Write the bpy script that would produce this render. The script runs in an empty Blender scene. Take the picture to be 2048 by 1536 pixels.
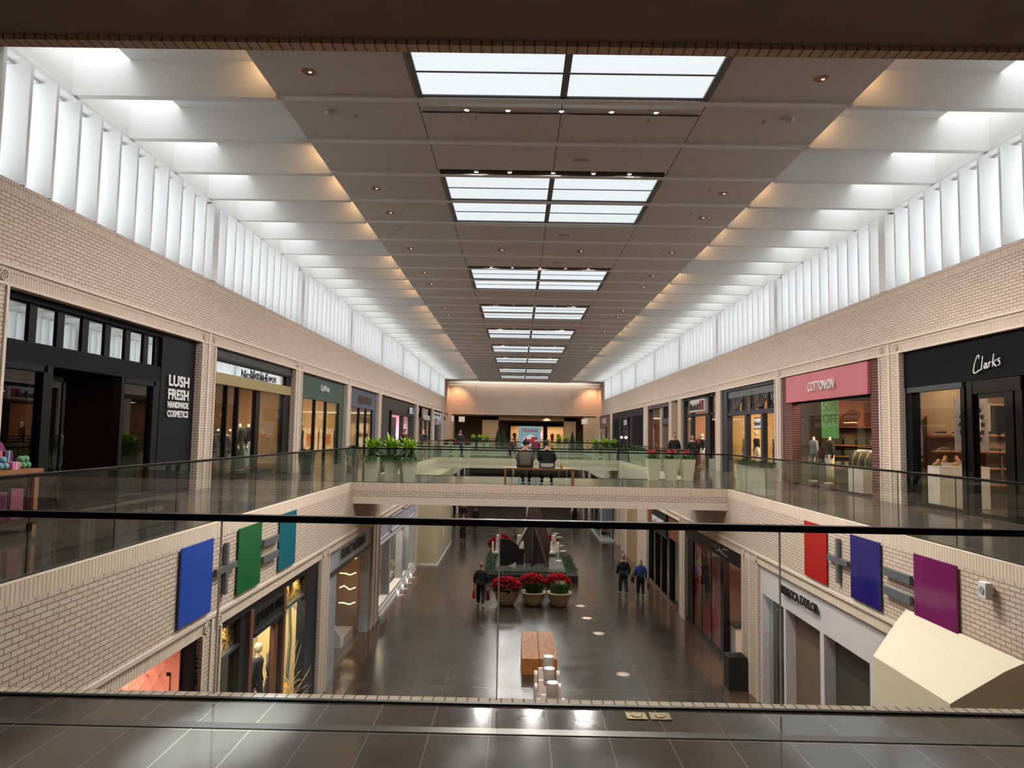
import bpy, math, random
from mathutils import Vector, Matrix
R = math.radians
PI = math.pi
sc = bpy.context.scene
C = sc.collection

# ------------------------------------------------------------------ camera, exposure, world
F_PX, PITCH, YAW, ROLL, EYE = 1400.0, R(4.05), R(0.5), R(1.05), 1.58
cam_d = bpy.data.cameras.new('camera'); cam = bpy.data.objects.new('camera', cam_d); C.objects.link(cam)
cam_d.sensor_fit = 'HORIZONTAL'; cam_d.sensor_width = 36.0; cam_d.lens = F_PX / 2048 * 36.0
cam_d.clip_start = 0.05; cam_d.clip_end = 400
_f = Vector((-math.sin(YAW) * math.cos(PITCH), math.cos(YAW) * math.cos(PITCH), math.sin(PITCH)))
_r0 = Vector((math.cos(YAW), math.sin(YAW), 0)); _u0 = _r0.cross(_f)
_r = math.cos(ROLL) * _r0 + math.sin(ROLL) * _u0; _u = -math.sin(ROLL) * _r0 + math.cos(ROLL) * _u0
cam.matrix_world = Matrix(((_r.x, _u.x, -_f.x, 0), (_r.y, _u.y, -_f.y, 0), (_r.z, _u.z, -_f.z, EYE), (0, 0, 0, 1)))
sc.camera = cam
sc.view_settings.view_transform = 'Standard'
sc.view_settings.look = 'None'
sc.view_settings.gamma = 1.0
sc.view_settings.exposure = 0.0
sc.view_settings.use_curve_mapping = False
sc.cycles.use_denoising = True
sc.cycles.adaptive_threshold = 0.015
sc.cycles.max_bounces = 7
sc.cycles.diffuse_bounces = 4
sc.cycles.glossy_bounces = 4
sc.cycles.transmission_bounces = 4
sc.cycles.transparent_max_bounces = 32
sc.cycles.caustics_reflective = False
sc.cycles.caustics_refractive = False
sc.cycles.sample_clamp_indirect = 4.0
w = bpy.data.worlds.new('world'); sc.world = w; w.use_nodes = True
w.node_tree.nodes['Background'].inputs[0].default_value = (0.75, 0.85, 1.0, 1)
w.node_tree.nodes['Background'].inputs[1].default_value = 0.25

SKY = 2.9           # brightness of the daylight behind the frosted panes
def area(name, loc, sx, sy, power, col, rot=(0, 0, 0), spread=180):
    d = bpy.data.lights.new(name, 'AREA'); d.shape = 'RECTANGLE'; d.size = sx; d.size_y = sy
    d.energy = power; d.color = col; d.spread = R(spread)
    o = bpy.data.objects.new(name, d); C.objects.link(o); o.location = loc; o.rotation_euler = rot
    return o
def spot(name, loc, target, power, col, size=30, blend=0.5, rad=0.03):
    d = bpy.data.lights.new(name, 'SPOT'); d.energy = power; d.color = col; d.spot_size = R(size)
    d.spot_blend = blend; d.shadow_soft_size = rad
    o = bpy.data.objects.new(name, d); C.objects.link(o); o.location = loc
    o.rotation_euler = (Vector(target) - Vector(loc)).to_track_quat('-Z', 'Y').to_euler()
    return o

# ------------------------------------------------------------------ main dimensions
XL, XR, AL, AR = -8.14, 9.57, -5.0, 6.45        # upper walls, edges of the opening
ZL, HEAD, CLB, CLT = -5.33, 3.78, 5.47, 7.5     # lower floor, shop heads, clerestory sill and head
LHEAD = -1.75                                   # lower shop heads
YN, YE = 4.31, 82.5                             # near portal, far end
YB1, YB1E, YB2, YB2E, YB3, YB3E = 21.65, 25.9, 44.8, 49.0, 68.3, 72.4
CX0 = 0.72
WARM = (1.0, 0.62, 0.32); WARMW = (1.0, 0.82, 0.62); DAY = (0.86, 0.93, 1.0)

# ------------------------------------------------------------------ materials
def lin(c):
    return tuple(((x / 255) / 12.92 if x / 255 <= 0.04045 else ((x / 255 + 0.055) / 1.055) ** 2.4) for x in c)
MATS = {}
def mat(name, rgb=(128, 128, 128), rough=0.6, metal=0.0, spec=0.5, var=0.0, vscale=6.0, bump=0.0, em=0.0, emc=None, coat=0.0):
    if name in MATS: return MATS[name]
    m = bpy.data.materials.new(name); m.use_nodes = True; MATS[name] = m
    nt = m.node_tree; b = nt.nodes['Principled BSDF']
    col = (*lin(rgb), 1)
    b.inputs['Base Color'].default_value = col
    b.inputs['Roughness'].default_value = rough
    b.inputs['Metallic'].default_value = metal
    b.inputs['Specular IOR Level'].default_value = spec
    if coat: b.inputs['Coat Weight'].default_value = coat; b.inputs['Coat Roughness'].default_value = 0.1
    if em:
        b.inputs['Emission Color'].default_value = (*(emc or lin(rgb)), 1); b.inputs['Emission Strength'].default_value = em
    tc = nt.nodes.new('ShaderNodeTexCoord'); n = nt.nodes.new('ShaderNodeTexNoise'); n.inputs['Scale'].default_value = vscale
    n.inputs['Detail'].default_value = 4
    nt.links.new(tc.outputs['Object'], n.inputs['Vector'])
    if not em:
        v = var or 0.05
        mx = nt.nodes.new('ShaderNodeMix'); mx.data_type = 'RGBA'
        mx.inputs[6].default_value = tuple(x * (1 - v) for x in col[:3]) + (1,)
        mx.inputs[7].default_value = tuple(min(1, x * (1 + v)) for x in col[:3]) + (1,)
        nt.links.new(n.outputs['Fac'], mx.inputs[0]); nt.links.new(mx.outputs[2], b.inputs['Base Color'])
    if bump:
        bp = nt.nodes.new('ShaderNodeBump'); bp.inputs['Strength'].default_value = bump; bp.inputs['Distance'].default_value = 0.01
        nt.links.new(n.outputs['Fac'], bp.inputs['Height']); nt.links.new(bp.outputs[0], b.inputs['Normal'])
    return m

def wallcoords(nt):
    """u runs along the wall, v up it, whichever way the face looks"""
    tc = nt.nodes.new('ShaderNodeTexCoord'); sp = nt.nodes.new('ShaderNodeSeparateXYZ'); nt.links.new(tc.outputs['Object'], sp.inputs[0])
    ge = nt.nodes.new('ShaderNodeNewGeometry'); sn = nt.nodes.new('ShaderNodeSeparateXYZ'); nt.links.new(ge.outputs['Normal'], sn.inputs[0])
    def absgt(sock):
        a = nt.nodes.new('ShaderNodeMath'); a.operation = 'ABSOLUTE'; nt.links.new(sock, a.inputs[0])
        g = nt.nodes.new('ShaderNodeMath'); g.operation = 'GREATER_THAN'; g.inputs[1].default_value = 0.5; nt.links.new(a.outputs[0], g.inputs[0])
        return g.outputs[0]
    fx, fz = absgt(sn.outputs[0]), absgt(sn.outputs[2])
    def mixf(fac, a, b):
        m = nt.nodes.new('ShaderNodeMix'); nt.links.new(fac, m.inputs[0]); nt.links.new(a, m.inputs[2]); nt.links.new(b, m.inputs[3]); return m.outputs[0]
    return sp, fx, fz, mixf

def brick(name, c1, c2, mortar, bw=0.203, rh=0.068, ms=0.006, off=0.5, axis=None, rough=0.75, bump=0.35):
    m = bpy.data.materials.new(name); m.use_nodes = True; MATS[name] = m
    nt = m.node_tree; b = nt.nodes['Principled BSDF']
    sp, fx, fz, mixf = wallcoords(nt)
    u = mixf(fx, sp.outputs[0], sp.outputs[1]); v = mixf(fz, sp.outputs[2], sp.outputs[1])
    if axis == 'x': u = sp.outputs[0]
    if axis == 'y': u = sp.outputs[1]; v = mixf(fz, sp.outputs[2], sp.outputs[0])
    cb = nt.nodes.new('ShaderNodeCombineXYZ'); nt.links.new(u, cb.inputs[0]); nt.links.new(v, cb.inputs[1])
    t = nt.nodes.new('ShaderNodeTexBrick'); nt.links.new(cb.outputs[0], t.inputs['Vector'])
    t.offset = off; t.inputs['Scale'].default_value = 1.0
    t.inputs['Brick Width'].default_value = bw; t.inputs['Row Height'].default_value = rh
    t.inputs['Mortar Size'].default_value = ms; t.inputs['Mortar Smooth'].default_value = 0.2
    t.inputs['Color1'].default_value = (*lin(c1), 1); t.inputs['Color2'].default_value = (*lin(c2), 1); t.inputs['Mortar'].default_value = (*lin(mortar), 1)
    nt.links.new(t.outputs['Color'], b.inputs['Base Color'])
    b.inputs['Roughness'].default_value = rough; b.inputs['Specular IOR Level'].default_value = 0.3
    bp = nt.nodes.new('ShaderNodeBump'); bp.invert = True; bp.inputs['Strength'].default_value = bump; bp.inputs['Distance'].default_value = 0.006
    nt.links.new(t.outputs['Fac'], bp.inputs['Height']); nt.links.new(bp.outputs[0], b.inputs['Normal'])
    return m

def tiles(name, c1, c2, joint, tw, th, ms, rough, off=0.0, ox=0.0, oy=0.0, cloud=0.25, spec=1.5):
    m = bpy.data.materials.new(name); m.use_nodes = True; MATS[name] = m
    nt = m.node_tree; b = nt.nodes['Principled BSDF']
    tc = nt.nodes.new('ShaderNodeTexCoord'); mp = nt.nodes.new('ShaderNodeMapping'); mp.inputs['Location'].default_value = (ox, oy, 0)
    nt.links.new(tc.outputs['Object'], mp.inputs[0])
    t = nt.nodes.new('ShaderNodeTexBrick'); nt.links.new(mp.outputs[0], t.inputs['Vector']); t.offset = off
    t.inputs['Scale'].default_value = 1.0; t.inputs['Brick Width'].default_value = tw; t.inputs['Row Height'].default_value = th
    t.inputs['Mortar Size'].default_value = ms; t.inputs['Mortar Smooth'].default_value = 0.1
    t.inputs['Color1'].default_value = (*lin(c1), 1); t.inputs['Color2'].default_value = (*lin(c2), 1); t.inputs['Mortar'].default_value = (*lin(joint), 1)
    n = nt.nodes.new('ShaderNodeTexNoise'); n.inputs['Scale'].default_value = 1.3; n.inputs['Detail'].default_value = 6; n.inputs['Roughness'].default_value = 0.65
    nt.links.new(tc.outputs['Object'], n.inputs['Vector'])
    mr = nt.nodes.new('ShaderNodeMapRange'); mr.inputs[1].default_value = 0.3; mr.inputs[2].default_value = 0.7; mr.inputs[3].default_value = 1 - cloud; mr.inputs[4].default_value = 1 + cloud
    nt.links.new(n.outputs['Fac'], mr.inputs[0])
    vm = nt.nodes.new('ShaderNodeVectorMath'); vm.operation = 'SCALE'; nt.links.new(t.outputs['Color'], vm.inputs[0]); nt.links.new(mr.outputs[0], vm.inputs['Scale'])
    nt.links.new(vm.outputs[0], b.inputs['Base Color'])
    r2 = nt.nodes.new('ShaderNodeMapRange'); r2.inputs[1].default_value = 0.3; r2.inputs[2].default_value = 0.7; r2.inputs[3].default_value = rough * 0.75; r2.inputs[4].default_value = rough * 1.35
    nt.links.new(n.outputs['Fac'], r2.inputs[0]); nt.links.new(r2.outputs[0], b.inputs['Roughness'])
    b.inputs['Specular IOR Level'].default_value = 0.5; b.inputs['IOR'].default_value = spec
    return m

def glass(name, tint, refl=1.0, ior=1.5, rough=0.0):
    m = bpy.data.materials.new(name); m.use_nodes = True; MATS[name] = m
    nt = m.node_tree; nt.nodes.remove(nt.nodes['Principled BSDF']); out = nt.nodes['Material Output']
    tr = nt.nodes.new('ShaderNodeBsdfTransparent'); tr.inputs[0].default_value = (*tint, 1)
    gl = nt.nodes.new('ShaderNodeBsdfGlossy'); gl.inputs['Roughness'].default_value = rough; gl.inputs[0].default_value = (0.95, 1, 0.98, 1)
    fr = nt.nodes.new('ShaderNodeFresnel'); fr.inputs[0].default_value = ior
    mu = nt.nodes.new('ShaderNodeMath'); mu.operation = 'MULTIPLY'; mu.inputs[1].default_value = refl; mu.use_clamp = True
    gb = nt.nodes.new('ShaderNodeNewGeometry'); fs = nt.nodes.new('ShaderNodeMath'); fs.operation = 'SUBTRACT'; fs.inputs[0].default_value = 1.0; nt.links.new(gb.outputs['Backfacing'], fs.inputs[1])
    m2 = nt.nodes.new('ShaderNodeMath'); m2.operation = 'MULTIPLY'; nt.links.new(fr.outputs[0], m2.inputs[0]); nt.links.new(fs.outputs[0], m2.inputs[1]); nt.links.new(m2.outputs[0], mu.inputs[0])
    mx = nt.nodes.new('ShaderNodeMixShader'); nt.links.new(mu.outputs[0], mx.inputs[0]); nt.links.new(tr.outputs[0], mx.inputs[1]); nt.links.new(gl.outputs[0], mx.inputs[2])
    nt.links.new(mx.outputs[0], out.inputs[0])
    return m

def emit(name, col, strength, stripes=None):
    m = bpy.data.materials.new(name); m.use_nodes = True; MATS[name] = m
    nt = m.node_tree; nt.nodes.remove(nt.nodes['Principled BSDF']); out = nt.nodes['Material Output']
    e = nt.nodes.new('ShaderNodeEmission'); e.inputs[0].default_value = (*col, 1); e.inputs[1].default_value = strength
    tc = nt.nodes.new('ShaderNodeTexCoord'); n = nt.nodes.new('ShaderNodeTexNoise'); n.inputs['Scale'].default_value = 0.12
    mr = nt.nodes.new('ShaderNodeMapRange'); mr.inputs[3].default_value = strength * 0.85; mr.inputs[4].default_value = strength * 1.15
    nt.links.new(tc.outputs['Object'], n.inputs['Vector']); nt.links.new(n.outputs['Fac'], mr.inputs[0]); nt.links.new(mr.outputs[0], e.inputs[1])
    nt.links.new(e.outputs[0], out.inputs[0])
    return m

def wood(name, c1, c2, rough=0.4, scale=3.0, axis=1):
    m = bpy.data.materials.new(name); m.use_nodes = True; MATS[name] = m
    nt = m.node_tree; b = nt.nodes['Principled BSDF']
    tc = nt.nodes.new('ShaderNodeTexCoord'); mp = nt.nodes.new('ShaderNodeMapping'); s = [scale * 6] * 3; s[axis] = scale
    mp.inputs['Scale'].default_value = s; nt.links.new(tc.outputs['Object'], mp.inputs[0])
    n = nt.nodes.new('ShaderNodeTexNoise'); n.inputs['Scale'].default_value = 1.0; n.inputs['Detail'].default_value = 5; n.inputs['Distortion'].default_value = 0.6
    nt.links.new(mp.outputs[0], n.inputs['Vector'])
    cr = nt.nodes.new('ShaderNodeValToRGB'); cr.color_ramp.elements[0].position = 0.3; cr.color_ramp.elements[1].position = 0.7
    cr.color_ramp.elements[0].color = (*lin(c1), 1); cr.color_ramp.elements[1].color = (*lin(c2), 1)
    nt.links.new(n.outputs['Fac'], cr.inputs[0]); nt.links.new(cr.outputs[0], b.inputs['Base Color']); b.inputs['Roughness'].default_value = rough
    return m

def boards(name, rgb, pitch, rough=0.6, vertical=False, dark=0.45, gap=0.12):
    """painted boards with thin grooves at a regular pitch"""
    m = bpy.data.materials.new(name); m.use_nodes = True; MATS[name] = m
    nt = m.node_tree; b = nt.nodes['Principled BSDF']
    tc = nt.nodes.new('ShaderNodeTexCoord'); sp = nt.nodes.new('ShaderNodeSeparateXYZ'); nt.links.new(tc.outputs['Object'], sp.inputs[0])
    d = nt.nodes.new('ShaderNodeMath'); d.operation = 'DIVIDE'; d.inputs[1].default_value = pitch; nt.links.new(sp.outputs[0 if vertical else 2], d.inputs[0])
    f = nt.nodes.new('ShaderNodeMath'); f.operation = 'FRACT'; nt.links.new(d.outputs[0], f.inputs[0])
    g = nt.nodes.new('ShaderNodeMath'); g.operation = 'LESS_THAN'; g.inputs[1].default_value = gap; nt.links.new(f.outputs[0], g.inputs[0])
    mx = nt.nodes.new('ShaderNodeMix'); mx.data_type = 'RGBA'; c = lin(rgb)
    mx.inputs[6].default_value = (*c, 1); mx.inputs[7].default_value = (*[x * dark for x in c], 1)
    nt.links.new(g.outputs[0], mx.inputs[0]); nt.links.new(mx.outputs[2], b.inputs['Base Color']); b.inputs['Roughness'].default_value = rough; b.inputs['Specular IOR Level'].default_value = 0.15
    return m

BR = brick('cream_brick', (216, 199, 184), (207, 188, 171), (136, 114, 97), ms=0.007)
BS = brick('cream_soldier_brick', (217, 200, 184), (208, 189, 172), (142, 120, 102), bw=0.067, rh=0.2, ms=0.005, off=0.0)
BSX = brick('rowlock_along_x', (228, 210, 190), (220, 201, 180), (142, 118, 98), bw=0.067, rh=0.3, ms=0.006, off=0.0, axis='x')
BSY = brick('rowlock_along_y', (228, 210, 190), (220, 201, 180), (142, 118, 98), bw=0.067, rh=0.3, ms=0.005, off=0.0, axis='y')
BRED = brick('dark_red_brick', (96, 50, 44), (74, 36, 34), (140, 118, 106), bw=0.2, rh=0.075, ms=0.01)
BNICHE = brick('tan_brick', (176, 150, 112), (165, 138, 102), (110, 88, 62))
CONC = mat('cream_concrete', (217, 201, 186), 0.6, var=0.04)
WHITE = mat('white_plaster', (232, 230, 226), 0.7, var=0.03, vscale=20)
FINW = mat('white_fin', (236, 236, 234), 0.6, var=0.03, vscale=12)
SOFF = None
DARKTRIM = mat('dark_bronze', (18, 18, 20), 0.45, 0.2, spec=0.2)
RAILM = mat('black_rail', (14, 14, 15), 0.25, 0.5)
BLACK = mat('black_paint', (16, 17, 19), 0.45)
BLACKG = mat('black_gloss', (10, 10, 11), 0.12)
RGLASS = glass('railing_glass', (0.89, 0.91, 0.885), 1.2)
RGLASS2 = glass('pale_railing_glass', (0.92, 0.965, 0.94), 1.0)
NGLASS = glass('clear_railing_glass', (0.965, 0.98, 0.97), 0.7)
SGLASS = glass('shop_glass', (0.94, 0.94, 0.925), 1.2)
SGLASSD = glass('tinted_shop_glass', (0.55, 0.55, 0.54), 1.6)
PANE = emit('daylit_pane', (0.89, 0.945, 1.0), SKY)
PANEC = emit('frosted_skylight', (0.88, 0.94, 0.96), 0.95)
WELLP = emit('daylit_well_pane', (0.86, 0.94, 1.0), SKY * 1.9)
UFLOOR = tiles('upper_floor_tile', (92, 82, 74), (100, 89, 80), (146, 134, 120), 0.314, 0.63, 0.0035, 0.10, ox=0.12, oy=0.0, cloud=0.14, spec=2.0)
LFLOOR = tiles('lower_floor_tile', (52, 43, 36), (57, 47, 40), (92, 80, 68), 2.74, 2.05, 0.012, 0.21, ox=1.87, oy=0.9, cloud=0.34, spec=1.62)
LFLOOR2 = tiles('border_floor_tile', (86, 66, 52), (78, 60, 48), (60, 46, 36), 0.63, 0.63, 0.006, 0.10, cloud=0.15, spec=1.8)
TEAK = wood('teak', (158, 94, 44), (204, 134, 72), 0.5)
OAK = wood('oak', (150, 88, 46), (178, 110, 62), 0.4, axis=0)
LEAF = mat('bright_leaf', (150, 188, 48), 0.6, spec=0.25, var=0.35, vscale=9)
LEAFD = mat('dark_leaf', (28, 54, 24), 0.7, spec=0.2, var=0.4, vscale=14)
LEAFM = mat('mid_leaf', (56, 92, 34), 0.65, spec=0.25, var=0.35, vscale=11)
REDF = mat('poinsettia_red', (170, 6, 22), 0.85, spec=0.08, var=0.4, vscale=14)
POTC = mat('cream_planter', (212, 204, 182), 0.55, var=0.04)
SOIL = mat('soil', (48, 38, 30), 0.9)
SKIN = mat('skin', (190, 140, 112), 0.55)
SKIND = mat('tan_skin', (160, 112, 84), 0.55)
MANQ = mat('mannequin_cream', (226, 208, 178), 0.4)
STEEL = mat('brushed_steel', (150, 152, 154), 0.3, 0.9)
GREYS = mat('grey_sign_metal', (108, 112, 116), 0.45, 0.3)

# ------------------------------------------------------------------ mesh builder
class MB:
    def __init__(s): s.v = []; s.f = []; s.m = []
    def add(s, vs, fs, m=0):
        o = len(s.v); s.v += [tuple(p) for p in vs]; s.f += [tuple(i + o for i in q) for q in fs]; s.m += [m] * len(fs); return s
    def box(s, x0, x1, y0, y1, z0, z1, m=0):
        vs = [(x, y, z) for z in (z0, z1) for y in (y0, y1) for x in (x0, x1)]
        return s.add(vs, [(0, 2, 3, 1), (4, 5, 7, 6), (0, 1, 5, 4), (2, 6, 7, 3), (0, 4, 6, 2), (1, 3, 7, 5)], m)
    def taper(s, cx, cy, z0, z1, w0, w1, d0=None, d1=None, m=0):
        d0 = w0 if d0 is None else d0; d1 = w1 if d1 is None else d1
        vs = [(cx + sx * w0 / 2, cy + sy * d0 / 2, z0) for sx, sy in ((-1, -1), (1, -1), (1, 1), (-1, 1))] + \
             [(cx + sx * w1 / 2, cy + sy * d1 / 2, z1) for sx, sy in ((-1, -1), (1, -1), (1, 1), (-1, 1))]
        return s.add(vs, [(3, 2, 1, 0), (4, 5, 6, 7), (0, 1, 5, 4), (1, 2, 6, 5), (2, 3, 7, 6), (3, 0, 4, 7)], m)
    def poly(s, pts, d, m=0):
        """extrude a planar outline by vector d"""
        n = len(pts); d = Vector(d); a = [Vector(p) for p in pts]; b = [p + d for p in a]
        return s.add(a + b, [tuple(range(n))[::-1], tuple(range(n, 2 * n))] + [(i, (i + 1) % n, n + (i + 1) % n, n + i) for i in range(n)], m)
    def tube(s, pts, r, n=8, m=0, caps=True):
        pts = [Vector(p) for p in pts]; rs = r if isinstance(r, (list, tuple)) else [r] * len(pts)
        rings = []
        for i, p in enumerate(pts):
            t = (pts[min(i + 1, len(pts) - 1)] - pts[max(i - 1, 0)]).normalized()
            a = t.cross(Vector((0, 0, 1)));
            if a.length < 0.05: a = t.cross(Vector((0, 1, 0)))
            a.normalize(); b = t.cross(a)
            rings.append([p + rs[i] * (math.cos(k * 2 * PI / n) * a + math.sin(k * 2 * PI / n) * b) for k in range(n)])
        vs = [q for g in rings for q in g]
        fs = [(i * n + k, i * n + (k + 1) % n, (i + 1) * n + (k + 1) % n, (i + 1) * n + k) for i in range(len(pts) - 1) for k in range(n)]
        if caps: fs += [tuple(range(n))[::-1], tuple((len(pts) - 1) * n + k for k in range(n))]
        return s.add(vs, fs, m)
    def lathe(s, cx, cy, prof, n=20, m=0, sy=1.0):
        vs = [(cx + r * math.cos(k * 2 * PI / n), cy + sy * r * math.sin(k * 2 * PI / n), z) for r, z in prof for k in range(n)]
        fs = [(i * n + k, i * n + (k + 1) % n, (i + 1) * n + (k + 1) % n, (i + 1) * n + k) for i in range(len(prof) - 1) for k in range(n)]
        if prof[0][0] > 1e-4: fs.append(tuple(range(n))[::-1])
        if prof[-1][0] > 1e-4: fs.append(tuple((len(prof) - 1) * n + k for k in range(n)))
        return s.add(vs, fs, m)
    def ball(s, c, r, n=12, k=8, sc_=(1, 1, 1), m=0):
        vs = []; fs = []
        for i in range(k + 1):
            a = PI * i / k
            for j in range(n):
                b = 2 * PI * j / n
                vs.append((c[0] + r * sc_[0] * math.sin(a) * math.cos(b), c[1] + r * sc_[1] * math.sin(a) * math.sin(b), c[2] + r * sc_[2] * math.cos(a)))
        for i in range(k):
            for j in range(n): fs.append((i * n + j, (i + 1) * n + j, (i + 1) * n + (j + 1) % n, i * n + (j + 1) % n))
        return s.add(vs, fs, m)
    def leaf(s, base, d, up, ln, wd, droop, m=0, seg=4):
        """an arching blade"""
        base = Vector(base); d = Vector(d).normalized(); side = d.cross(Vector((0, 0, 1))).normalized()
        vs = []
        for i in range(seg + 1):
            t = i / seg; p = base + d * (ln * t * math.cos(up)) + Vector((0, 0, 1)) * (ln * (t * math.sin(up) - droop * t * t))
            wv = wd * (math.sin(PI * min(1, t * 0.9 + 0.1)) ** 0.7) * 0.5 if t < 1 else 0.002
            vs += [p - side * wv, p + side * wv]
        fs = [(2 * i, 2 * i + 1, 2 * i + 3, 2 * i + 2) for i in range(seg)]
        return s.add(vs, fs, m)
    def build(s, name, mats, parent=None, smooth=False, bevel=0.0, kind=None):
        me = bpy.data.meshes.new(name); me.from_pydata(s.v, [], s.f); me.update()
        if not isinstance(mats, (list, tuple)): mats = [mats]
        for m in mats: me.materials.append(m)
        me.polygons.foreach_set('material_index', s.m)
        if smooth: me.polygons.foreach_set('use_smooth', [True] * len(s.f))
        o = bpy.data.objects.new(name, me); C.objects.link(o)
        if parent is not None: o.parent = parent
        if bevel:
            bm = o.modifiers.new('bevel', 'BEVEL'); bm.width = bevel; bm.segments = 2; bm.limit_method = 'ANGLE'
        if kind: o['kind'] = kind
        return o

def tag(o, label, cat, group=None, kind=None):
    o['label'] = label; o['category'] = cat
    if group: o['group'] = group
    if kind: o['kind'] = kind
    return o
def thing(name, label, cat, loc=(0, 0, 0), rotz=0.0, group=None):
    o = bpy.data.objects.new(name, None); C.objects.link(o); o.location = loc; o.rotation_euler = (0, 0, rotz)
    o.empty_display_size = 0.1
    return tag(o, label, cat, group)
def dup(o, loc, rotz=None, label=None, group=None, parent=None):
    def cp(x, par):
        c = x.copy(); C.objects.link(c); c.parent = par
        for ch in kids.get(x.name, []): cp(ch, c)
        return c
    kids = {}
    for x in o.children_recursive: kids.setdefault(x.parent.name, []).append(x)
    r = cp(o, parent); r.location = loc
    if rotz is not None: r.rotation_euler = (0, 0, rotz)
    if label: r['label'] = label
    if group: r['group'] = group
    return r
def place(root, p):
    """local storefront point -> world"""
    c, s = math.cos(root.rotation_euler.z), math.sin(root.rotation_euler.z)
    return (root.location.x + c * p[0] - s * p[1], root.location.y + s * p[0] + c * p[1], root.location.z + p[2])

def text_mesh(s, size=0.3, depth=0.02, xs=1.0, bold=0.0, spacing=1.0, shear=0.0, align='LEFT'):
    cu = bpy.data.curves.new('t', 'FONT'); cu.body = s; cu.size = size; cu.extrude = depth / 2; cu.offset = bold; cu.space_character = spacing
    cu.shear = shear; cu.resolution_u = 3; cu.space_line = 0.85; cu.align_x = align
    t = bpy.data.objects.new('t', cu); C.objects.link(t)
    dg = bpy.context.evaluated_depsgraph_get(); me = bpy.data.meshes.new_from_object(t.evaluated_get(dg))
    for v in me.vertices: v.co = Vector((v.co.x * xs, -v.co.z, v.co.y))     # stand the text up, facing -y
    bpy.data.objects.remove(t); bpy.data.curves.remove(cu)
    return me
def text(s, m, parent, loc, height=0.3, width=None, depth=0.03, bold=0.0, spacing=1.0, shear=0.0, name='lettering', rotz=0.0):
    """letters with their caps `height` tall, stretched to `width`, lower-left corner at loc"""
    me = text_mesh(s, 1.0, 0.0001, 1.0, bold, spacing, shear)
    xs_ = [v.co.x for v in me.vertices]; zs = [v.co.z for v in me.vertices]
    x0, x1, z0, z1 = min(xs_), max(xs_), min(zs), max(zs)
    kz = height / (z1 - z0); kx = (width / (x1 - x0)) if width else kz
    bpy.data.meshes.remove(me)
    me = text_mesh(s, 1.0, depth * 0.35, 1.0, bold, spacing, shear)
    for v in me.vertices: v.co = Vector(((v.co.x - x0) * kx, v.co.y, (v.co.z - z0) * kz))
    me.materials.append(m); me.name = name
    o = bpy.data.objects.new(name, me); C.objects.link(o); o.parent = parent; o.location = loc; o.rotation_euler = (0, 0, rotz)
    return o

# ------------------------------------------------------------------ the shell: floors, walls
def slab(name, m, boxes, **k):
    b = MB()
    for q in boxes: b.box(*q)
    return b.build(name, m, kind='structure', **k)
T = 0.65
slab('floor', [LFLOOR], [(-5.0, 6.45, -8, 110, ZL - 0.2, ZL)])
slab('floor_border', [LFLOOR2], [(-12, -4.45, -8, 110, ZL - 0.19, ZL + 0.003), (5.57, 13, -8, 110, ZL - 0.19, ZL + 0.003)])
# walkways and bridges of the upper floor: tiled top, structural slab below
ups = [(-13, AL - 0.1, -8, YE), (AR + 0.1, 15, -8, YE), (AL - 0.1, AR + 0.1, -8, YN - 0.1), (AL - 0.1, AR + 0.1, YB1 + 0.1, YB1E - 0.1),
       (AL - 0.1, AR + 0.1, YB2 + 0.1, YB2E - 0.1), (AL - 0.1, AR + 0.1, YB3 + 0.1, YE), (-16, 18, YE, 112)]
slab('floor_upper', [UFLOOR], [(a, b, c, d, -0.05, 0.0) for a, b, c, d in ups])
slab('ceiling_lower', [CONC], [(a, b, c, d, -T, -0.051) for a, b, c, d in ups])

def facade(name, side, yA, yB, zt, zb, opens, x, depth=0.35):
    """brick wall at x with openings [(y0,y1,head)]; side -1 faces +x, +1 faces -x. materials: running, soldier, trim"""
    b = MB(); xa, xb = (x - depth, x) if side < 0 else (x, x + depth)
    ys = yA; edges = []
    for (y0, y1, h) in opens:
        if y0 > ys: b.box(xa, xb, ys, y0, zb, min(h, zt), 0); edges.append((ys, y0))
        ys = y1
    if ys < yB: b.box(xa, xb, ys, yB, zb, opens[0][2] if opens else zt, 0)
    return b, xa, xb

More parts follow.
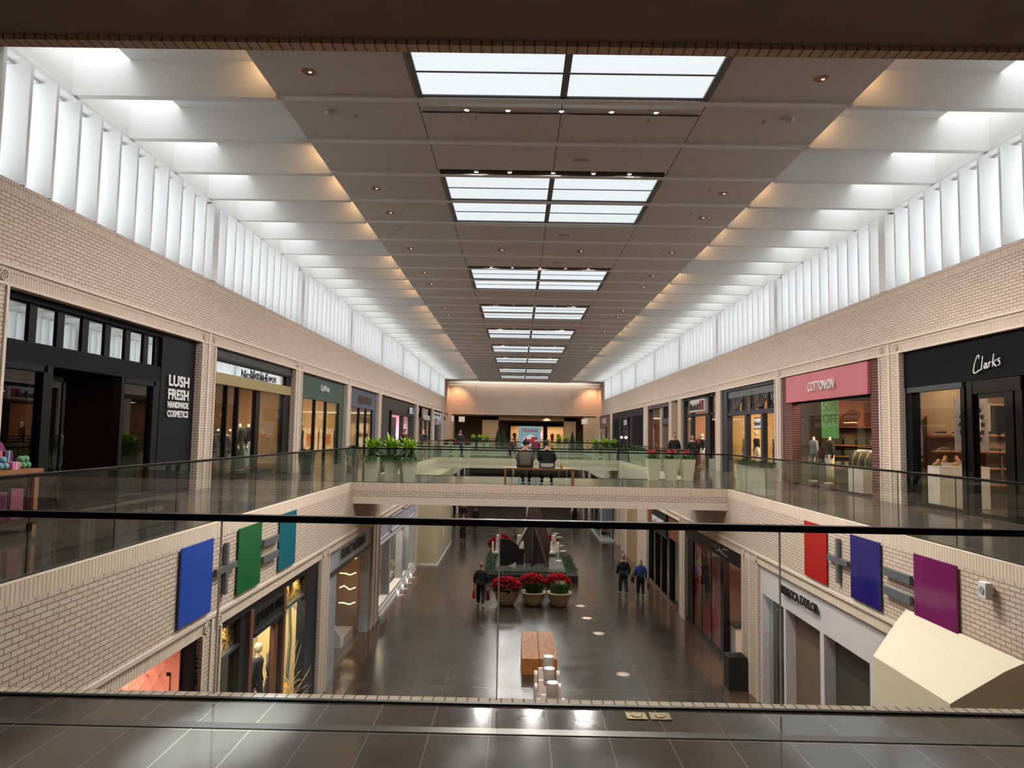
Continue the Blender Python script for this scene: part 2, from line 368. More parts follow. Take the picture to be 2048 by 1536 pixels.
# upper side walls -----------------------------------------------------
LBAYS = [(3.6, 10.0), (10.95, 17.82), (18.65, 25.45), (26.25, 33.3), (34.0, 40.9), (41.7, 56.4), (57.3, 67.0), (67.9, 75.6), (76.6, 81.9)]
RBAYS = [(3.6, 9.0), (9.7, 17.57), (18.57, 25.5), (26.1, 33.1), (33.85, 41.1), (41.85, 43.6), (44.3, 51.6), (53.2, 70.9), (72.2, 81.7)]
def upper_wall(name, x, side, bays):
    b = MB(); s = -side                       # s: direction towards the mall
    xa, xb = sorted((x, x - s * 0.35))
    ys = -8.0
    for y0, y1 in bays:
        b.box(xa, xb, ys, y0, 0.0, HEAD, 0); ys = y1
    b.box(xa, xb, ys, YE, 0.0, HEAD, 0)
    # spandrel: soldier course over the shops, running bond, soldier course under the clerestory
    b.box(xa, xb, -8, YE, HEAD, HEAD + 0.30, 1)
    b.box(xa, xb, -8, YE, HEAD + 0.30, CLB - 0.2, 0)
    b.box(xa, xb, -8, YE, CLB - 0.2, CLB, 1)
    b.box(xa, xb, -8, 10.3, CLB, 9.2, 0)
    b.box(xa, xb, 77.5, YE, CLB, 9.2, 0)
    # moulded string course and pier edges, the flat trims standing proud of the brick
    f0, f1 = sorted((x, x + s * 0.035))
    b.box(f0, f1, -8, YE, HEAD + 0.30, HEAD + 0.36, 2)
    b.box(*sorted((x, x + s * 0.02)), -8, YE, HEAD, HEAD + 0.05, 2)
    prev = None
    for y0, y1 in bays:
        for ye, sg in ((y0, -1), (y1, 1)):
            a, c = sorted((ye, ye + sg * 0.06)); b.box(*sorted((x, x + s * 0.03)), a, c, 0, HEAD, 2)
        if prev is not None:
            m = (prev + y0) / 2; b.box(*sorted((x, x + s * 0.025)), m - 0.05, m + 0.05, 0, HEAD + 0.3, 2)
        prev = y1
    o = b.build(name, [BR, BS, CONC], kind='structure')
    # round rosettes cut into the brick above each pier
    for y0, y1 in bays:
        for yy in (y0 - 0.14, y1 + 0.14):
            if yy < 30:
                r = MB(); n = 20; cx = x + s * 0.015
                for k in range(n):
                    a0, a1 = k * 2 * PI / n, (k + 1) * 2 * PI / n
                    for r0, r1 in ((0.075, 0.095), (0.03, 0.045)):
                        r.poly([(cx, yy + q * math.cos(a), HEAD + 0.16 + q * math.sin(a)) for q, a in ((r0, a0), (r1, a0), (r1, a1), (r0, a1))], (s * 0.02, 0, 0))
                for k in range(5):
                    a = k * 2 * PI / 5; r.tube([(cx + s * 0.01, yy, HEAD + 0.16), (cx + s * 0.01, yy + 0.08 * math.cos(a), HEAD + 0.16 + 0.08 * math.sin(a))], 0.007, 5)
                r.build('rosette', CONC, o)
    return o
upper_wall('wall_left', XL, -1, LBAYS)
upper_wall('wall_right', XR, 1, RBAYS)
slab('trim_1', [FINW], [(XL - 0.9, XL - 0.002, 10.3, 77.5, CLB - 0.06, CLB + 0.0), (XL - 0.02, XL + 0.03, 10.3, 77.5, CLT, CLT + 0.06), (XR + 0.002, XR + 0.9, 10.3, 77.5, CLB - 0.06, CLB), (XR - 0.03, XR + 0.02, 10.3, 77.5, CLT, CLT + 0.06)])
# white walls of the light wells above the clerestory
slab('wall_well', [WHITE], [(XL - 0.30, XL, 10.3, 77.5, CLT + 0.06, 9.3), (XR, XR + 0.30, 10.3, 77.5, CLT + 0.06, 9.3), (XL + 1.02, XL + 1.1, 4, YE, 8.3, 9.3), (XR - 1.1, XR - 1.02, 4, YE, 8.3, 9.3),
     (XL - 1.3, XL - 0.30, 10.2, 77.6, CLT + 0.01, CLT + 0.08), (XR + 0.30, XR + 1.3, 10.2, 77.6, CLT + 0.01, CLT + 0.08)])

# clerestory windows: one per bay, each with its row of upright fins
def clerestory():
    n = 1
    fd = MB(); fd.box(-0.62, 0.0, -0.035, 0.035, 0, CLT - CLB); fdo = fd.build('fin', FINW)
    mul = MB(); mul.box(-0.70, 0.0, -0.17, 0.17, 0, CLT - CLB); mulo = mul.build('mullion', FINW)
    P = 0.655
    for side, x in ((-1, XL), (1, XR)):
        ys = [10.45, 18.25, 25.85, 33.55, 41.3, 48.9, 56.7, 64.4, 71.4, 77.5]
        for i in range(9):
            g = MB(); xg = x + side * 0.72
            g.add([(xg, ys[i], CLB), (xg, ys[i + 1], CLB), (xg, ys[i + 1], CLT), (xg, ys[i], CLT)], [(0, 1, 2, 3)])
            wn = g.build('window_%d' % n, PANE, kind='structure'); n += 1
            cnt = int(round((ys[i + 1] - ys[i]) / P)); st = (ys[i + 1] - ys[i]) / cnt
            for k in range(cnt):
                src = mulo if (k == 0 and i > 0) else fdo
                c = src.copy(); C.objects.link(c); c.parent = wn
                c.location = (x + 0.04 * -side, ys[i] + k * st + (0.04 if i == 0 and k == 0 else 0), CLB)
                c.rotation_euler = (0, 0, 0 if side < 0 else PI)
    for o in (fdo, mulo): bpy.data.objects.remove(o)
clerestory()

# ------------------------------------------------------------------ ceiling
BK = [12.17 + 1.85 * k + 0.0009 * k * k for k in range(0, 38)]
BKY = [12.17 - 1.85 * 4, 12.17 - 1.85 * 3, 12.17 - 1.85 * 2, 12.17 - 1.85] + BK     # index k+4
GROUPS = [-2, 2, 7, 11, 15, 19, 23, 28, 32]
def yk(k): return BKY[k + 4]
def make_soffit_mat():
    m = bpy.data.materials.new('soffit_panel'); m.use_nodes = True
    nt = m.node_tree; b = nt.nodes['Principled BSDF']; tc = nt.nodes.new('ShaderNodeTexCoord'); sp = nt.nodes.new('ShaderNodeSeparateXYZ'); nt.links.new(tc.outputs['Object'], sp.inputs[0])
    mx = None
    for c in (-1.93, 0.72, 3.33):
        s_ = nt.nodes.new('ShaderNodeMath'); s_.operation = 'SUBTRACT'; s_.inputs[1].default_value = c; nt.links.new(sp.outputs[0], s_.inputs[0])
        a = nt.nodes.new('ShaderNodeMath'); a.operation = 'ABSOLUTE'; nt.links.new(s_.outputs[0], a.inputs[0])
        l = nt.nodes.new('ShaderNodeMath'); l.operation = 'LESS_THAN'; l.inputs[1].default_value = 0.009; nt.links.new(a.outputs[0], l.inputs[0])
        if mx is None: mx = l
        else:
            q = nt.nodes.new('ShaderNodeMath'); q.operation = 'MAXIMUM'; nt.links.new(mx.outputs[0], q.inputs[0]); nt.links.new(l.outputs[0], q.inputs[1]); mx = q
    k = nt.nodes.new('ShaderNodeMix'); k.data_type = 'RGBA'; k.inputs[6].default_value = (*lin((204, 197, 190)), 1); k.inputs[7].default_value = (*lin((70, 62, 55)), 1)
    nt.links.new(mx.outputs[0], k.inputs[0]); nt.links.new(k.outputs[2], b.inputs['Base Color']); b.inputs['Roughness'].default_value = 0.7
    return m
SOFF = make_soffit_mat()
ZS = 7.60
cb = MB()
cb.box(-4.45, -1.90, 4, YE, ZS, ZS + 0.08); cb.box(3.30, 5.89, 4, YE, ZS, ZS + 0.08)
sky_bays = set()
for g in GROUPS: sky_bays |= {g, g + 1}
for k in range(-4, 37):
    y0, y1 = yk(k) + 0.16, yk(k + 1)
    pre, post = (k + 1 in GROUPS and k + 1 != -2), (k - 1 in (-1, 3) and k - 2 in GROUPS)
    if k in sky_bays: continue
    a, b_ = y0, y1
    if pre: b_ = y1 - 0.22
    if post: a = y0 + 0.22
    cb.box(-1.90, 3.30, a, b_, ZS, ZS + 0.08)
cb.box(-1.90, 3.30, yk(37) + 0.16, YE, ZS, ZS + 0.08)
cb.build('ceiling', [SOFF], kind='structure')
slab('ceiling_upper', [WHITE], [(XL + 1.02, -4.40, 4, YE, 8.2, 8.3), (5.84, XR - 1.02, 4, YE, 8.2, 8.3), (-4.45, -4.41, 4, YE, ZS + 0.001, 8.2), (5.85, 5.89, 4, YE, ZS + 0.001, 8.2), (-4.45, 5.89, 4, YE, 8.6, 8.7), (-12, 14, 4.4, YE, 9.5, 9.6)])
for k in range(-2, 38):
    b = MB(); y = yk(k)
    b.box(XL, -4.451, y, y + 0.16, 7.53, 9.25); b.box(5.891, XR, y, y + 0.16, 7.53, 9.25); b.box(-4.451, 5.891, y, y + 0.16, 7.56, 7.64)
    b.build('ceiling_beam', WHITE, kind='structure')
# panes over the wells by the walls
n = 30
for x0, x1 in ((XL, XL + 1.02), (XR - 1.02, XR)):
    g = MB(); g.add([(x0, 4.5, 9.2), (x1, 4.5, 9.2), (x1, 77.6, 9.2), (x0, 77.6, 9.2)], [(0, 1, 2, 3)])
    g.build('window_%d' % n, WELLP, kind='structure'); n += 1
# centre skylights: frosted panes in a dark frame, two bays to a group
for gi, g in enumerate(GROUPS):
    for k in (g, g + 1):
        y0, y1 = yk(k) + 0.16, yk(k + 1); ym = (y0 + y1) / 2
        p = MB(); p.add([(-1.82, y0, ZS + 0.014), (3.24, y0, ZS + 0.014), (3.24, y1, ZS + 0.014), (-1.82, y1, ZS + 0.014)], [(0, 3, 2, 1)])
        o = p.build('window_%d' % n, PANEC, kind='structure'); n += 1
        fr = MB()
        fr.box(-1.90, -1.80, y0, y1, ZS - 0.03, ZS + 0.014); fr.box(3.20, 3.30, y0, y1, ZS - 0.03, ZS + 0.014); fr.box(0.66, 0.78, y0, y1, ZS - 0.012, ZS + 0.013)
        fr.box(-1.8, 3.2, y0, y0 + 0.05, ZS - 0.012, ZS + 0.013); fr.box(-1.8, 3.2, y1 - 0.05, y1, ZS - 0.012, ZS + 0.013); fr.box(-1.8, 3.2, ym - 0.02, ym + 0.02, ZS, ZS + 0.013)
        fr.build('frame', mat('skylight_frame', (92, 88, 88), 0.4, 0.4), o)

# portal over the near walkway and the far end wall
nb = MB()
nb.box(XL - 0.3, XR + 0.3, YN - 0.09, YN, 4.0, 4.2, 1); nb.box(XL - 0.3, XR + 0.3, YN - 0.09, YN, 4.2, 9.3, 0)
nb.build('wall_near', [BR, BSX], kind='structure')
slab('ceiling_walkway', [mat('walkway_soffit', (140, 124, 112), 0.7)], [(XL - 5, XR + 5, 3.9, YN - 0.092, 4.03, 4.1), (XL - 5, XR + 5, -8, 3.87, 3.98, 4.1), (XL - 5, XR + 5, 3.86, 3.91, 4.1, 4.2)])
slab('wall_behind', [mat('rear_wall_paint', (120, 104, 92), 0.7)], [(-13, 15, -8.3, -8.0, ZL, 4.1), (-13.3, -13.0, -8, YN, -0.6, 4.1), (15, 15.3, -8, YN, -0.6, 4.1)])  # one even brown for the unseen walls behind the camera
fb = MB()
fb.box(XL - 0.35, XR + 0.35, YE, YE + 0.4, HEAD + 0.07, ZS - 0.15, 0); fb.box(XL - 0.3, XR + 0.3, YE - 0.02, YE + 0.38, HEAD, HEAD + 0.1, 2)
fb.box(XL - 0.35, XL + 0.35, YE, YE + 0.4, 0, HEAD, 0); fb.box(XR - 0.35, XR + 0.35, YE, YE + 0.4, 0, HEAD, 0)
fb.box(XL - 0.3, XR + 0.3, YE + 0.05, YE + 0.4, ZS - 0.15, 9.3, 2)
for xx in (-5.0, 6.45): fb.box(xx - 0.015, xx + 0.015, YE - 0.012, YE, HEAD + 0.1, ZS - 0.2, 3)
fb.build('wall_far', [BR, BS, CONC, mat('joint', (150, 124, 100), 0.8)], kind='structure')
slab('trim_2', [WHITE], [(XL, XR, YE - 0.25, YE - 0.2, ZS - 0.32, ZS - 0.1)])
o = MB().box(XL + 0.1, XR - 0.1, YE - 0.14, YE - 0.08, ZS - 0.14, ZS - 0.11).build('cove_light', emit('cove_glow', (1, 0.93, 0.85), 9.0))
tag(o, 'long white cove light running along the top of the far brick wall', 'light')

# curbs of the openings: soldier course fascia, rowlock top, brick, plain concrete edge
def edge(b, ax, c, a0, a1, out, zb=-0.65, plain=-0.45):
    """fascia on plane ax=c spanning a0..a1, body behind it (opposite of out)"""
    def bx(za, zb_, m, t0=0.0, t1=0.1):
        p, q = sorted((c - out * t0, c - out * t1))
        if ax == 'x': b.box(p, q, a0, a1, za, zb_, m)
        else: b.box(a0, a1, p, q, za, zb_, m)
    bx(-0.21, 0.0, 1); bx(plain, -0.21, 0)
    if plain > zb: bx(zb, plain, 2, -0.01, 0.12)
cu = MB()
for y, out, x0, x1 in ((YN, 1, AL - 0.1, AR + 0.1), (YB1, -1, AL, AR), (YB1E, 1, AL, AR), (YB2, -1, AL, AR), (YB2E, 1, AL, AR), (YB3, -1, AL, AR)):
    edge(cu, 'y', y, x0, x1, out)
cu.build('wall_bridge', [BR, BSX, CONC], kind='structure')

# lower side walls, flush with the curb -------------------------------
LLB = [(4.5, 11.43), (12.17, 18.35), (19.1, 24.85), (26.1, 35.5), (46.0, 52.0), (53.0, 60.0), (61.0, 68.0)]
LRB = [(4.5, 18.95), (20.24, 27.0), (27.92, 34.95), (43.2, 45.0), (47.5, 54.0), (55.0, 62.0), (63, 68)]
def lower_wall(name, x, side, bays):
    b = MB(); s = -side; xa, xb = sorted((x, x - s * 0.3)); ys = -8.0
    for y0, y1 in bays:
        b.box(xa, xb, ys, y0, ZL, LHEAD, 0); ys = y1
    b.box(xa, xb, ys, 110, ZL, LHEAD, 0)
    b.box(xa, xb, -8, 110, LHEAD, LHEAD + 0.21, 1); b.box(xa, xb, -8, 110, LHEAD + 0.21, -0.21, 0)
    p, q = sorted((x, x - s * 0.1))
    for a, c in ((YN - 0.1, YB1), (YB1E, YB2), (YB2E, YB3)): b.box(p, q, a, c, -0.21, 0.0, 1)
    b.box(*sorted((x, x + s * 0.035)), -8, 110, LHEAD + 0.21, LHEAD + 0.27, 2)
    prev = None
    for y0, y1 in bays:
        for ye, sg in ((y0, -1), (y1, 1)): b.box(*sorted((x, x + s * 0.03)), *sorted((ye, ye + sg * 0.06)), ZL, LHEAD, 2)
        if prev is not None and y0 - prev < 1.6:
            m = (prev + y0) / 2; b.box(*sorted((x, x + s * 0.025)), m - 0.05, m + 0.05, ZL, LHEAD + 0.2, 2)
        prev = y1
    o = b.build(name, [BR, BSY, CONC], kind='structure')
    for y0, y1 in bays[:3]:
        for yy in (y0 - 0.14, y1 + 0.14):
            r = MB(); n_ = 20; cx = x + s * 0.015
            for k in range(n_):
                a0, a1 = k * 2 * PI / n_, (k + 1) * 2 * PI / n_
                for r0, r1 in ((0.075, 0.095), (0.03, 0.045)):
                    r.poly([(cx, yy + q_ * math.cos(a), LHEAD + 0.1 + q_ * math.sin(a)) for q_, a in ((r0, a0), (r1, a0), (r1, a1), (r0, a1))], (s * 0.02, 0, 0))
            for k in range(5):
                a = k * 2 * PI / 5; r.tube([(cx + s * 0.01, yy, LHEAD + 0.1), (cx + s * 0.01, yy + 0.08 * math.cos(a), LHEAD + 0.1 + 0.08 * math.sin(a))], 0.007, 5)
            r.build('rosette', CONC, o)
    return o
lower_wall('wall_left_lower', AL, -1, LLB)
lower_wall('wall_right_lower', AR, 1, LRB)
slab('wall_far_lower', [CONC], [(-12, 13, 109, 109.3, ZL, -T)])
slab('trim_3', [mat('metal_floor_strip', (120, 114, 108), 0.22, 0.7)], [(XL - 4, XR + 4, 3.80, 3.87, 0.0, 0.004)])

# ------------------------------------------------------------------ glass railings
def railing(p0, p1, label, n=None, first=0.0, g=None, gm=None):
    a = Vector((*p0, 0)); d = Vector((*p1, 0)) - a; L = d.length; ang = math.atan2(d.y, d.x)
    t = thing('glass_railing', label, 'railing', a, ang, 'glass railings round the openings')
    gm = gm or RGLASS
    MB().box(0, L, -0.03, 0.03, 1.03, 1.07).build('handrail', RAILM, t, bevel=0.004)
    MB().box(0, L, -0.014, 0.014, 0.0, 0.012).build('base_shoe', BLACK, t)
    n = n or max(1, round(L / 1.61)); cuts = [0.0] + [first + i * (L - first) / n for i in range(0 if first else 1, n + 1)]
    for u0, u1 in zip(cuts[:-1], cuts[1:]):
        MB().box(u0 + 0.005, u1 - 0.005, -0.007, 0.007, 0.013, 1.029).build('glass_panel', gm, t)
    for c in cuts[1:-1]:
        MB().box(c - 0.004, c + 0.004, -0.006, 0.006, 0.03, 1.03).build('seam', BLACK if gm is RGLASS else mat('pale_seam', (214, 208, 200), 0.3), t)
    return t
yg = YN - 0.11
t = railing((AL - 0.07, yg), (AR + 0.07, yg), 'nearest glass railing with black handrail crossing the whole picture', 6, 1.67, gm=NGLASS)
for s_, x in (('coloured panels in blue and green', AL - 0.11), ('coloured panels in red and purple', AR + 0.11)):
    railing((x, yg), (x, YB1 + 0.11), 'glass railing of the first opening, above the wall with %s' % s_)
railing((AL - 0.07, YB1 + 0.11), (AR + 0.07, YB1 + 0.11), 'glass railing on the near edge of the first bridge, in front of the seated pair', gm=RGLASS2)
railing((AL - 0.07, YB1E - 0.11), (AR + 0.07, YB1E - 0.11), 'glass railing on the far edge of the first bridge, behind the seated pair', gm=RGLASS2)
for s_, x in (('grey double-width shop', AL - 0.11), ('navy framed shop', AR + 0.11)):
    railing((x, YB1E - 0.11), (x, YB2 + 0.11), 'glass railing of the second opening on the side of the %s' % s_, gm=RGLASS2)
railing((AL - 0.07, YB2 + 0.11), (AR + 0.07, YB2 + 0.11), 'glass railing on the near edge of the second bridge', gm=RGLASS2)
railing((AL - 0.07, YB2E - 0.11), (AR + 0.07, YB2E - 0.11), 'glass railing on the far edge of the second bridge, beyond the blue poster', gm=RGLASS2)
for s_, x in (('blue and white banner shop', AL - 0.11), ('slate shop with upright slots', AR + 0.11)):
    railing((x, YB2E - 0.11), (x, YB3 + 0.11), 'glass railing of the third opening on the side of the %s' % s_, gm=RGLASS2)
railing((AL - 0.07, YB3 + 0.11), (AR + 0.07, YB3 + 0.11), 'farthest glass railing, on the third bridge before the far wall', gm=RGLASS2)

# ------------------------------------------------------------------ ceiling lamps
BULB = emit('lamp_bulb', (1.0, 0.86, 0.68), 30.0)
def slot(y, label, near=True, power=150, lit=5):
    t = thing('track_light_slot', label, 'ceiling light', (0.70, y, ZS), 0, 'spotlight slots beside the skylights')
    MB().box(-2.6, 2.6, -0.11, 0.11, 0.075, 0.08).add([], []).build('recess_back', mat('slot_shade', (84, 76, 72), 0.6), t)
    MB().box(-2.6, 2.6, 0.098, 0.106, -0.03, 0.075).build('recess_shade_plate', mat('slot_shade'), t)  # dark plate added over the beam face; recess shade put into its colour
    for i, xx in enumerate((-1.75, -0.98, 0.02, 0.95, 1.78)):
        f = MB(); f.lathe(xx, 0, [(0.055, 0.07), (0.06, -0.02), (0.052, -0.03), (0.045, -0.01)], 14)
        sp = f.build('spotlight', mat('lamp_housing', (200, 190, 180), 0.4, 0.5), t, smooth=True)
        MB().lathe(xx, 0, [(0.0, -0.012), (0.045, -0.012)], 14).build('bulb', BULB, sp)
    return t
ORD = ['first', 'second', 'third', 'fourth', 'fifth', 'sixth', 'seventh', 'eighth', 'ninth']
LAMP = 460
for gi, g in enumerate(GROUPS):
    y = yk(g) - 0.11 if gi else yk(0) + 0.16 + 0.11 + 0.22
    slot(y, 'dark slot with five small spotlights beside the %s ceiling skylight from the camera' % ORD[gi])
    for xx in (-1.05, 0.72, 2.48):
        spot('lamp', (xx, y, ZS - 0.06), (xx, y + 0.4, 0), LAMP, (1.0, 0.95, 0.90), 174, 0.35, 0.12)
    if gi < 4:
        for xx in (-1.0, 2.4): spot('lamp', (xx, y, ZS - 0.07), (xx * 2.6, y - 1.5, -2), 1300 if gi < 2 else 700, (1.0, 0.95, 0.89), 110, 0.9, 0.12)  # extra fill spots added at the slots to brighten the lower walls
def downlight_proto():
    t = thing('recessed_downlight', 'x', 'ceiling light', (0, 0, ZS), 0, 'recessed downlights in the brown ceiling panels')
    MB().lathe(0, 0, [(0.13, 0.0), (0.125, -0.006), (0.1, -0.004)], 22).build('trim_ring', mat('bronze_ring', (150, 110, 80), 0.25, 0.9), t, smooth=True)
    MB().lathe(0, 0, [(0.1, -0.003), (0.0, -0.003)], 22).build('reflector', mat('lamp_well', (40, 26, 20), 0.2, 0.8), t)
    MB().ball((0.03, 0, -0.006), 0.026, 10, 6, (1.2, 1, 0.3)).build('bulb', emit('dim_bulb', (1, 0.9, 0.8), 1.6), t)
    return t
dl = downlight_proto(); first = True
DLS = [(11.38, 1), (17.0, 1), (18.92, 1), (22.65, 2), (26.1, 1), (28.1, 1), (33.6, 1), (35.4, 1), (40.8, 1), (43.0, 1), (48.4, 1), (50.4, 1), (56, 1), (58, 1)]
rown = 0
for y, kind in DLS:
    rown += 1
    for x in ((-3.63, 4.99) if kind == 1 else (-3.63, -0.63, 1.97, 4.95)):
        sd = {-3.63: 'above the black corner storefront side', 4.99: 'above the pink storefront side', 4.95: 'above the pink storefront side', -0.63: 'just off centre, before the third skylight', 1.97: 'beyond the centre seam, before the third skylight'}[x]
        lb = 'round recessed downlight %s, %s row' % (sd, (ORD + ['tenth', 'eleventh', 'twelfth', 'thirteenth', 'fourteenth'])[rown - 1]) if abs(x) > 2.5 else 'small round recessed downlight ' + sd
        if first: dl.location = (x, y, ZS); dl['label'] = lb; first = False
        else: dup(dl, (x, y, ZS), label=lb)
sd = MB(); sd.lathe(0, 0, [(0.10, 0.0), (0.10, -0.02), (0.07, -0.045), (0.05, -0.075), (0.0, -0.08)], 18)
for k in range(6):
    a = k * PI / 3; sd.box(0.06 * math.cos(a) - 0.006, 0.06 * math.cos(a) + 0.006, 0.06 * math.sin(a) - 0.006, 0.06 * math.sin(a) + 0.006, -0.08, -0.03)
for i, (x, y, lb) in enumerate([(-3.65, 12.85, 'white smoke detector on the ceiling, nearest one above the black corner shop side'), (5.02, 12.85, 'white smoke detector on the ceiling, nearest one on the pink storefront side'), (-3.63, 20.3, 'white smoke detector past the second skylight, black corner shop side'), (4.96, 20.2, 'white smoke detector past the second skylight, pink storefront side')]):
    if i == 0: s0 = sd.build('smoke_detector', mat('off_white', (200, 194, 188), 0.5), None, smooth=False); s0.location = (x, y, ZS); o = s0
    else: o = s0.copy(); C.objects.link(o); o.location = (x, y, ZS)
    tag(o, lb, 'smoke detector', 'smoke detectors on the ceiling')
v = MB(); v.box(-0.17, 0.17, -0.05, 0.05, -0.02, 0.0); v.box(-0.15, 0.15, -0.035, 0.035, -0.03, -0.02)
vm_ = mat('vent_grey', (168, 158, 150), 0.5)
for i, (y, lb) in enumerate([(15.0, 'small rectangular ceiling vent between first and second skylights'), (20.8, 'small rectangular ceiling vent beyond the second skylight'), (24.2, 'small rectangular ceiling vent before the third skylight')]):
    if i == 0: v0 = v.build('ceiling_vent', vm_); o = v0
    else: o = v0.copy(); C.objects.link(o)
    o.location = (1.3, y, ZS); tag(o, lb, 'vent', 'ceiling vents')
# sprinkler heads, little discs on every panel
spk = MB(); spk.lathe(0, 0, [(0.035, 0.0), (0.03, -0.012), (0.012, -0.016), (0.012, -0.035), (0.03, -0.038), (0.0, -0.04)], 10); p0 = None
for y in (13.0, 16.8, 18.6, 20.6, 22.4, 24.0, 26.2):
    for x in (-3.2, -0.9, 2.4, 4.6):
        if y in (16.8, 18.6, 26.2) and abs(x - 0.75) < 2.6: continue
        if p0 is None: p0 = spk.build('sprinkler_head', vm_); o = p0
        else: o = p0.copy(); C.objects.link(o)
        o.location = (x, y, ZS); tag(o, 'tiny round sprinkler head on a brown ceiling panel', 'sprinkler', 'sprinkler heads on the ceiling')
# warm lamps hidden in the light wells, one above the panel edge of each bay
wp = None
for k in range(-1, 34):
    for x, sgn, sd_ in ((-4.62, -1, 'black corner shop'), (6.06, 1, 'pink storefront')):
        if (k * 7 + (sgn > 0) * 3) % 5 == 0: continue
        y = yk(k + 1) - 0.30
        if wp is None:
            wp = MB().box(-0.06, 0.06, -0.04, 0.04, -0.05, 0.0, 0).build('cove_lamp', emit('amber_lamp', (1.0, 0.56, 0.22), 45.0)); o = wp
        else: o = wp.copy(); C.objects.link(o)
        o.location = (x, y, 8.19); tag(o, 'small amber lamp in the light well above the panel edge, %s side' % sd_, 'lamp', 'amber lamps in the light wells, %s side' % sd_)

# ------------------------------------------------------------------ storefront kit (local x along the front, y into the wall, z up)
def shop(label, side, yy0, yy1, floor=0.0, dx=0.0):
    x = {-1: XL, 1: XR, -2: AL, 2: AR}[side]
    if side < 0: t = thing('storefront', label, 'storefront', (x, yy0, floor), R(90))
    else: t = thing('storefront', label, 'storefront', (x, yy1, floor), R(-90))
    return t, yy1 - yy0
def room(t, W, H, depth, wallc, floorc=(110, 96, 84), y0=0.36, name='wall_shop', ceilc=None, x0=0.0):
    """the lit room behind a storefront"""
    b = MB(); p = 0.1
    b.box(x0 - p, x0, y0, depth, 0, H, 0); b.box(W, W + p, y0, depth, 0, H, 0); b.box(x0 - p, W + p, depth, depth + p, 0, H, 0)
    b.box(x0 - p, W + p, y0, depth + p, H, H + p, 1); b.box(x0, W, 0.12, depth, 0.004, 0.012, 2)
    m = mat('wall_%d_%d_%d' % wallc, wallc, 0.7); c = mat('shop_ceiling_%d' % (ceilc or wallc)[0], ceilc or wallc, 0.8)
    o = b.build(name, [m, c, mat('shop_floor_%d_%d_%d' % floorc, floorc, 0.25, var=0.12)], kind='structure')
    o.location = t.location; o.rotation_euler = t.rotation_euler
    return o
def lamp_in(t, p, sx, sy, power, col=WARMW):
    q = place(t, p); return area('shop_light', q, sx, sy, power * 4.0, col, (0, 0, t.rotation_euler.z))
def bxs(t, name, m, boxes, bevel=0.0, mats=None):
    b = MB()
    for q in boxes: b.box(*q)
    return b.build(name, mats or m, t, bevel=bevel)
def panes(t, rects, y, m=SGLASS, name='glass'):
    for (x0, x1, z0, z1) in rects: MB().box(x0, x1, y, y + 0.012, z0, z1).build(name, m, t)

# hangers with clothes, mannequins, shoes -----------------------------
def garment(col, kind='top', name='hanging_garment', ln=0.85):
    m = mat('cloth_%d_%d_%d' % col, col, 0.85, var=0.12, vscale=16)
    b = MB(); n = 14; rows = [(0.10, 0.0), (0.2, -0.05), (0.23, -0.15), (0.20, -0.35), (0.22, -0.6), (0.26, -ln)]
    vs = []; 
    for r, z in rows:
        for k in range(n):
            a = 2 * PI * k / n; q = 1 + 0.12 * math.sin(5 * a + z * 9)
            vs.append((r * math.cos(a), 0.055 * q * math.sin(a) * (1 + abs(z)), z))
    b.add(vs, [(i * n + k, i * n + (k + 1) % n, (i + 1) * n + (k + 1) % n, (i + 1) * n + k) for i in range(len(rows) - 1) for k in range(n)] + [tuple(range(n)), tuple((len(rows) - 1) * n + k for k in range(n))])
    if kind == 'top':
        for s in (-1, 1): b.tube([(s * 0.17, 0, -0.03), (s * 0.27, 0.01, -0.25), (s * 0.29, 0.03, -0.58)], [0.055, 0.05, 0.042], 8)
    o = b.build(name, m, smooth=True)
    h = MB(); h.tube([(-0.2, 0, 0.0), (-0.05, 0, 0.06), (0, 0, 0.07), (0.05, 0, 0.06), (0.2, 0, 0.0)], 0.006, 5); h.tube([(0, 0, 0.07), (0, 0, 0.12), (0.02, 0, 0.14)], 0.003, 5)
    h.build('hanger', STEEL, o)
    return o
def rack(t, x0, x1, y, z, cols, group, legs=True, where='', kind='top'):
    pa, pb = place(t, (x0, y, 0)), place(t, (x1, y, 0))
    rt = thing('clothes_rack', 'metal clothes rack ' + where, 'rack', pa, math.atan2(pb[1] - pa[1], pb[0] - pa[0]), None)
    L = x1 - x0
    MB().tube([(0, 0, z), (L, 0, z)], 0.013, 8).build('rail', STEEL, rt)
    for xx in (0.0, L): MB().tube([(xx, 0, 0.03), (xx, 0, z)], 0.013, 8).build('upright', STEEL, rt); MB().box(xx - 0.02, xx + 0.02, -0.22, 0.22, 0.0, 0.03).build('foot', STEEL, rt)
    protos = {}
    n = max(3, int(L / 0.13))
    for i in range(n):
        c = cols[i % len(cols)]
        p = place(t, (x0 + 0.08 + (L - 0.16) * i / (n - 1), y, z - 0.15)); rz = t.rotation_euler.z + R(90 + (i * 37 % 13) - 6)
        if c not in protos: o = garment(c, kind); protos[c] = o; o.location = p; o.rotation_euler = (0, 0, rz)
        else: o = dup(protos[c], p, rz)
        tag(o, '%s hanging on the rack %s' % (CNAME.get(c, 'dark garment'), where), 'clothes', group)
CNAME = {}
def cname(c, n): CNAME[c] = n; return c
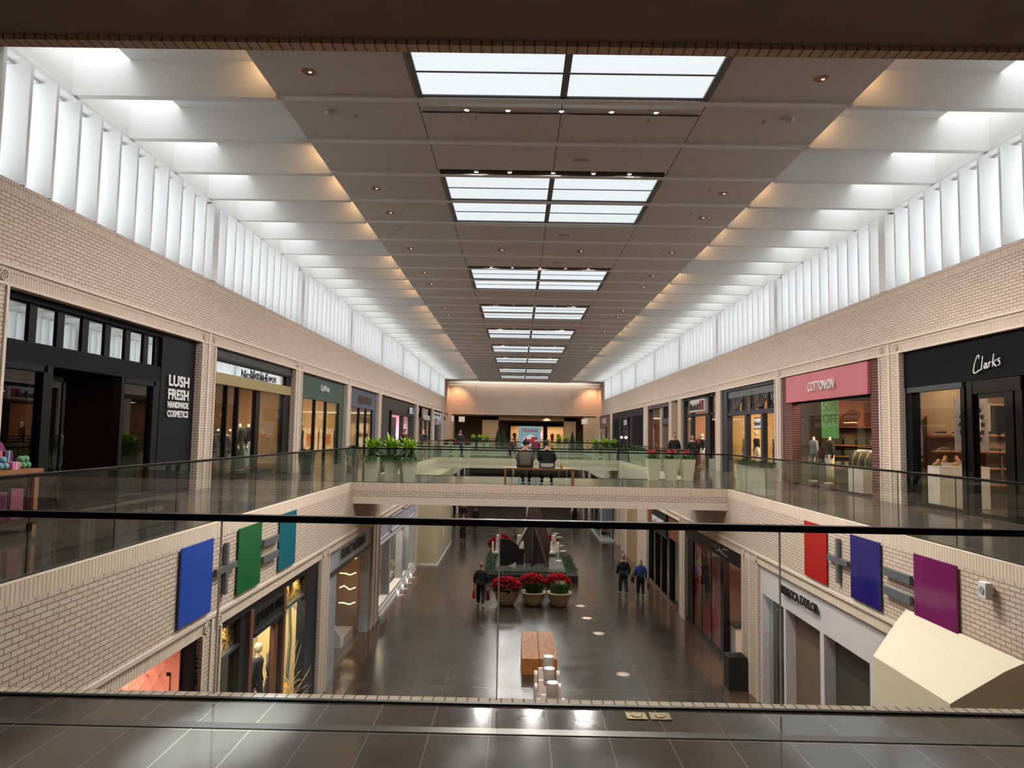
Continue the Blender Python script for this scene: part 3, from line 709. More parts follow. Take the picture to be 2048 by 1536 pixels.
def mannequin(t, p, label, top, bottom, long=False, skin=None, head=True, turn=0.0, coat=False, scale=1.0):
    """a dressed shop dummy, standing on a small base"""
    q = place(t, p); o = thing('mannequin', label, 'mannequin', q, t.rotation_euler.z + turn)
    sm = skin or MANQ
    nodes = {'pel': (0, 0, 0.95), 'ch': (0, -0.01, 1.28), 'nk': (0, 0, 1.47), 'hd': (0, -0.01, 1.56)}
    b = MB(); b.lathe(0, 0, [(0.14, 0.90), (0.13, 1.05), (0.17, 1.3), (0.18, 1.4), (0.06, 1.47), (0.05, 1.56)], 16, sy=0.65)
    for s in (-1, 1):
        b.tube([(s * 0.17, 0, 1.4), (s * 0.23, 0.02, 1.15), (s * 0.22, -0.04, 0.9), (s * 0.22, -0.06, 0.80)], [0.05, 0.04, 0.03, 0.028], 9)
        b.tube([(s * 0.22, -0.06, 0.81), (s * 0.215, -0.08, 0.70)], [0.03, 0.014], 8)
        b.tube([(s * 0.09, 0, 0.92), (s * 0.09, -0.01, 0.5), (s * 0.1, 0.02, 0.09)], [0.085, 0.055, 0.038], 10)
        b.tube([(s * 0.1, 0.05, 0.06), (s * 0.105, -0.15, 0.04)], [0.042, 0.03], 8)
    if head: b.ball((0, -0.01, 1.66), 0.1, 12, 9, (0.78, 0.92, 1.15))
    b.build('body', sm, o, smooth=True)
    tm = mat('cloth_%d_%d_%d' % top, top, 0.85, var=0.12, vscale=16); bmn = mat('cloth_%d_%d_%d' % bottom, bottom, 0.85, var=0.12, vscale=16)
    c = MB(); lo = 0.62 if coat else 0.86
    c.lathe(0, 0, [(0.19 if coat else 0.16, lo), (0.155, 1.05), (0.19, 1.3), (0.2, 1.4), (0.08, 1.46)], 18, sy=0.68)
    for s in (-1, 1): c.tube([(s * 0.17, 0, 1.41), (s * 0.235, 0.02, 1.15), (s * 0.225, -0.04, 0.88)], [0.062, 0.055, 0.045], 9)
    c.build('top', tm, o, smooth=True)
    d = MB()
    if long:
        n = 24; rows = [(0.15, 0.98), (0.19, 0.8), (0.24, 0.45), (0.3, 0.12)]; vs = []
        for r, z in rows:
            for k in range(n):
                a = 2 * PI * k / n; f = 1 + 0.10 * (1 - z) * math.sin(7 * a); vs.append((r * f * math.cos(a), 0.72 * r * f * math.sin(a), z))
        d.add(vs, [(i * n + k, i * n + (k + 1) % n, (i + 1) * n + (k + 1) % n, (i + 1) * n + k) for i in range(len(rows) - 1) for k in range(n)])
        d.build('skirt', bmn, o, smooth=True)
    else:
        for s in (-1, 1): d.tube([(s * 0.075, 0, 0.98), (s * 0.09, -0.01, 0.5), (s * 0.1, 0.02, 0.1)], [0.11, 0.085, 0.075], 12)
        d.build('trousers', bmn, o, smooth=True)
    MB().lathe(0, 0, [(0.2, 0.0), (0.2, 0.02), (0.0, 0.022)], 20).build('base', mat('glass_base', (120, 118, 112), 0.2), o)
    o.scale = (scale,) * 3
    return o
def shoe_mb(kind='boot'):
    b = MB(); n = 12
    secs = [(-0.13, 0.035, 0.10 if kind == 'boot' else 0.06), (-0.10, 0.04, 0.15 if kind == 'boot' else 0.075), (-0.05, 0.042, 0.15 if kind == 'boot' else 0.075), (0.0, 0.042, 0.085), (0.06, 0.048, 0.06), (0.11, 0.045, 0.045), (0.14, 0.025, 0.03)]
    vs = []
    for y, wv, h in secs:
        for k in range(n):
            a = 2 * PI * k / n; vs.append((wv * math.cos(a), y, 0.02 + h / 2 + h / 2 * math.sin(a)))
    b.add(vs, [(i * n + k, i * n + (k + 1) % n, (i + 1) * n + (k + 1) % n, (i + 1) * n + k) for i in range(len(secs) - 1) for k in range(n)] + [tuple(range(n))[::-1], tuple((len(secs) - 1) * n + k for k in range(n))])
    s = MB(); s.poly([(-0.04, -0.135, 0), (0.04, -0.135, 0), (0.048, 0.06, 0), (0.03, 0.145, 0), (-0.03, 0.145, 0), (-0.048, 0.06, 0)], (0, 0, 0.022))
    return b, s
SHOES = {}
def shoe(t, p, col, label, group, rz=0.0, kind='boot'):
    key = (col, kind)
    if key not in SHOES:
        b, s = shoe_mb(kind); o = b.build('shoe', mat('leather_%d_%d_%d' % col, col, 0.5, var=0.15), smooth=True); s.build('sole', mat('sole', (196, 172, 140), 0.6), o); SHOES[key] = o
        o.location = place(t, p); o.rotation_euler = (0, 0, t.rotation_euler.z + rz)
    else: o = dup(SHOES[key], place(t, p), t.rotation_euler.z + rz)
    return tag(o, label, 'shoe', group)

# ------------------------------------------------------------------ upper storefronts, black corner side
FY = 0.16
# 1: black front with the stacked white letters
t, W = shop('black corner storefront with stacked white lettering and a row of seven transom windows', -1, 10.95, 17.82)
BLK = mat('charcoal_panel', (18, 19, 23), 0.6, spec=0.12); BLK2 = boards('charcoal_boards', (22, 23, 27), 0.14, 0.55, dark=0.7, gap=0.06)
bxs(t, 'fascia', BLK, [(0, 5.2, FY, 0.34, 2.62, 2.97), (0, 5.2, FY, 0.34, 3.66, HEAD)])
bxs(t, 'side_panel', BLK2, [(5.18, W, FY - 0.01, 0.34, 0, HEAD)])
fr = [(0.0, 0.12, FY, 0.34, 0, 2.62), (1.2, 1.45, FY, 0.34, 0, 2.62), (3.62, 3.74, FY, 0.34, 0, 2.62), (4.9, 5.18, FY, 0.34, 0, 2.62), (0, 1.3, FY, 0.34, 0, 0.12), (3.7, 5.0, FY, 0.34, 0, 0.12), (0, 1.3, FY, 0.34, 2.5, 2.62), (3.7, 5.0, FY, 0.34, 2.5, 2.62)]
bxs(t, 'frame', DARKTRIM, fr, bevel=0.008)
TX = [(0.1 + i * 0.735) for i in range(8)]
for i in range(7):
    wp_ = bxs(t, 'transom_window', DARKTRIM, [(TX[i] + 0.0, TX[i] + 0.19, 0.225, 0.34, 2.97, 3.66), (TX[i] + 0.19, TX[i + 1], 0.24, 0.34, 2.97, 3.0), (TX[i] + 0.19, TX[i + 1], 0.24, 0.34, 3.63, 3.66)])
    MB().box(TX[i] + 0.19, TX[i + 1], 0.26, 0.27, 3.0, 3.63).build('pane', glass('mirror_glass_%d' % i, (0.05, 0.055, 0.06), 7.0, rough=0.02) if i == 0 else MATS['mirror_glass_0'], wp_)
bxs(t, 'end_post', DARKTRIM, [(5.0, 5.2, 0.225, 0.34, 2.97, 3.66)])
panes(t, [(0.12, 1.2, 0.12, 2.5), (3.74, 4.9, 0.12, 2.5)], 0.24, SGLASSD)
d = bxs(t, 'door', DARKTRIM, [(1.45, 1.53, 0.6, 0.66, 0, 2.5), (2.42, 2.50, 0.6, 0.66, 0, 2.5), (1.45, 2.5, 0.6, 0.66, 2.4, 2.5), (1.45, 2.5, 0.6, 0.66, 0, 0.12)]); MB().box(1.53, 2.42, 0.62, 0.63, 0.12, 2.4).build('door_glass', SGLASSD, d)
MB().tube([(2.38, 0.56, 0.8), (2.38, 0.52, 0.85), (2.38, 0.52, 1.35), (2.38, 0.56, 1.4)], 0.012, 8).build('door_handle', STEEL, d)
WL = mat('white_letters', (226, 226, 226), 0.5)
for s_, z, h, xw in (('LUSH', 2.56, 0.27, 1.02), ('FRESH', 2.24, 0.26, 1.02), ('HANDMADE', 2.04, 0.155, 1.04), ('COSMETICS', 1.82, 0.165, 1.04)):
    text(s_, WL, t, (5.48, FY - 0.05, z), h, xw, 0.05, 0.03)
room(t, W, 3.7, 3.6, (46, 42, 40), (40, 34, 30))
lamp_in(t, (1.8, 2.6, 3.4), 0.6, 0.2, 10, WARM)
for i, (x, z, c, nm) in enumerate([(2.95, 2.35, (190, 40, 60), 'pink and white wrapped gift box on a dark shelf, topmost'), (2.9, 1.9, (200, 80, 30), 'orange gift box on a dark shelf'), (3.1, 1.45, (210, 120, 30), 'amber gift box on a dark shelf'), (3.15, 1.0, (160, 50, 90), 'purple gift box on a dark shelf, lowest')]):
    q = place(t, (x, 3.3, z)); o = MB().box(-0.3, 0.3, -0.15, 0.15, 0, 0.26).build('gift_box', mat('gift_%d' % i, c, 0.5)); o.location = q; o.rotation_euler = t.rotation_euler; tag(o, nm, 'box')
    MB().box(-0.31, 0.31, -0.02, 0.02, 0, 0.265).build('ribbon', WL, o)
sh = thing('wall_shelf', 'tall dark shelf unit at the back of the black corner shop', 'shelf', place(t, (2.2, 3.42, 0)), t.rotation_euler.z)
for z in (0.98, 1.43, 1.88, 2.33): MB().box(0, 1.6, -0.28, 0.16, z - 0.03, z).build('shelf_board', mat('dark_wood', (60, 40, 28), 0.5), sh)
for x in (0, 1.57): MB().box(x, x + 0.03, -0.28, 0.16, 0, 2.8).build('side_panel', mat('dark_wood'), sh)

# display table outside with bath bombs
q = (-7.55, 9.95, 0)
tb = thing('display_table', 'low wooden display table stacked with bright bath products', 'table', q, R(90))
OAKM = wood('display_wood', (120, 78, 44), (150, 102, 60), 0.5)
MB().box(-1.6, 0.62, -0.42, 0.42, 0.84, 0.93).build('top', OAKM, tb); MB().box(-1.6, 0.62, -0.42, 0.42, 0.14, 0.20).build('lower_shelf', mat('dark_wood'), tb)
for x in (-1.55, 0.5):
    for y in (-0.38, 0.30): MB().box(x, x + 0.09, y, y + 0.09, 0, 0.84).build('leg', OAKM, tb)
def onto(x, y, z): return (q[0] - y, q[1] + x, z)
ar = MB(); pts = []
for k in range(15):
    a = PI * k / 14; pts.append((0.18 + 0.42 * math.cos(a), 0, 0.0 + 0.62 * math.sin(a) ** 0.9))
ar.poly(pts + [], (0, 0.03, 0), 0); o = ar.build('display_board', mat('plum_board', (120, 34, 92), 0.6)); o.location = onto(0.30, 0.15, 0.93); o.scale = (0.55, 1, 0.66); o.rotation_euler = (0, 0, R(90)); tag(o, 'plum arch-shaped display board with a yellow arch on it, standing on the table', 'sign')
ar = MB(); ar.poly([(0.18 + 0.28 * math.cos(PI * k / 14), -0.012, 0.40 * math.sin(PI * k / 14)) for k in range(15)], (0, 0.01, 0)); ar.build('yellow_arch', mat('mustard', (206, 160, 44), 0.6), o)
random.seed(4)
BB = [((96, 150, 110), 'mint green', [(0.30, 0), (0.40, 0), (0.50, 0), (0.35, 1), (0.45, 1)]), ((110, 160, 176), 'pale blue', [(-0.06, 0), (0.04, 0), (-0.16, 0), (-0.01, 1)]), ((206, 60, 90), 'raspberry pink', [(-0.28, 0), (-0.38, 0), (-0.48, 0), (-0.33, 1)]), ((226, 96, 60), 'coral', [(-0.8, 0), (-0.9, 0), (-1.0, 0), (-0.85, 1)])]
for c, nm, ps in BB:
    pr = None
    for x, l in ps:
        if pr is None: pr = MB().ball((0, 0, 0), 0.052, 16, 10).build('bath_bomb', mat('bomb_%d' % c[0], c, 0.9, bump=0.2), smooth=True); o = pr
        else: o = pr.copy(); C.objects.link(o)
        o.location = onto(x, -0.25, 0.984 + l * 0.087); tag(o, nm + ' bath bomb in a small heap on the wooden display table', 'bath bomb', nm + ' bath bombs on the display table')
for i, (x, y, z, s_, c, nm) in enumerate([(0.17, -0.28, 0.93, (0.12, 0.1, 0.11), (214, 110, 150), 'pink patterned soap box on the display table beside mint bath bombs'), (-0.12, 0.02, 0.93, (0.2, 0.15, 0.2), (222, 70, 40), 'red-orange gift box on the display table'), (-0.14, 0.04, 1.13, (0.15, 0.12, 0.14), (230, 214, 170), 'cream gift box stacked on the red-orange one'), (0.36, 0.02, 0.93, (0.2, 0.16, 0.26), (60, 44, 80), 'dark purple gift bag on the display table'), (0.12, -0.08, 0.93, (0.1, 0.08, 0.26), (200, 40, 60), 'slim red bottle box on the display table'),
                      (-0.55, -0.1, 0.20, (0.3, 0.3, 0.36), (170, 90, 160), 'pink and blue drum gift on the lower shelf'), (-0.20, -0.1, 0.20, (0.26, 0.26, 0.3), (110, 60, 110), 'violet gift box on the lower shelf'), (0.08, -0.15, 0.20, (0.24, 0.2, 0.4), (150, 90, 120), 'tall mauve patterned box on the lower shelf'), (0.34, 0.15, 0.20, (0.22, 0.2, 0.25), (90, 50, 90), 'dark plum patterned box on the lower shelf'), (0.36, -0.2, 0.20, (0.18, 0.16, 0.44), (176, 110, 130), 'dusty pink tall box at the end of the lower shelf')]):
    o = MB().box(-s_[0] / 2, s_[0] / 2, -s_[1] / 2, s_[1] / 2, 0, s_[2]).build('gift_box', mat('gb_%d' % i, c, 0.5, var=0.45, vscale=30), bevel=0.006); o.location = onto(x, y, z); o.rotation_euler = (0, 0, R(90 + i * 7 - 12)); tag(o, nm, 'box')
    MB().box(-0.012, 0.012, -s_[1] / 2 - 0.003, s_[1] / 2 + 0.003, 0.0, s_[2] + 0.003).build('ribbon', mat('ribbon_silver', (210, 190, 200), 0.3), o)

# 2: gold framed front
t, W = shop('gold framed storefront with black letters on the transom glass', -1, 18.65, 25.45)
GOLD = mat('champagne_frame', (166, 148, 100), 0.4, 0.35)
STB = brick('stacked_grey_stone', (58, 58, 62), (26, 27, 30), (20, 20, 22), bw=0.42, rh=0.075, ms=0.004, axis='x', rough=0.3)
bxs(t, 'frame', GOLD, [(0, 0.28, 0.08, 0.34, 0, HEAD - 0.05), (0.2, W - 0.1, 0.10, 0.34, 2.80, 3.12)], bevel=0.006)
bxs(t, 'stone_band', STB, [(0.2, W, 0.12, 0.34, 3.52, HEAD)])
bxs(t, 'dark_frame', DARKTRIM, [(0.2, W, 0.11, 0.34, 3.46, 3.53), (6.1, W, FY, 0.34, 0, 2.8), (3.62, 3.95, FY + 0.05, 0.34, 0, 2.8), (6.3, W, FY, 0.34, 3.12, 3.5), (2.05, 2.13, FY, 0.3, 0, 2.8), (1.25, 1.30, FY, 0.3, 0, 2.8)])
MB().box(0.28, 6.3, 0.22, 0.232, 3.12, 3.46).build('transom_glass', MATS['mirror_glass_0'], t)
panes(t, [(0.28, 1.25, 0.03, 2.8), (1.3, 2.05, 0.03, 2.8), (3.95, 6.1, 0.03, 2.8)], 0.22)
text('Nicole Kwon', BLACK, t, (2.7, 0.08, 3.13), 0.27, 2.3, 0.03, 0.02)
room(t, W, 3.4, 4.2, (160, 124, 86), (80, 62, 46), ceilc=(60, 48, 38))
bxs(t, 'plinth', mat('black_plinth', (26, 26, 28), 0.4), [(3.3, 6.2, 0.5, 1.6, 0.0, 0.18)])
lamp_in(t, (2.0, 2.4, 3.3), 2.6, 1.0, 22, (1.0, 0.76, 0.5)); lamp_in(t, (4.6, 0.9, 3.3), 0.8, 0.3, 22, WARMW)
CA, CB_, CC, CD = cname((52, 46, 42), 'charcoal garment'), cname((110, 84, 74), 'taupe garment'), cname((70, 74, 66), 'olive grey garment'), cname((30, 30, 34), 'black garment')
rack(t, 0.9, 3.3, 1.05, 1.5, [CA, CB_, CC, CD], 'clothes on the racks of the gold framed shop', where='in the gold framed shop')
rack(t, 5.0, 6.4, 2.6, 1.7, [CD, CA], 'dark clothes deep in the gold framed shop', where='deep in the orange lit shop')
mannequin(t, (4.4, 1.0, 0.18), 'headless dress form in a long green dress behind the gold framed window', (62, 74, 54), (58, 70, 52), long=True, head=False)
mannequin(t, (5.4, 1.1, 0.18), 'dress form in a black top and pale teal skirt behind the gold framed window', (24, 24, 26), (112, 134, 128), long=True, head=False)
mannequin(t, (0.75, 0.62, 0.0), 'dress form in a grey tweed coat near the gold door post', (110, 100, 92), (60, 52, 48), head=False, coat=True)
for i, (x, nm) in enumerate([(0.35, 'small white framed card leaning on the dark window sill, nearer the gold post'), (0.62, 'small white framed card leaning on the dark window sill, farther from the gold post')]):
    o = MB().box(-0.13, 0.13, -0.01, 0.01, 0, 0.36).build('framed_card', WL); MB().box(-0.10, 0.10, -0.014, -0.01, 0.05, 0.31).build('print', mat('card_print', (90, 80, 76), 0.6, var=0.5, vscale=20), o)
    o.location = place(t, (x + 0.3, 0.5, 0.0)); o.rotation_euler = (R(-12), 0, t.rotation_euler.z); tag(o, nm, 'card')

# 3: green shiplap front
t, W = shop('dark green boarded storefront with white lettering', -1, 26.25, 33.3)
GRN = boards('green_shiplap', (70, 88, 80), 0.16, 0.55, dark=0.6, gap=0.06)
bxs(t, 'fascia', GRN, [(0, W, FY, 0.34, 2.82, HEAD), (0, 0.65, FY, 0.34, 0, 2.82), (6.3, W, FY, 0.34, 0, 2.82)])
bxs(t, 'frame', DARKTRIM, [(0.65, 0.70, FY, 0.3, 0, 2.82), (6.25, 6.3, FY, 0.3, 0, 2.82), (4.1, 4.14, FY, 0.3, 0, 2.82), (2.4, 2.44, FY, 0.3, 0, 2.82)])
panes(t, [(0.7, 2.4, 0.03, 2.82), (2.44, 4.1, 0.03, 2.82), (4.14, 6.25, 0.03, 2.82)], 0.22)
text('UpWest', WL, t, (2.95, FY - 0.05, 3.13), 0.36, 1.35, 0.04, 0.0)
room(t, W, 3.3, 4.0, (196, 168, 118), (120, 92, 64), ceilc=(230, 214, 186))
lamp_in(t, (3.5, 1.6, 3.2), 4.0, 0.9, 55, (1.0, 0.80, 0.56))
for i in range(5):
    o = MB().lathe(0, 0, [(0.05, 0.0), (0.05, 0.1), (0.0, 0.1)], 12).build('spot_lamp', BULB); o.location = place(t, (1.0 + i * 1.15, 0.9, 2.95)); tag(o, 'small glowing spotlight behind the green boarded window', 'lamp', 'spotlights in the green boarded shop')
tr = thing('christmas_tree', 'slim dark christmas tree with tiny lights behind the green boarded front', 'tree', place(t, (1.9, 1.4, 0)), 0)
b = MB()
random.seed(8)
for i in range(420):
    z = 0.35 + 1.6 * (i / 420); r = 0.42 * (1 - (z - 0.35) / 1.75); a = i * 2.4
    b.leaf((0.1 * r * math.cos(a), 0.1 * r * math.sin(a), z + 0.03), (math.cos(a), math.sin(a), 0), -0.15, r, 0.05, 0.15, seg=2)
b.build('foliage', LEAFD, tr); MB().tube([(0, 0, 0), (0, 0, 1.6)], 0.03, 8).build('trunk', mat('dark_wood'), tr)
b = MB()
for i in range(60):
    z = 0.4 + 1.45 * (i / 60); r = 0.38 * (1 - (z - 0.35) / 1.75); a = i * 2.1; b.ball((r * math.cos(a), r * math.sin(a), z), 0.014, 6, 4)
lo = b.build('fairy_lights', BULB, tr); lo['kind'] = 'stuff'
o = MB().box(-0.45, 0.45, -0.3, 0.3, 0, 0.75).build('plinth', WL, bevel=0.01); o.location = place(t, (1.0, 0.8, 0)); o.rotation_euler = t.rotation_euler; tag(o, 'white display plinth at the near end of the green boarded window', 'plinth')
mannequin(t, (3.3, 1.0, 0.12), 'mannequin in a dark coat holding a bag behind the green boarded front', (34, 34, 38), (30, 32, 34), coat=True)
mannequin(t, (4.1, 1.5, 0.12), 'mannequin in a camel jumper behind the green boarded front', (150, 118, 80), (40, 42, 46))
for i, (x, z, nm) in enumerate([(4.6, 1.4, 'lit cream poster with orange print, nearer of two, in the green boarded shop'), (5.5, 1.4, 'lit cream poster with orange print, farther of two, in the green boarded shop')]):
    o = MB().box(-0.33, 0.33, -0.02, 0.02, 0, 1.0).build('poster', mat('cream_card', (226, 206, 168), 0.6)); MB().box(-0.2, 0.2, -0.026, -0.02, 0.2, 0.75).build('print', mat('orange_print', (196, 120, 60), 0.6, var=0.6, vscale=5), o)
    o.location = (-9.0 - (0.75 if x > 5 else 0), 33.1, z - 0.75); tag(o, nm, 'poster')

# 4: slate blue front
t, W = shop('slate blue storefront with bronze lettering', -1, 34.0, 40.9)
BLU = mat('slate_blue', (72, 76, 96), 0.6)
bxs(t, 'fascia', BLU, [(0, W, FY, 0.34, 2.78, HEAD), (0, 0.5, FY, 0.34, 0, 2.78), (6.1, W, FY, 0.34, 0, 2.78)])
bxs(t, 'frame', DARKTRIM, [(0.5, 0.56, FY, 0.3, 0, 2.78), (6.04, 6.1, FY, 0.3, 0, 2.78), (2.7, 2.76, FY, 0.3, 0, 2.78), (4.4, 4.44, FY, 0.3, 0, 2.78)])
panes(t, [(0.56, 2.7, 0.03, 2.78), (4.44, 6.04, 0.03, 2.78), (2.76, 4.4, 0.03, 2.78)], 0.22)
text('SARAH PRUIT', mat('bronze_letters', (94, 66, 52), 0.5, 0.2), t, (2.2, FY - 0.05, 3.02), 0.42, 3.4, 0.05, 0.01)
room(t, W, 3.3, 4.0, (160, 144, 118), (100, 84, 66))
lamp_in(t, (3.5, 1.6, 3.2), 3.0, 0.8, 55, (1.0, 0.8, 0.56))
mannequin(t, (1.2, 1.0, 0.1), 'mannequin in black behind the slate blue window', (26, 26, 28), (24, 24, 26))
for i, (z, nm) in enumerate([(1.75, 'framed print hung above another in the slate blue shop'), (0.95, 'framed print with a dark flower, hung below another in the slate blue shop')]):
    o = MB().box(-0.3, 0.3, -0.02, 0.02, 0, 0.65).build('framed_print', mat('pale_frame', (186, 160, 120), 0.5)); MB().box(-0.25, 0.25, -0.026, -0.02, 0.05, 0.6).build('print', mat('print_paper', (222, 212, 190), 0.6, var=0.25, vscale=4), o)
    o.location = (-8.95, 40.7, z - 0.35); tag(o, nm, 'picture')

# 5: wide dark grey front with a bright pink-white doorway
t, W = shop('wide dark grey storefront with a bright pink-lit doorway', -1, 41.7, 56.4)
GRY = tiles('grey_slab_panel', (64, 60, 58), (70, 66, 63), (52, 49, 47), 3.0, 1.8, 0.02, 0.4, cloud=0.15, spec=1.5)
bxs(t, 'fascia', mat('grey_panel', (58, 55, 53), 0.6, spec=0.2, var=0.12, vscale=1.5), [(0, W, FY, 0.34, 2.72, HEAD), (0, 3.7, FY, 0.34, 0, 2.72), (12.6, W, FY, 0.34, 0, 2.72)])
bxs(t, 'frame', DARKTRIM, [(3.6, 3.9, 0.04, 0.34, 0, 2.95), (12.5, 12.8, 0.04, 0.34, 0, 2.95), (3.6, 12.8, 0.04, 0.34, 2.7, 2.95), (8.8, 9.6, 0.2, 0.4, 0, 2.7)])
bxs(t, 'sliding_door', mat('plum_grey_door', (60, 50, 52), 0.4), [(3.9, 7.0, 0.3, 0.36, 0, 2.55)])
s_ = bxs(t, 'blade_sign', WL, [(11.2, 12.3, -0.02, 0.06, 2.95, 3.4)]); MB().box(12.4, 13.2, -0.02, 0.06, 2.92, 3.38).build('blue_panel', mat('sign_blue', (60, 120, 166), 0.5), s_)
text('e&c', mat('grey_text', (110, 110, 112), 0.5), t, (11.4, -0.06, 3.05), 0.22, 0.7, 0.02)
room(t, W, 3.0, 4.5, (236, 208, 214), (190, 170, 170), x0=0.0)
lamp_in(t, (8.5, 2.2, 2.9), 6.0, 2.0, 300, (1.0, 0.86, 0.90))
panes(t, [(9.6, 12.5, 0.03, 2.7)], 0.25)

# 6: dark front with glass sign box
t, W = shop('black storefront with pale raised letters over tall doors, between two concrete piers', -1, 57.3, 67.0)
bxs(t, 'frame', DARKTRIM, [(0, 0.2, FY, 0.34, 0, HEAD), (0, W, FY, 0.34, 2.55, 2.8), (0, W, FY, 0.34, 3.65, HEAD), (W - 0.5, W, FY, 0.34, 0, HEAD), (3.2, 3.7, FY, 0.34, 0, HEAD), (6.2, 6.5, FY, 0.34, 0, 2.6)])
panes(t, [(0.2, 3.2, 0, 2.55), (3.7, 6.2, 0, 2.55), (6.5, 9.2, 0, 2.55)], 0.22, SGLASSD); bxs(t, 'sign_panel', mat('warm_grey', (150, 136, 126), 0.5), [(3.7, 7.4, FY, 0.3, 2.8, 3.65)])
text('VOICELINE', WL, t, (4.0, FY - 0.05, 2.65), 0.45, 4.6, 0.05, 0.02)
room(t, W, 3.3, 4.0, (110, 84, 64), (70, 56, 46)); lamp_in(t, (5.5, 2.0, 3.1), 2.0, 0.6, 60, WARM)
o = MB().box(-0.9, 0.9, -0.03, 0.03, 0, 1.5).build('screen', emit('orange_screen', (1.0, 0.34, 0.12), 1.6)); o.location = place(t, (4.7, 1.5, 0.55)); o.rotation_euler = t.rotation_euler; tag(o, 'glowing orange screen inside the black shop with pale letters', 'screen')
# 7: blue-white banner front
t, W = shop('storefront with a blue and white picture banner across the top', -1, 67.9, 75.6)
bn = bxs(t, 'banner', mat('banner_white', (196, 206, 222), 0.6, var=0.2, vscale=1.2), [(0.2, W - 0.6, 0.02, 0.1, 2.35, 3.6)])
MB().poly([(4.4, 0.015, 2.36), (6.8, 0.015, 2.36), (5.6, 0.015, 3.0)], (0, -0.01, 0)).build('blue_triangle', mat('banner_blue', (84, 128, 170), 0.6), bn)
MB().box(0.8, 3.8, 0.005, 0.018, 2.4, 2.95).build('pictures', mat('banner_photo', (150, 100, 104), 0.6, var=0.5, vscale=3), bn)
MB().box(0.8, 5.8, 0.005, 0.018, 3.2, 3.45).build('dark_text_strip', mat('banner_dark', (84, 84, 92), 0.6), bn)
bxs(t, 'frame', DARKTRIM, [(0, 0.2, FY, 0.34, 0, HEAD), (2.4, 5.8, FY, 0.34, 0, 2.35), (W - 0.4, W, FY, 0.34, 0, HEAD), (0, W, FY, 0.34, 2.3, HEAD)])
bxs(t, 'white_panel', WL, [(0.6, 2.2, FY, 0.3, 0, 2.3)])
bxs(t, 'grey_panel', mat('blue_grey', (96, 106, 120), 0.5), [(5.8, 7.3, FY, 0.3, 0, 2.3)])
# 8: pale front
t, W = shop('pale grey storefront with a small dark sign, last before the far wall', -1, 76.6, 81.9)
bxs(t, 'fascia', mat('pale_grey_panel', (196, 188, 182), 0.6), [(0, W, FY, 0.34, 2.5, HEAD), (0, 1.2, FY, 0.34, 0, 2.5), (4.4, W, FY, 0.34, 0, 2.5)])
bxs(t, 'sign', BLACK, [(0.9, 3.6, 0.08, 0.16, 2.95, 3.35)]); bxs(t, 'door', mat('lilac_grey', (170, 164, 172), 0.5), [(1.2, 4.4, 0.26, 0.3, 0, 2.5)])

# ------------------------------------------------------------------ upper storefronts, pink storefront side
# black shoe shop with white script
t, W = shop('black shoe shop front with white handwritten lettering', 1, 9.7, 17.57)
BK_ = mat('matt_black_panel', (13, 14, 15), 0.7, spec=0.12)
bxs(t, 'fascia', BK_, [(0, W, 0.10, 0.34, 2.88, HEAD), (0, 0.28, 0.12, 0.34, 0, 2.88)])
bxs(t, 'header_strip', mat('dark_grey_metal', (66, 72, 72), 0.4, 0.4), [(0.15, 2.3, 0.08, 0.3, 2.76, 2.88)])
bxs(t, 'frame', BLACKG, [(2.2, 2.34, 0.10, 0.22, 0, 2.76), (2.34, 2.55, 0.13, 0.25, 0, 2.88), (3.5, 3.75, 0.16, 0.3, 0, 2.88), (3.8, 4.0, 0.16, 0.3, 0, 2.88), (2.34, 4.0, 0.14, 0.28, 2.6, 2.88), (0.28, 2.2, 0.14, 0.3, 0, 0.12), (5.6, 5.8, 0.16, 0.34, 0, 2.88), (4.0, W, 0.14, 0.3, 0, 0.12)], bevel=0.005)
panes(t, [(0.28, 1.05, 0.12, 2.76), (1.06, 2.2, 0.12, 2.76), (4.0, 5.6, 0.12, 2.88), (5.8, W, 0.12, 2.88)], 0.22)
d = bxs(t, 'door', BLACKG, [(2.55, 2.60, 0.20, 0.25, 0, 2.6), (3.44, 3.5, 0.20, 0.25, 0, 2.6), (2.55, 3.5, 0.20, 0.25, 2.5, 2.6), (2.55, 3.5, 0.20, 0.25, 0, 0.1)]); MB().box(2.60, 3.44, 0.22, 0.23, 0.1, 2.5).build('door_glass', SGLASS, d)
MB().tube([(3.38, 0.19, 0.9), (3.38, 0.17, 0.92), (3.38, 0.17, 1.3), (3.38, 0.19, 1.32)], 0.012, 8).build('door_handle', STEEL, d)
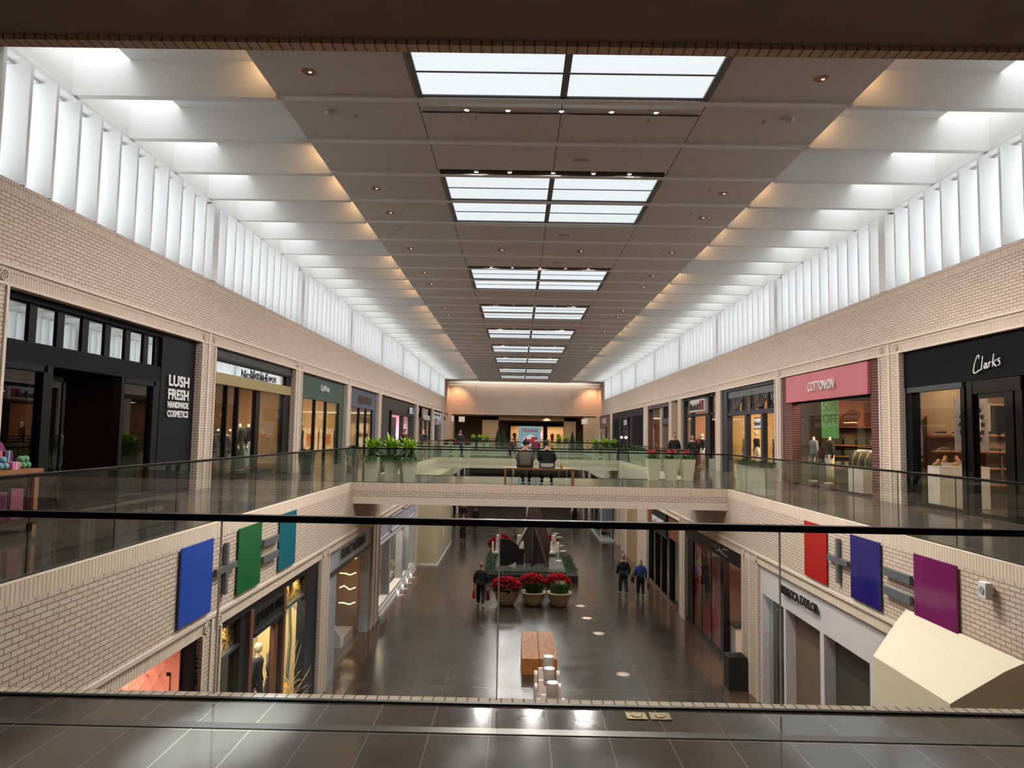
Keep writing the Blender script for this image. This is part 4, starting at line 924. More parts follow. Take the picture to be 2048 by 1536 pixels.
# handwritten script drawn as brush strokes
def script(strokes, parent, loc, sc_, r, m, name='lettering'):
    b = MB()
    for st in strokes:
        P = [Vector((x, 0, y)) for x, y in st]; out = []
        for i in range(len(P) - 1):
            p0 = P[max(i - 1, 0)]; p1 = P[i]; p2 = P[i + 1]; p3 = P[min(i + 2, len(P) - 1)]
            for k in range(5):
                q = k / 5; out.append(0.5 * ((2 * p1) + (-p0 + p2) * q + (2 * p0 - 5 * p1 + 4 * p2 - p3) * q * q + (-p0 + 3 * p1 - 3 * p2 + p3) * q ** 3))
        out.append(P[-1]); b.tube([p * sc_ for p in out], r, 6)
    o = b.build(name, m, parent, smooth=True); o.location = loc; return o
CL = [[(1.35, 2.2), (1.5, 2.5), (1.25, 2.72), (0.75, 2.2), (0.25, 1.1), (0.1, 0.3), (0.45, 0.05), (1.2, 0.3), (1.85, 0.5)],
      [(2.35, 2.5), (2.1, 1.4), (2.0, 0.6), (2.15, 0.5)],
      [(3.15, 1.3), (2.85, 1.35), (2.6, 0.9), (2.7, 0.55), (2.95, 0.75), (3.2, 1.3)], [(3.25, 1.4), (3.15, 0.7), (3.3, 0.6), (3.5, 0.8)],
      [(3.75, 1.45), (3.7, 0.65)], [(3.72, 1.0), (3.95, 1.4), (4.25, 1.4)],
      [(4.85, 2.6), (4.65, 1.6), (4.5, 0.65)], [(5.3, 1.65), (4.9, 1.35), (4.6, 1.15)], [(4.7, 1.2), (5.0, 0.9), (5.3, 0.65)],
      [(6.2, 1.75), (5.85, 1.8), (5.75, 1.55), (6.1, 1.25), (6.05, 0.9), (5.6, 0.8)]]
script(CL, t, (2.75, 0.05, 3.02), 0.135, 0.015, WL)
room(t, W, 3.4, 3.4, (150, 124, 92), (96, 76, 58), ceilc=(70, 58, 48))
lamp_in(t, (1.0, 1.2, 3.3), 1.2, 0.3, 9, WARMW); lamp_in(t, (4.0, 2.0, 3.3), 3.0, 0.6, 26, (1.0, 0.8, 0.6))
pl = MB().box(-0.62, 0.55, -0.22, 0.26, 0, 0.98).build('plinth', mat('white_plinth', (226, 214, 204), 0.4), bevel=0.006); pl.location = (10.5, 16.75, 0.02); tag(pl, 'white display plinth with boots and shoes on it in the black shoe shop', 'plinth')
TAN, BRN, BLKS = (168, 112, 58), (92, 58, 36), (34, 30, 28)
for i, (x, y, z, c, k, nm) in enumerate([(-0.5, 0.0, 1.10, TAN, 'boot', 'tan boot at the near edge of the white plinth'), (-0.28, 0.06, 1.18, TAN, 'boot', 'tan boot raised in the middle of the white plinth'), (-0.12, -0.08, 1.10, TAN, 'shoe', 'tan low shoe at the front of the white plinth'), (0.06, 0.1, 1.18, TAN, 'boot', 'tan boot raised beside the dark shoes'), (0.24, -0.04, 1.10, BRN, 'boot', 'dark brown boot on the white plinth'), (0.45, 0.1, 1.10, BLKS, 'boot', 'black ankle boot at the end of the white plinth')]):
    zz = 1.0
    if z > 1.12:
        o = MB().box(-0.13, 0.13, -0.1, 0.1, 0, 0.08).build('riser', mat('white_plinth')); o.location = (10.45 + x, 16.75 + y, 1.0); tag(o, 'small white riser under the ' + nm, 'riser'); zz = 1.08
    sh2 = shoe(t, (0, 0, 0), c, nm, 'shoes on the white plinth', 0, k); sh2.location = (10.45 + x, 16.75 + y, zz); sh2.rotation_euler = (0, 0, R(120 + 15 * i))
ps = thing('hanging_poster', 'silver framed poster with a white oval and shoe pictures, in the black shoe shop', 'poster', (10.50, 16.30, 1.36), 0.0)
MB().box(-0.38, 0.38, -0.015, 0.015, 0, 1.22).build('board', mat('crumpled_silver', (178, 174, 178), 0.3, 0.5, var=0.5, vscale=7, bump=0.6), ps)
b = MB(); b.poly([(0.20 * math.cos(k * PI / 12), -0.03, 0.62 + 0.42 * math.sin(k * PI / 12)) for k in range(24)], (0, 0.012, 0)); b.build('oval', WL, ps)
b = MB()
for k in range(16):
    a = k * PI / 8; cx, cz = 0.25 * math.cos(a), 0.62 + 0.47 * math.sin(a); b.box(cx - 0.045, cx + 0.045, -0.028, -0.018, cz - 0.05, cz + 0.05)
b.build('picture_tiles', mat('dark_pictures', (60, 36, 30), 0.4, var=0.6, vscale=16), ps)
text('HOLIDAY\nCELEBRATE', mat('small_dark_text', (60, 50, 60), 0.6), ps, (-0.15, -0.04, 0.56), 0.16, 0.3, 0.004, name='poster_text')
MB().tube([(-0.3, 0, 1.22), (-0.3, 0, 1.95)], 0.003, 4).build('cable', STEEL, ps); MB().tube([(0.3, 0, 1.22), (0.3, 0, 1.95)], 0.003, 4).build('cable', STEEL, ps)
pp = thing('wall_poster', 'dark poster with sloping lettering beside the shoe shop door', 'poster', (12.0, 17.4, 1.42), 0.0)
pp.scale = (0.78, 1, 0.72)
MB().box(-0.5, 0.5, -0.02, 0.02, 0, 1.55).build('board', mat('cream_board', (196, 170, 134), 0.6), pp); MB().box(-0.42, 0.34, -0.03, -0.02, 0.45, 1.48).build('photo', mat('dark_photo', (28, 30, 32), 0.5, var=0.5, vscale=5), pp)
text('READY\nTO FLEX', BLACK, pp, (-0.25, -0.035, 0.2), 0.26, 0.62, 0.005, 0.01, shear=0.25, name='poster_text')
sf = thing('wall_shelf', 'long wooden shoe shelves on the back wall of the black shoe shop', 'shelf', (10.15, 17.36, 0), 0.0)
k = 0
for z in (0.55, 0.95, 1.35, 1.75):
    MB().box(0, 2.9, -0.3, 0.18, z - 0.03, z).build('shelf_board', OAK, sf)
    for i in range(7):
        xx = 0.2 + i * 0.4 + (k % 3) * 0.03; k += 1
        sh2 = shoe(t, (0, 0, 0), [BLKS, BRN, (60, 50, 46), (130, 120, 110)][(i + k) % 4], 'low shoe displayed on the long wooden shelves of the black shoe shop', 'shoes on the wooden wall shelves', 0, 'shoe'); sh2.location = (10.15 + xx, 17.24, z); sh2.rotation_euler = (0, 0, R(80))
for i in (0, 1.43, 2.87): MB().box(i, i + 0.03, 0.1, 0.18, 0, 2.2).build('upright', OAK, sf)

# pink sign shop
t, W = shop('storefront with a big pink sign between dark red brick piers', 1, 18.57, 25.5)
bxs(t, 'brick_pier', BRED, [(0, 0.85, 0.06, 0.34, 0, HEAD)]); bxs(t, 'brick_pier', BRED, [(6.35, W, 0.06, 0.34, 0, HEAD)]); bxs(t, 'head', mat('deep_red', (96, 22, 40), 0.5), [(0.4, 6.4, 0.10, 0.34, 2.9, HEAD)])
PNK = mat('pink_sign', (190, 104, 112), 0.45, var=0.08, vscale=0.8)
bxs(t, 'sign_board', PNK, [(0.52, 2.45, -0.02, 0.09, 2.84, 3.74), (2.452, 4.4, -0.02, 0.09, 2.84, 3.74), (4.402, 6.34, -0.02, 0.09, 2.84, 3.74)], bevel=0.004)
text('COTTON:ON', WL, t, (2.52, -0.07, 3.12), 0.31, 1.88, 0.05, 0.012)
bxs(t, 'head_rail', DARKTRIM, [(0.85, 6.35, 0.2, 0.26, 2.78, 2.86)]); bxs(t, 'sill_rail', DARKTRIM, [(0.85, 6.35, 0.2, 0.3, 0.0, 0.06)])
panes(t, [(0.86 + i * 0.785, 0.86 + (i + 1) * 0.785 - 0.008, 0.06, 2.8) for i in range(7)], 0.22)
room(t, W, 3.4, 4.0, (92, 76, 62), (86, 72, 60), ceilc=(214, 196, 168))
lamp_in(t, (4.6, 2.2, 3.3), 3.0, 1.0, 75, (1.0, 0.74, 0.44)); lamp_in(t, (2.5, 0.9, 3.3), 3.0, 0.3, 20, WARMW)
bd = thing('hanging_banner', 'green banner reading 50% OFF hung inside the pink sign shop window', 'banner', (10.85, 24.4, 1.62), 0.0)
MB().box(-0.30, 0.30, -0.005, 0.005, 0, 1.5).build('cloth', mat('banner_green', (58, 118, 66), 0.6), bd)
text('50%\nOFF', BLACK, bd, (-0.26, -0.02, 0.50), 0.78, 0.52, 0.004, 0.0, name='lettering')
ph = thing('wall_picture', 'wide picture of jackets and jeans lit orange at the back of the pink sign shop', 'picture', (12.1, 25.35, 2.08), 0.0)
MB().box(-1.0, 1.1, -0.02, 0.02, 0, 0.9).build('photo', mat('denim_photo', (180, 106, 62), 0.6, var=0.55, vscale=2.5), ph)
b = MB(); b.poly([(-0.6, -0.03, 0.0), (0.1, -0.03, 0.0), (0.3, -0.03, 0.45), (0.0, -0.03, 0.62), (-0.4, -0.03, 0.4)], (0, 0.01, 0)); b.poly([(0.35, -0.03, 0), (0.75, -0.03, 0), (0.6, -0.03, 0.85), (0.42, -0.03, 0.85)], (0, 0.01, 0)); b.build('figures', mat('photo_figures', (120, 66, 44), 0.6, var=0.5, vscale=5), ph)
sf = thing('wall_shelf', 'wooden shelves with folded clothes under the orange lit picture', 'shelf', (11.05, 25.3, 0), 0.0)
for z in (0.6, 1.0, 1.4, 2.05): MB().box(0, 2.5, -0.35, 0.1, z - 0.035, z).build('shelf_board', OAK, sf)
for x in (0, 2.46): MB().box(x, x + 0.04, -0.35, 0.1, 0, 2.05).build('side_panel', OAK, sf)
random.seed(3); fp = {}
for z in (0.6, 1.0, 1.4):
    for i in range(5):
        c = random.choice([(60, 60, 66), (150, 140, 120), (90, 40, 36), (70, 84, 70)])
        if c not in fp:
            b = MB()
            for j in range(4): b.box(-0.16, 0.16, -0.12, 0.12, j * 0.05, j * 0.05 + 0.045)
            fp[c] = b.build('folded_clothes', mat('fold_%d_%d_%d' % c, c, 0.85), bevel=0.01); o = fp[c]
        else: o = fp[c].copy(); C.objects.link(o)
        o.location = (11.35 + i * 0.46, 25.18, z); tag(o, 'small stack of folded clothes on the shelves under the orange lit picture', 'folded clothes', 'folded clothes in the pink sign shop')
rack(t, 2.6, 4.0, 1.5, 1.35, [(46, 36, 36), (120, 112, 60), (60, 42, 38)], 'clothes on the low rack of the pink sign shop', where='low, in the pink sign shop window')
rack(t, 3.6, 5.0, 2.4, 1.75, [(28, 28, 32), (52, 52, 58)], 'dark clothes on the tall rack of the pink sign shop', where='tall, in the pink sign shop window')
mannequin(t, (1.3, 0.62, 0.1), 'headless mannequin in a grey coat and white sleeve in the pink sign shop', (120, 124, 126), (34, 34, 38), head=False, coat=True)
mannequin(t, (2.35, 0.7, 0.1), 'headless mannequin in a dark jumper and cream trousers in the pink sign shop', (52, 40, 40), (196, 186, 164), head=False)
o = MB().box(-0.45, 0.45, -0.3, 0.3, 0, 0.7).build('plinth', mat('white_plinth')); o.location = place(t, (4.7, 0.7, 0.05)); o.rotation_euler = t.rotation_euler; tag(o, 'white cube plinth in the pink sign shop window', 'plinth')

# navy framed shop
t, W = shop('navy framed storefront with six tilting transom windows and a small hanging sign', 1, 26.1, 33.1)
NAVY = mat('navy_paint', (28, 34, 48), 0.45); GRYP = mat('grey_green_panel', (88, 92, 90), 0.5)
bxs(t, 'frame', NAVY, [(0, 0.75, 0.08, 0.34, 0, HEAD), (0.75, W, 0.06, 0.34, 3.66, HEAD), (0.75, W, 0.12, 0.34, 2.56, 2.74), (3.05, 3.3, 0.14, 0.34, 0, 2.56), (5.05, 5.28, 0.14, 0.34, 0, 2.56), (W - 0.1, W, 0.12, 0.34, 0, 2.6)], bevel=0.005)
bxs(t, 'panel', GRYP, [(0.75, 4.0, 0.14, 0.34, 3.36, 3.66), (4.03, W, 0.14, 0.34, 3.36, 3.66)])
for i in range(6):
    x0 = 0.8 + i * 1.03; tilt = [0, 1, 0, 0, 1, 0][i]
    wf = MB(); wd = 0.86
    for xx in (0, wd - 0.05): wf.box(xx, xx + 0.05, -0.02, 0.02, -0.55, 0)
    for z in (-0.05, -0.55): wf.box(0, wd, -0.02, 0.02, z, z + 0.05)
    for k in (1, 2): wf.box(k * wd / 3 - 0.012, k * wd / 3 + 0.012, -0.015, 0.015, -0.55, 0)
    wf.box(0, wd, -0.015, 0.015, -0.29, -0.265)
    o = wf.build('transom_window', NAVY, t); o.location = (x0 + 0.02, 0.18, 3.33); o.rotation_euler = (R(-24) if tilt else 0, 0, 0)
    MB().box(0.04, wd - 0.04, -0.004, 0.004, -0.5, -0.04).build('pane', SGLASS, o)
    bxs(t, 'mullion', NAVY, [(x0 - 0.13, x0, 0.12, 0.34, 2.74, 3.36)])
panes(t, [(0.75, 3.05, 0.05, 2.56), (5.28, 6.9, 0.05, 2.56)], 0.22)
hs = thing('hanging_sign', 'small white framed shop sign hanging in the navy framed doorway', 'sign', place(t, (4.15, 0.35, 1.95)), t.rotation_euler.z)
MB().box(-0.5, 0.5, -0.02, 0.02, 0, 0.48).build('frame', BLACK, hs); MB().box(-0.46, 0.46, -0.026, -0.02, 0.04, 0.44).build('board', WL, hs); text('Madewell', BLACK, hs, (-0.36, -0.04, 0.14), 0.2, 0.72, 0.01, 0.005, shear=0.2)
for x in (-0.4, 0.4): MB().tube([(x, 0, 0.48), (x, 0, 0.62)], 0.006, 5).build('chain', STEEL, hs)
room(t, W, 3.5, 4.0, (214, 176, 108), (150, 120, 84), ceilc=(240, 220, 180))
lamp_in(t, (3.5, 1.8, 3.4), 4.5, 1.2, 52, (1.0, 0.84, 0.6))
mannequin(t, (0.95, 0.85, 0.12), 'mannequin in a tan scarf and grey jeans behind the navy frame', (150, 104, 64), (92, 100, 104))
mannequin(t, (2.75, 0.75, 0.12), 'mannequin in a boxy black jacket and green belt in the navy doorway', (26, 28, 26), (22, 22, 24), coat=True)
mannequin(t, (4.75, 0.85, 0.12), 'mannequin in brown behind the navy framed window nearest the pink sign', (84, 60, 44), (60, 50, 44))
for i, (x, nm) in enumerate([(3.4, 'round cream disc with black flowers, farther of two, in the navy framed window'), (5.9, 'round cream disc with black flowers, nearer of two, in the navy framed window')]):
    o = MB().lathe(0, 0, [(0.36, -0.02), (0.36, 0.02), (0, 0.02)], 28).build('round_sign', mat('cream_disc', (232, 214, 170), 0.5)); o.location = place(t, (x, 0.55, 0.85)); o.rotation_euler = (R(90), 0, t.rotation_euler.z)
    b = MB()
    for k in range(9): a = k * 0.7; b.leaf((0.1 * math.cos(k), 0.1 * math.sin(k), 0.024), (math.cos(a), math.sin(a), 0), 0, 0.14, 0.05, 0)
    b.build('flower_print', BLACK, o); tag(o, nm, 'sign')
tb = thing('display_table', 'wooden display table behind the navy doorway', 'table', place(t, (4.9, 2.4, 0)), t.rotation_euler.z)
MB().box(-0.6, 0.6, -0.4, 0.4, 0.8, 0.86).build('top', OAK, tb)
for x in (-0.55, 0.5):
    for y in (-0.35, 0.3): MB().box(x, x + 0.05, y, y + 0.05, 0, 0.8).build('leg', OAK, tb)

# grey framed shop with the script and red badge
t, W = shop('dark grey storefront with black script and a red badge on a pale sign box', 1, 33.85, 41.1)
DG = mat('dark_grey_paint', (34, 36, 38), 0.6, spec=0.15)
bxs(t, 'frame', DG, [(0, W, 0.12, 0.34, 3.62, HEAD), (0, W, 0.16, 0.34, 2.70, 2.82), (0, 0.35, 0.14, 0.34, 0, HEAD), (1.75, 2.0, 0.14, 0.34, 0, HEAD), (4.75, 5.6, 0.16, 0.4, 0, 2.7), (5.35, 5.6, 0.12, 0.34, 2.7, HEAD), (W - 0.2, W, 0.14, 0.34, 0, HEAD)], bevel=0.005)
panes(t, [(0.35, 1.75, 0.4, 2.7), (5.6, 7.05, 0.5, 2.7), (0.35, 1.75, 2.82, 3.5), (5.6, 7.05, 2.82, 3.5)], 0.22)
bxs(t, 'stall_riser', mat('grey_marble', (150, 144, 140), 0.4, var=0.2, vscale=5), [(5.6, 7.05, 0.1, 0.34, 0, 0.5)])
sb = bxs(t, 'sign_box', mat('pale_sign', (190, 188, 184), 0.5), [(2.15, 5.2, 0.0, 0.2, 2.92, 3.58)])
text('Bluebelle', BLACK, t, (2.3, -0.04, 3.02), 0.34, 2.0, 0.08, 0.03); bxs(t, 'red_badge', mat('badge_red', (150, 50, 62), 0.5), [(4.4, 5.0, -0.08, 0.0, 3.02, 3.48)]); text('B', BLACK, t, (4.58, -0.1, 3.1), 0.28, 0.25, 0.02, 0.02)
room(t, W, 3.5, 4.0, (160, 112, 84), (110, 84, 64), ceilc=(226, 200, 166))
lamp_in(t, (3.4, 1.8, 3.4), 4.5, 1.0, 70, (1.0, 0.80, 0.58))
mannequin(t, (1.75, 0.8, 0), 'mannequin in a black jacket and white trousers by the red badge shop door', (24, 26, 28), (210, 204, 196))
mannequin(t, (2.6, 1.0, 0), 'mannequin in brown with a black skirt by the red badge shop door', (100, 70, 46), (20, 20, 22), long=True)
rack(t, 0.3, 1.4, 1.0, 1.6, [(120, 40, 30), (40, 40, 46)], 'clothes on the rack of the red badge shop', where='in the red badge shop')
o = MB().box(-0.45, 0.45, -0.3, 0.3, 0, 0.75).build('wooden_crate', wood('crate_wood', (110, 80, 56), (140, 106, 76), 0.6)); o.location = (8.4, 34.9, 0); o.rotation_euler = (0, 0, R(-90)); tag(o, 'wooden crate table outside the red badge shop', 'crate')
MB().box(-0.46, 0.46, -0.31, 0.31, 0.72, 0.76).build('lid', mat('crate_wood'), o)

# brick niche, stone shop, slate shop, brown shop
slab('wall_niche', [BNICHE], [(XR + 0.3, XR + 0.36, 41.85, 43.6, 0, HEAD)])
t, W = shop('storefront of stacked brown stone with a dark wood beam', 1, 44.3, 51.6)
STN = brick('stacked_brown_stone', (128, 88, 56), (70, 48, 36), (34, 24, 20), bw=0.35, rh=0.09, ms=0.01, axis='x', rough=0.7)
DW = mat('dark_wood_beam', (70, 52, 48), 0.6, var=0.2)
bxs(t, 'beam', DW, [(0, W, 0.0, 0.34, 3.5, HEAD), (4.9, W, 0.04, 0.34, 2.35, 2.55), (W - 0.2, W, 0.05, 0.34, 0, HEAD), (0, 0.15, 0.05, 0.34, 0, HEAD)])
bxs(t, 'stone_wall', STN, [(5.0, W, 0.2, 0.36, 0, 2.35)]); bxs(t, 'pebble_pillar', mat('pebble_dash', (160, 146, 132), 0.8, var=0.5, vscale=30, bump=0.8), [(4.0, 4.8, 0.08, 0.34, 0, 3.5)])
bxs(t, 'high_window', mat('blue_grey_frame', (52, 58, 66), 0.5), [(5.1, 5.2, 0.1, 0.3, 2.55, 3.5), (6.8, 6.9, 0.1, 0.3, 2.55, 3.5), (5.9, 6.0, 0.1, 0.3, 2.55, 3.5), (5.1, 6.9, 0.05, 0.3, 2.55, 2.75)]); panes(t, [(0.15, 4.0, 0.05, 3.5)], 0.2)
room(t, W, 3.5, 3.0, (110, 76, 56), (80, 60, 46)); lamp_in(t, (2.0, 1.5, 3.3), 1.5, 0.6, 30, WARM)
t, W = shop('slate grey storefront with tall upright slots and a small white sign', 1, 53.2, 70.9)
SL = mat('slate_panel', (30, 34, 38), 0.6, spec=0.15)
bxs(t, 'fascia', SL, [(0, W, 0.05, 0.34, 3.2, HEAD), (0, 1.3, 0.05, 0.34, 0, 3.2), (4.2, 5.6, 0.05, 0.34, 0, 3.2), (7.2, 9.4, 0.05, 0.34, 2.25, 3.2), (10.9, 12.3, 0.05, 0.34, 0, 3.2)])
for i, x in enumerate([2.0, 2.9, 3.6, 5.9, 6.6, 10.0, 12.9, 13.6, 14.3, 15.0, 15.7, 16.4, 17.1]): bxs(t, 'slat', SL, [(x, x + 0.25, 0.02, 0.5, 0, 3.2)])
bxs(t, 'dark_lining', BLACKG, [(1.3, 7.2, 0.5, 0.56, 0, 3.2), (9.4, W, 1.2, 1.3, 0, 3.2)])
sg = bxs(t, 'sign', WL, [(7.7, 9.2, -0.02, 0.05, 2.55, 2.95)]); text('AKIRA', mat('grey_text'), t, (7.85, -0.05, 2.65), 0.2, 1.2, 0.02)
room(t, W, 3.3, 4.0, (176, 116, 66), (110, 84, 60)); lamp_in(t, (8.2, 1.6, 3.1), 1.6, 1.2, 90, (1.0, 0.72, 0.42))
bxs(t, 'door_frame', BLACK, [(7.2, 7.35, 0.1, 0.4, 0, 2.25), (9.25, 9.4, 0.1, 0.4, 0, 2.25)])
for i, (x, nm) in enumerate([(7.0, 'round white globe lamp on the nearer side of the slate shop door'), (9.6, 'round white globe lamp on the farther side of the slate shop door')]):
    o = MB().ball((0, 0, 0), 0.11, 14, 10).build('globe_lamp', emit('globe_glow', (1, 0.86, 0.66), 5) if i == 0 else MATS['globe_glow'], smooth=True); o.location = place(t, (x, -0.08, 1.42)); tag(o, nm, 'lamp')
o = MB().box(-0.5, 0.5, -0.04, 0.04, 0, 0.95).build('screen', emit('pink_screen', (1.0, 0.45, 0.62), 2.2)); o.location = place(t, (14.6, 0.9, 0.35)); o.rotation_euler = t.rotation_euler; tag(o, 'glowing pink screen behind the upright slats of the slate shop', 'screen')
t, W = shop('brown storefront with pale letters, last before the far wall', 1, 72.2, 81.7)
BRP = mat('brown_panel', (84, 54, 44), 0.5)
bxs(t, 'fascia', BRP, [(0, W, 0.05, 0.34, 2.45, HEAD), (W - 1.6, W, 0.1, 0.34, 0, 2.45)]); text('HALLS', WL, t, (2.6, 0.0, 2.85), 0.6, 3.4, 0.05, 0.02)
panes(t, [(0, 4.4, 0.05, 2.45), (4.5, W - 1.6, 0.05, 2.45)], 0.22); bxs(t, 'frame', DARKTRIM, [(4.4, 4.5, 0.15, 0.3, 0, 2.45)])
room(t, W, 3.3, 4.0, (96, 74, 64), (80, 66, 56)); lamp_in(t, (4, 1.8, 3.1), 2.0, 0.6, 40, WARMW)
b = MB()
random.seed(12)
for i in range(260): a = random.random() * 6.28; z = random.random() * 1.9; r = 0.55 * (1 - z / 2.1); b.leaf((0, 0, 0.2 + z), (math.cos(a), math.sin(a), 0), 0.1, r, 0.09, 0.1, seg=2)
o = b.build('christmas_tree', mat('frosted_leaf', (196, 186, 172), 0.7, var=0.3)); o.location = (8.6, 71.8, 0); tag(o, 'small frosted christmas tree by the brown storefront', 'tree')
MB().tube([(0, 0, 0), (0, 0, 2.0)], 0.04, 8).build('trunk', mat('dark_wood'), o)

# ------------------------------------------------------------------ lower storefronts
LH = LHEAD - ZL
ly = lambda z: z - ZL
# pink-lit shop nearest the camera
t, W = shop('lower shop with a salmon pink lit interior, below the blue panel', -2, 4.5, 11.43, ZL)
bxs(t, 'frame', DARKTRIM, [(W - 0.22, W - 0.05, 0.05, 0.3, 0, LH), (0, W, 0.2, 0.3, LH - 0.1, LH)])
room(t, W, LH, 2.2, (236, 170, 146), (190, 140, 120), y0=0.3)
lamp_in(t, (4.5, 1.3, LH - 0.05), 4.0, 0.4, 30, (1.0, 0.84, 0.76))
b = MB()
for y0 in (0.34, 1.3):
    for a in ((y0, y0 + 0.8, 0.5, 0.55), (y0, y0 + 0.8, 3.05, 3.1), (y0, y0 + 0.05, 0.5, 3.1), (y0 + 0.75, y0 + 0.8, 0.5, 3.1)): b.box(W - 0.29, W - 0.26, a[0], a[1], a[2], a[3])
b.box(W - 0.27, W - 0.24, 0.2, 2.2, 0, 3.5); b.build('wall_moulding', mat('salmon_moulding', (222, 150, 126), 0.5), t)
b = MB()
for r in range(9):
    for i in range(9):
        y_, z_ = 0.42 + i * 0.19, 0.35 + r * 0.36
        b.tube([(W - 0.30, y_, z_), (W - 0.30, y_ + 0.095, z_ + 0.18), (W - 0.30, y_, z_ + 0.36)], 0.005, 4); b.tube([(W - 0.30, y_ + 0.19, z_), (W - 0.30, y_ + 0.095, z_ + 0.18), (W - 0.30, y_ + 0.19, z_ + 0.36)], 0.005, 4)
b.build('wire_screen', mat('rose_wire', (240, 204, 184), 0.4), t)
text('2\n4\n5\n8', BLACK, t, (W - 0.012, 0.02, LH - 0.75), 0.42, 0.07, 0.01, 0.01, name='house_number', rotz=R(90))

# boutique with black frame and copper posts
t, W = shop('lower boutique with black frame, copper posts and gold mesh over the windows', -2, 12.17, 18.35, ZL)
COP = mat('copper_post', (128, 88, 66), 0.45, 0.3)
bxs(t, 'frame', mat('blue_black', (30, 34, 40), 0.4), [(0, W, 0.06, 0.3, LH - 0.16, LH), (5.2, W - 0.12, 0.08, 0.3, 0, LH), (1.15, 1.5, 0.1, 0.3, 0, LH), (3.35, 3.45, 0.1, 0.3, 0, LH), (0, 0.08, 0.06, 0.3, 0, LH), (1.7, 3.45, 0.02, 0.3, LH - 0.72, LH - 0.64), (0, 1.2, 0.1, 0.3, LH - 0.72, LH - 0.66), (3.6, 5.2, 0.1, 0.3, LH - 0.70, LH - 0.64)], bevel=0.005)
bxs(t, 'copper_post', COP, [(1.5, 1.66, 0.04, 0.16, 0, LH - 0.16), (3.45, 3.60, 0.04, 0.16, 0, LH - 0.16)]); bxs(t, 'copper_panel', COP, [(3.12, 3.42, 0.12, 0.2, 0, LH - 0.72)]); bxs(t, 'steel_edge', STEEL, [(W - 0.12, W - 0.02, 0.05, 0.3, 0, LH)])
bxs(t, 'sign_board', mat('sign_charcoal', (38, 40, 42), 0.5), [(1.68, 3.45, 0.08, 0.2, LH - 0.66, LH - 0.16)]); text('JOHNNY WAS', BLACKG, t, (1.8, 0.03, LH - 0.52), 0.24, 1.55, 0.05, 0.02)
def sparkle(name):
    m = bpy.data.materials.new(name); m.use_nodes = True; MATS[name] = m; nt = m.node_tree; bb = nt.nodes['Principled BSDF']
    tc = nt.nodes.new('ShaderNodeTexCoord'); vo = nt.nodes.new('ShaderNodeTexVoronoi'); vo.inputs['Scale'].default_value = 34; nt.links.new(tc.outputs['Object'], vo.inputs['Vector'])
    cr = nt.nodes.new('ShaderNodeValToRGB'); cr.color_ramp.elements[0].color = (0.02, 0.014, 0.008, 1); cr.color_ramp.elements[1].color = (0.75, 0.52, 0.2, 1); cr.color_ramp.elements[0].position = 0.35; cr.color_ramp.elements[1].position = 0.75
    sx = nt.nodes.new('ShaderNodeSeparateColor'); nt.links.new(vo.outputs['Color'], sx.inputs[0]); nt.links.new(sx.outputs[0], cr.inputs[0]); nt.links.new(cr.outputs[0], bb.inputs['Base Color'])
    bb.inputs['Metallic'].default_value = 0.9; bb.inputs['Roughness'].default_value = 0.35; nt.links.new(vo.outputs['Color'], bb.inputs['Normal']) if False else None
    return m
SPK = sparkle('gold_mesh')
bxs(t, 'gold_mesh', SPK, [(0.08, 1.15, 0.22, 0.26, LH - 0.66, LH - 0.16), (3.62, 5.2, 0.22, 0.26, LH - 0.64, LH - 0.16)])
for x in (0.6, 4.1, 4.8): spot('mesh_lamp', place(t, (x, -0.05, LH - 0.2)), place(t, (x, 0.24, LH - 0.5)), 110, (1, 0.78, 0.42), 100, 0.8, 0.02)
panes(t, [(0.08, 1.15, 0.0, LH - 0.72), (3.62, 5.2, 0.0, LH - 0.70)], 0.2)
room(t, W, LH - 0.1, 2.6, (176, 160, 128), (70, 62, 52), y0=0.35)
bxs(t, 'dark_partition', mat('teal_black', (34, 42, 44), 0.5), [(0.08, 3.9, 1.3, 1.36, 0, LH - 0.2)])
lamp_in(t, (4.2, 1.0, LH - 0.15), 1.6, 0.5, 46, (1.0, 0.84, 0.58)); lamp_in(t, (2.2, 0.6, LH - 0.15), 0.5, 0.3, 14, WARMW)
pf = mannequin(t, (3.66, 0.66, 0.42), 'bald cream mannequin in a dark dress standing in the boutique doorway', (34, 38, 46), (30, 34, 44), long=True)
mannequin(t, (4.35, 0.55, 0.35), 'cream mannequin half hidden behind the copper panel of the boutique', (60, 60, 58), (40, 42, 46), long=True)
o = MB().box(-1.2, 1.0, -0.5, 0.5, 0, 0.34).build('plinth', mat('grey_plinth', (120, 110, 96), 0.5)); o.location = place(t, (3.9, 0.9, 0.02)); o.rotation_euler = t.rotation_euler; tag(o, 'grey plinth under the cream mannequins of the boutique', 'plinth')
fl = thing('flower_panel', 'tall cream panel painted with a large pale flower in the boutique window', 'panel', (-5.82, 18.1, ZL), 0.0)
MB().box(-0.65, 0.5, -0.02, 0.02, 0, 2.95).build('board', mat('panel_cream', (214, 192, 146), 0.6), fl); b = MB()
for k in range(6): a = k * PI / 3 + 0.3; b.poly([(0, -0.03, 2.55), (0.16 * math.cos(a - 0.4), -0.03, 2.55 + 0.16 * math.sin(a - 0.4)), (0.34 * math.cos(a), -0.03, 2.55 + 0.36 * math.sin(a)), (0.16 * math.cos(a + 0.4), -0.03, 2.55 + 0.16 * math.sin(a + 0.4))], (0, 0.01, 0))
pt_ = b.build('petals', mat('petal_grey', (150, 142, 136), 0.6), fl); pt_.location.x = 0.12; MB().tube([(0.12, -0.03, 2.5), (0.17, -0.03, 1.6), (0.1, -0.03, 0.2)], 0.04, 6).build('stem', mat('stem_green', (120, 128, 100), 0.7), fl)
random.seed(6)
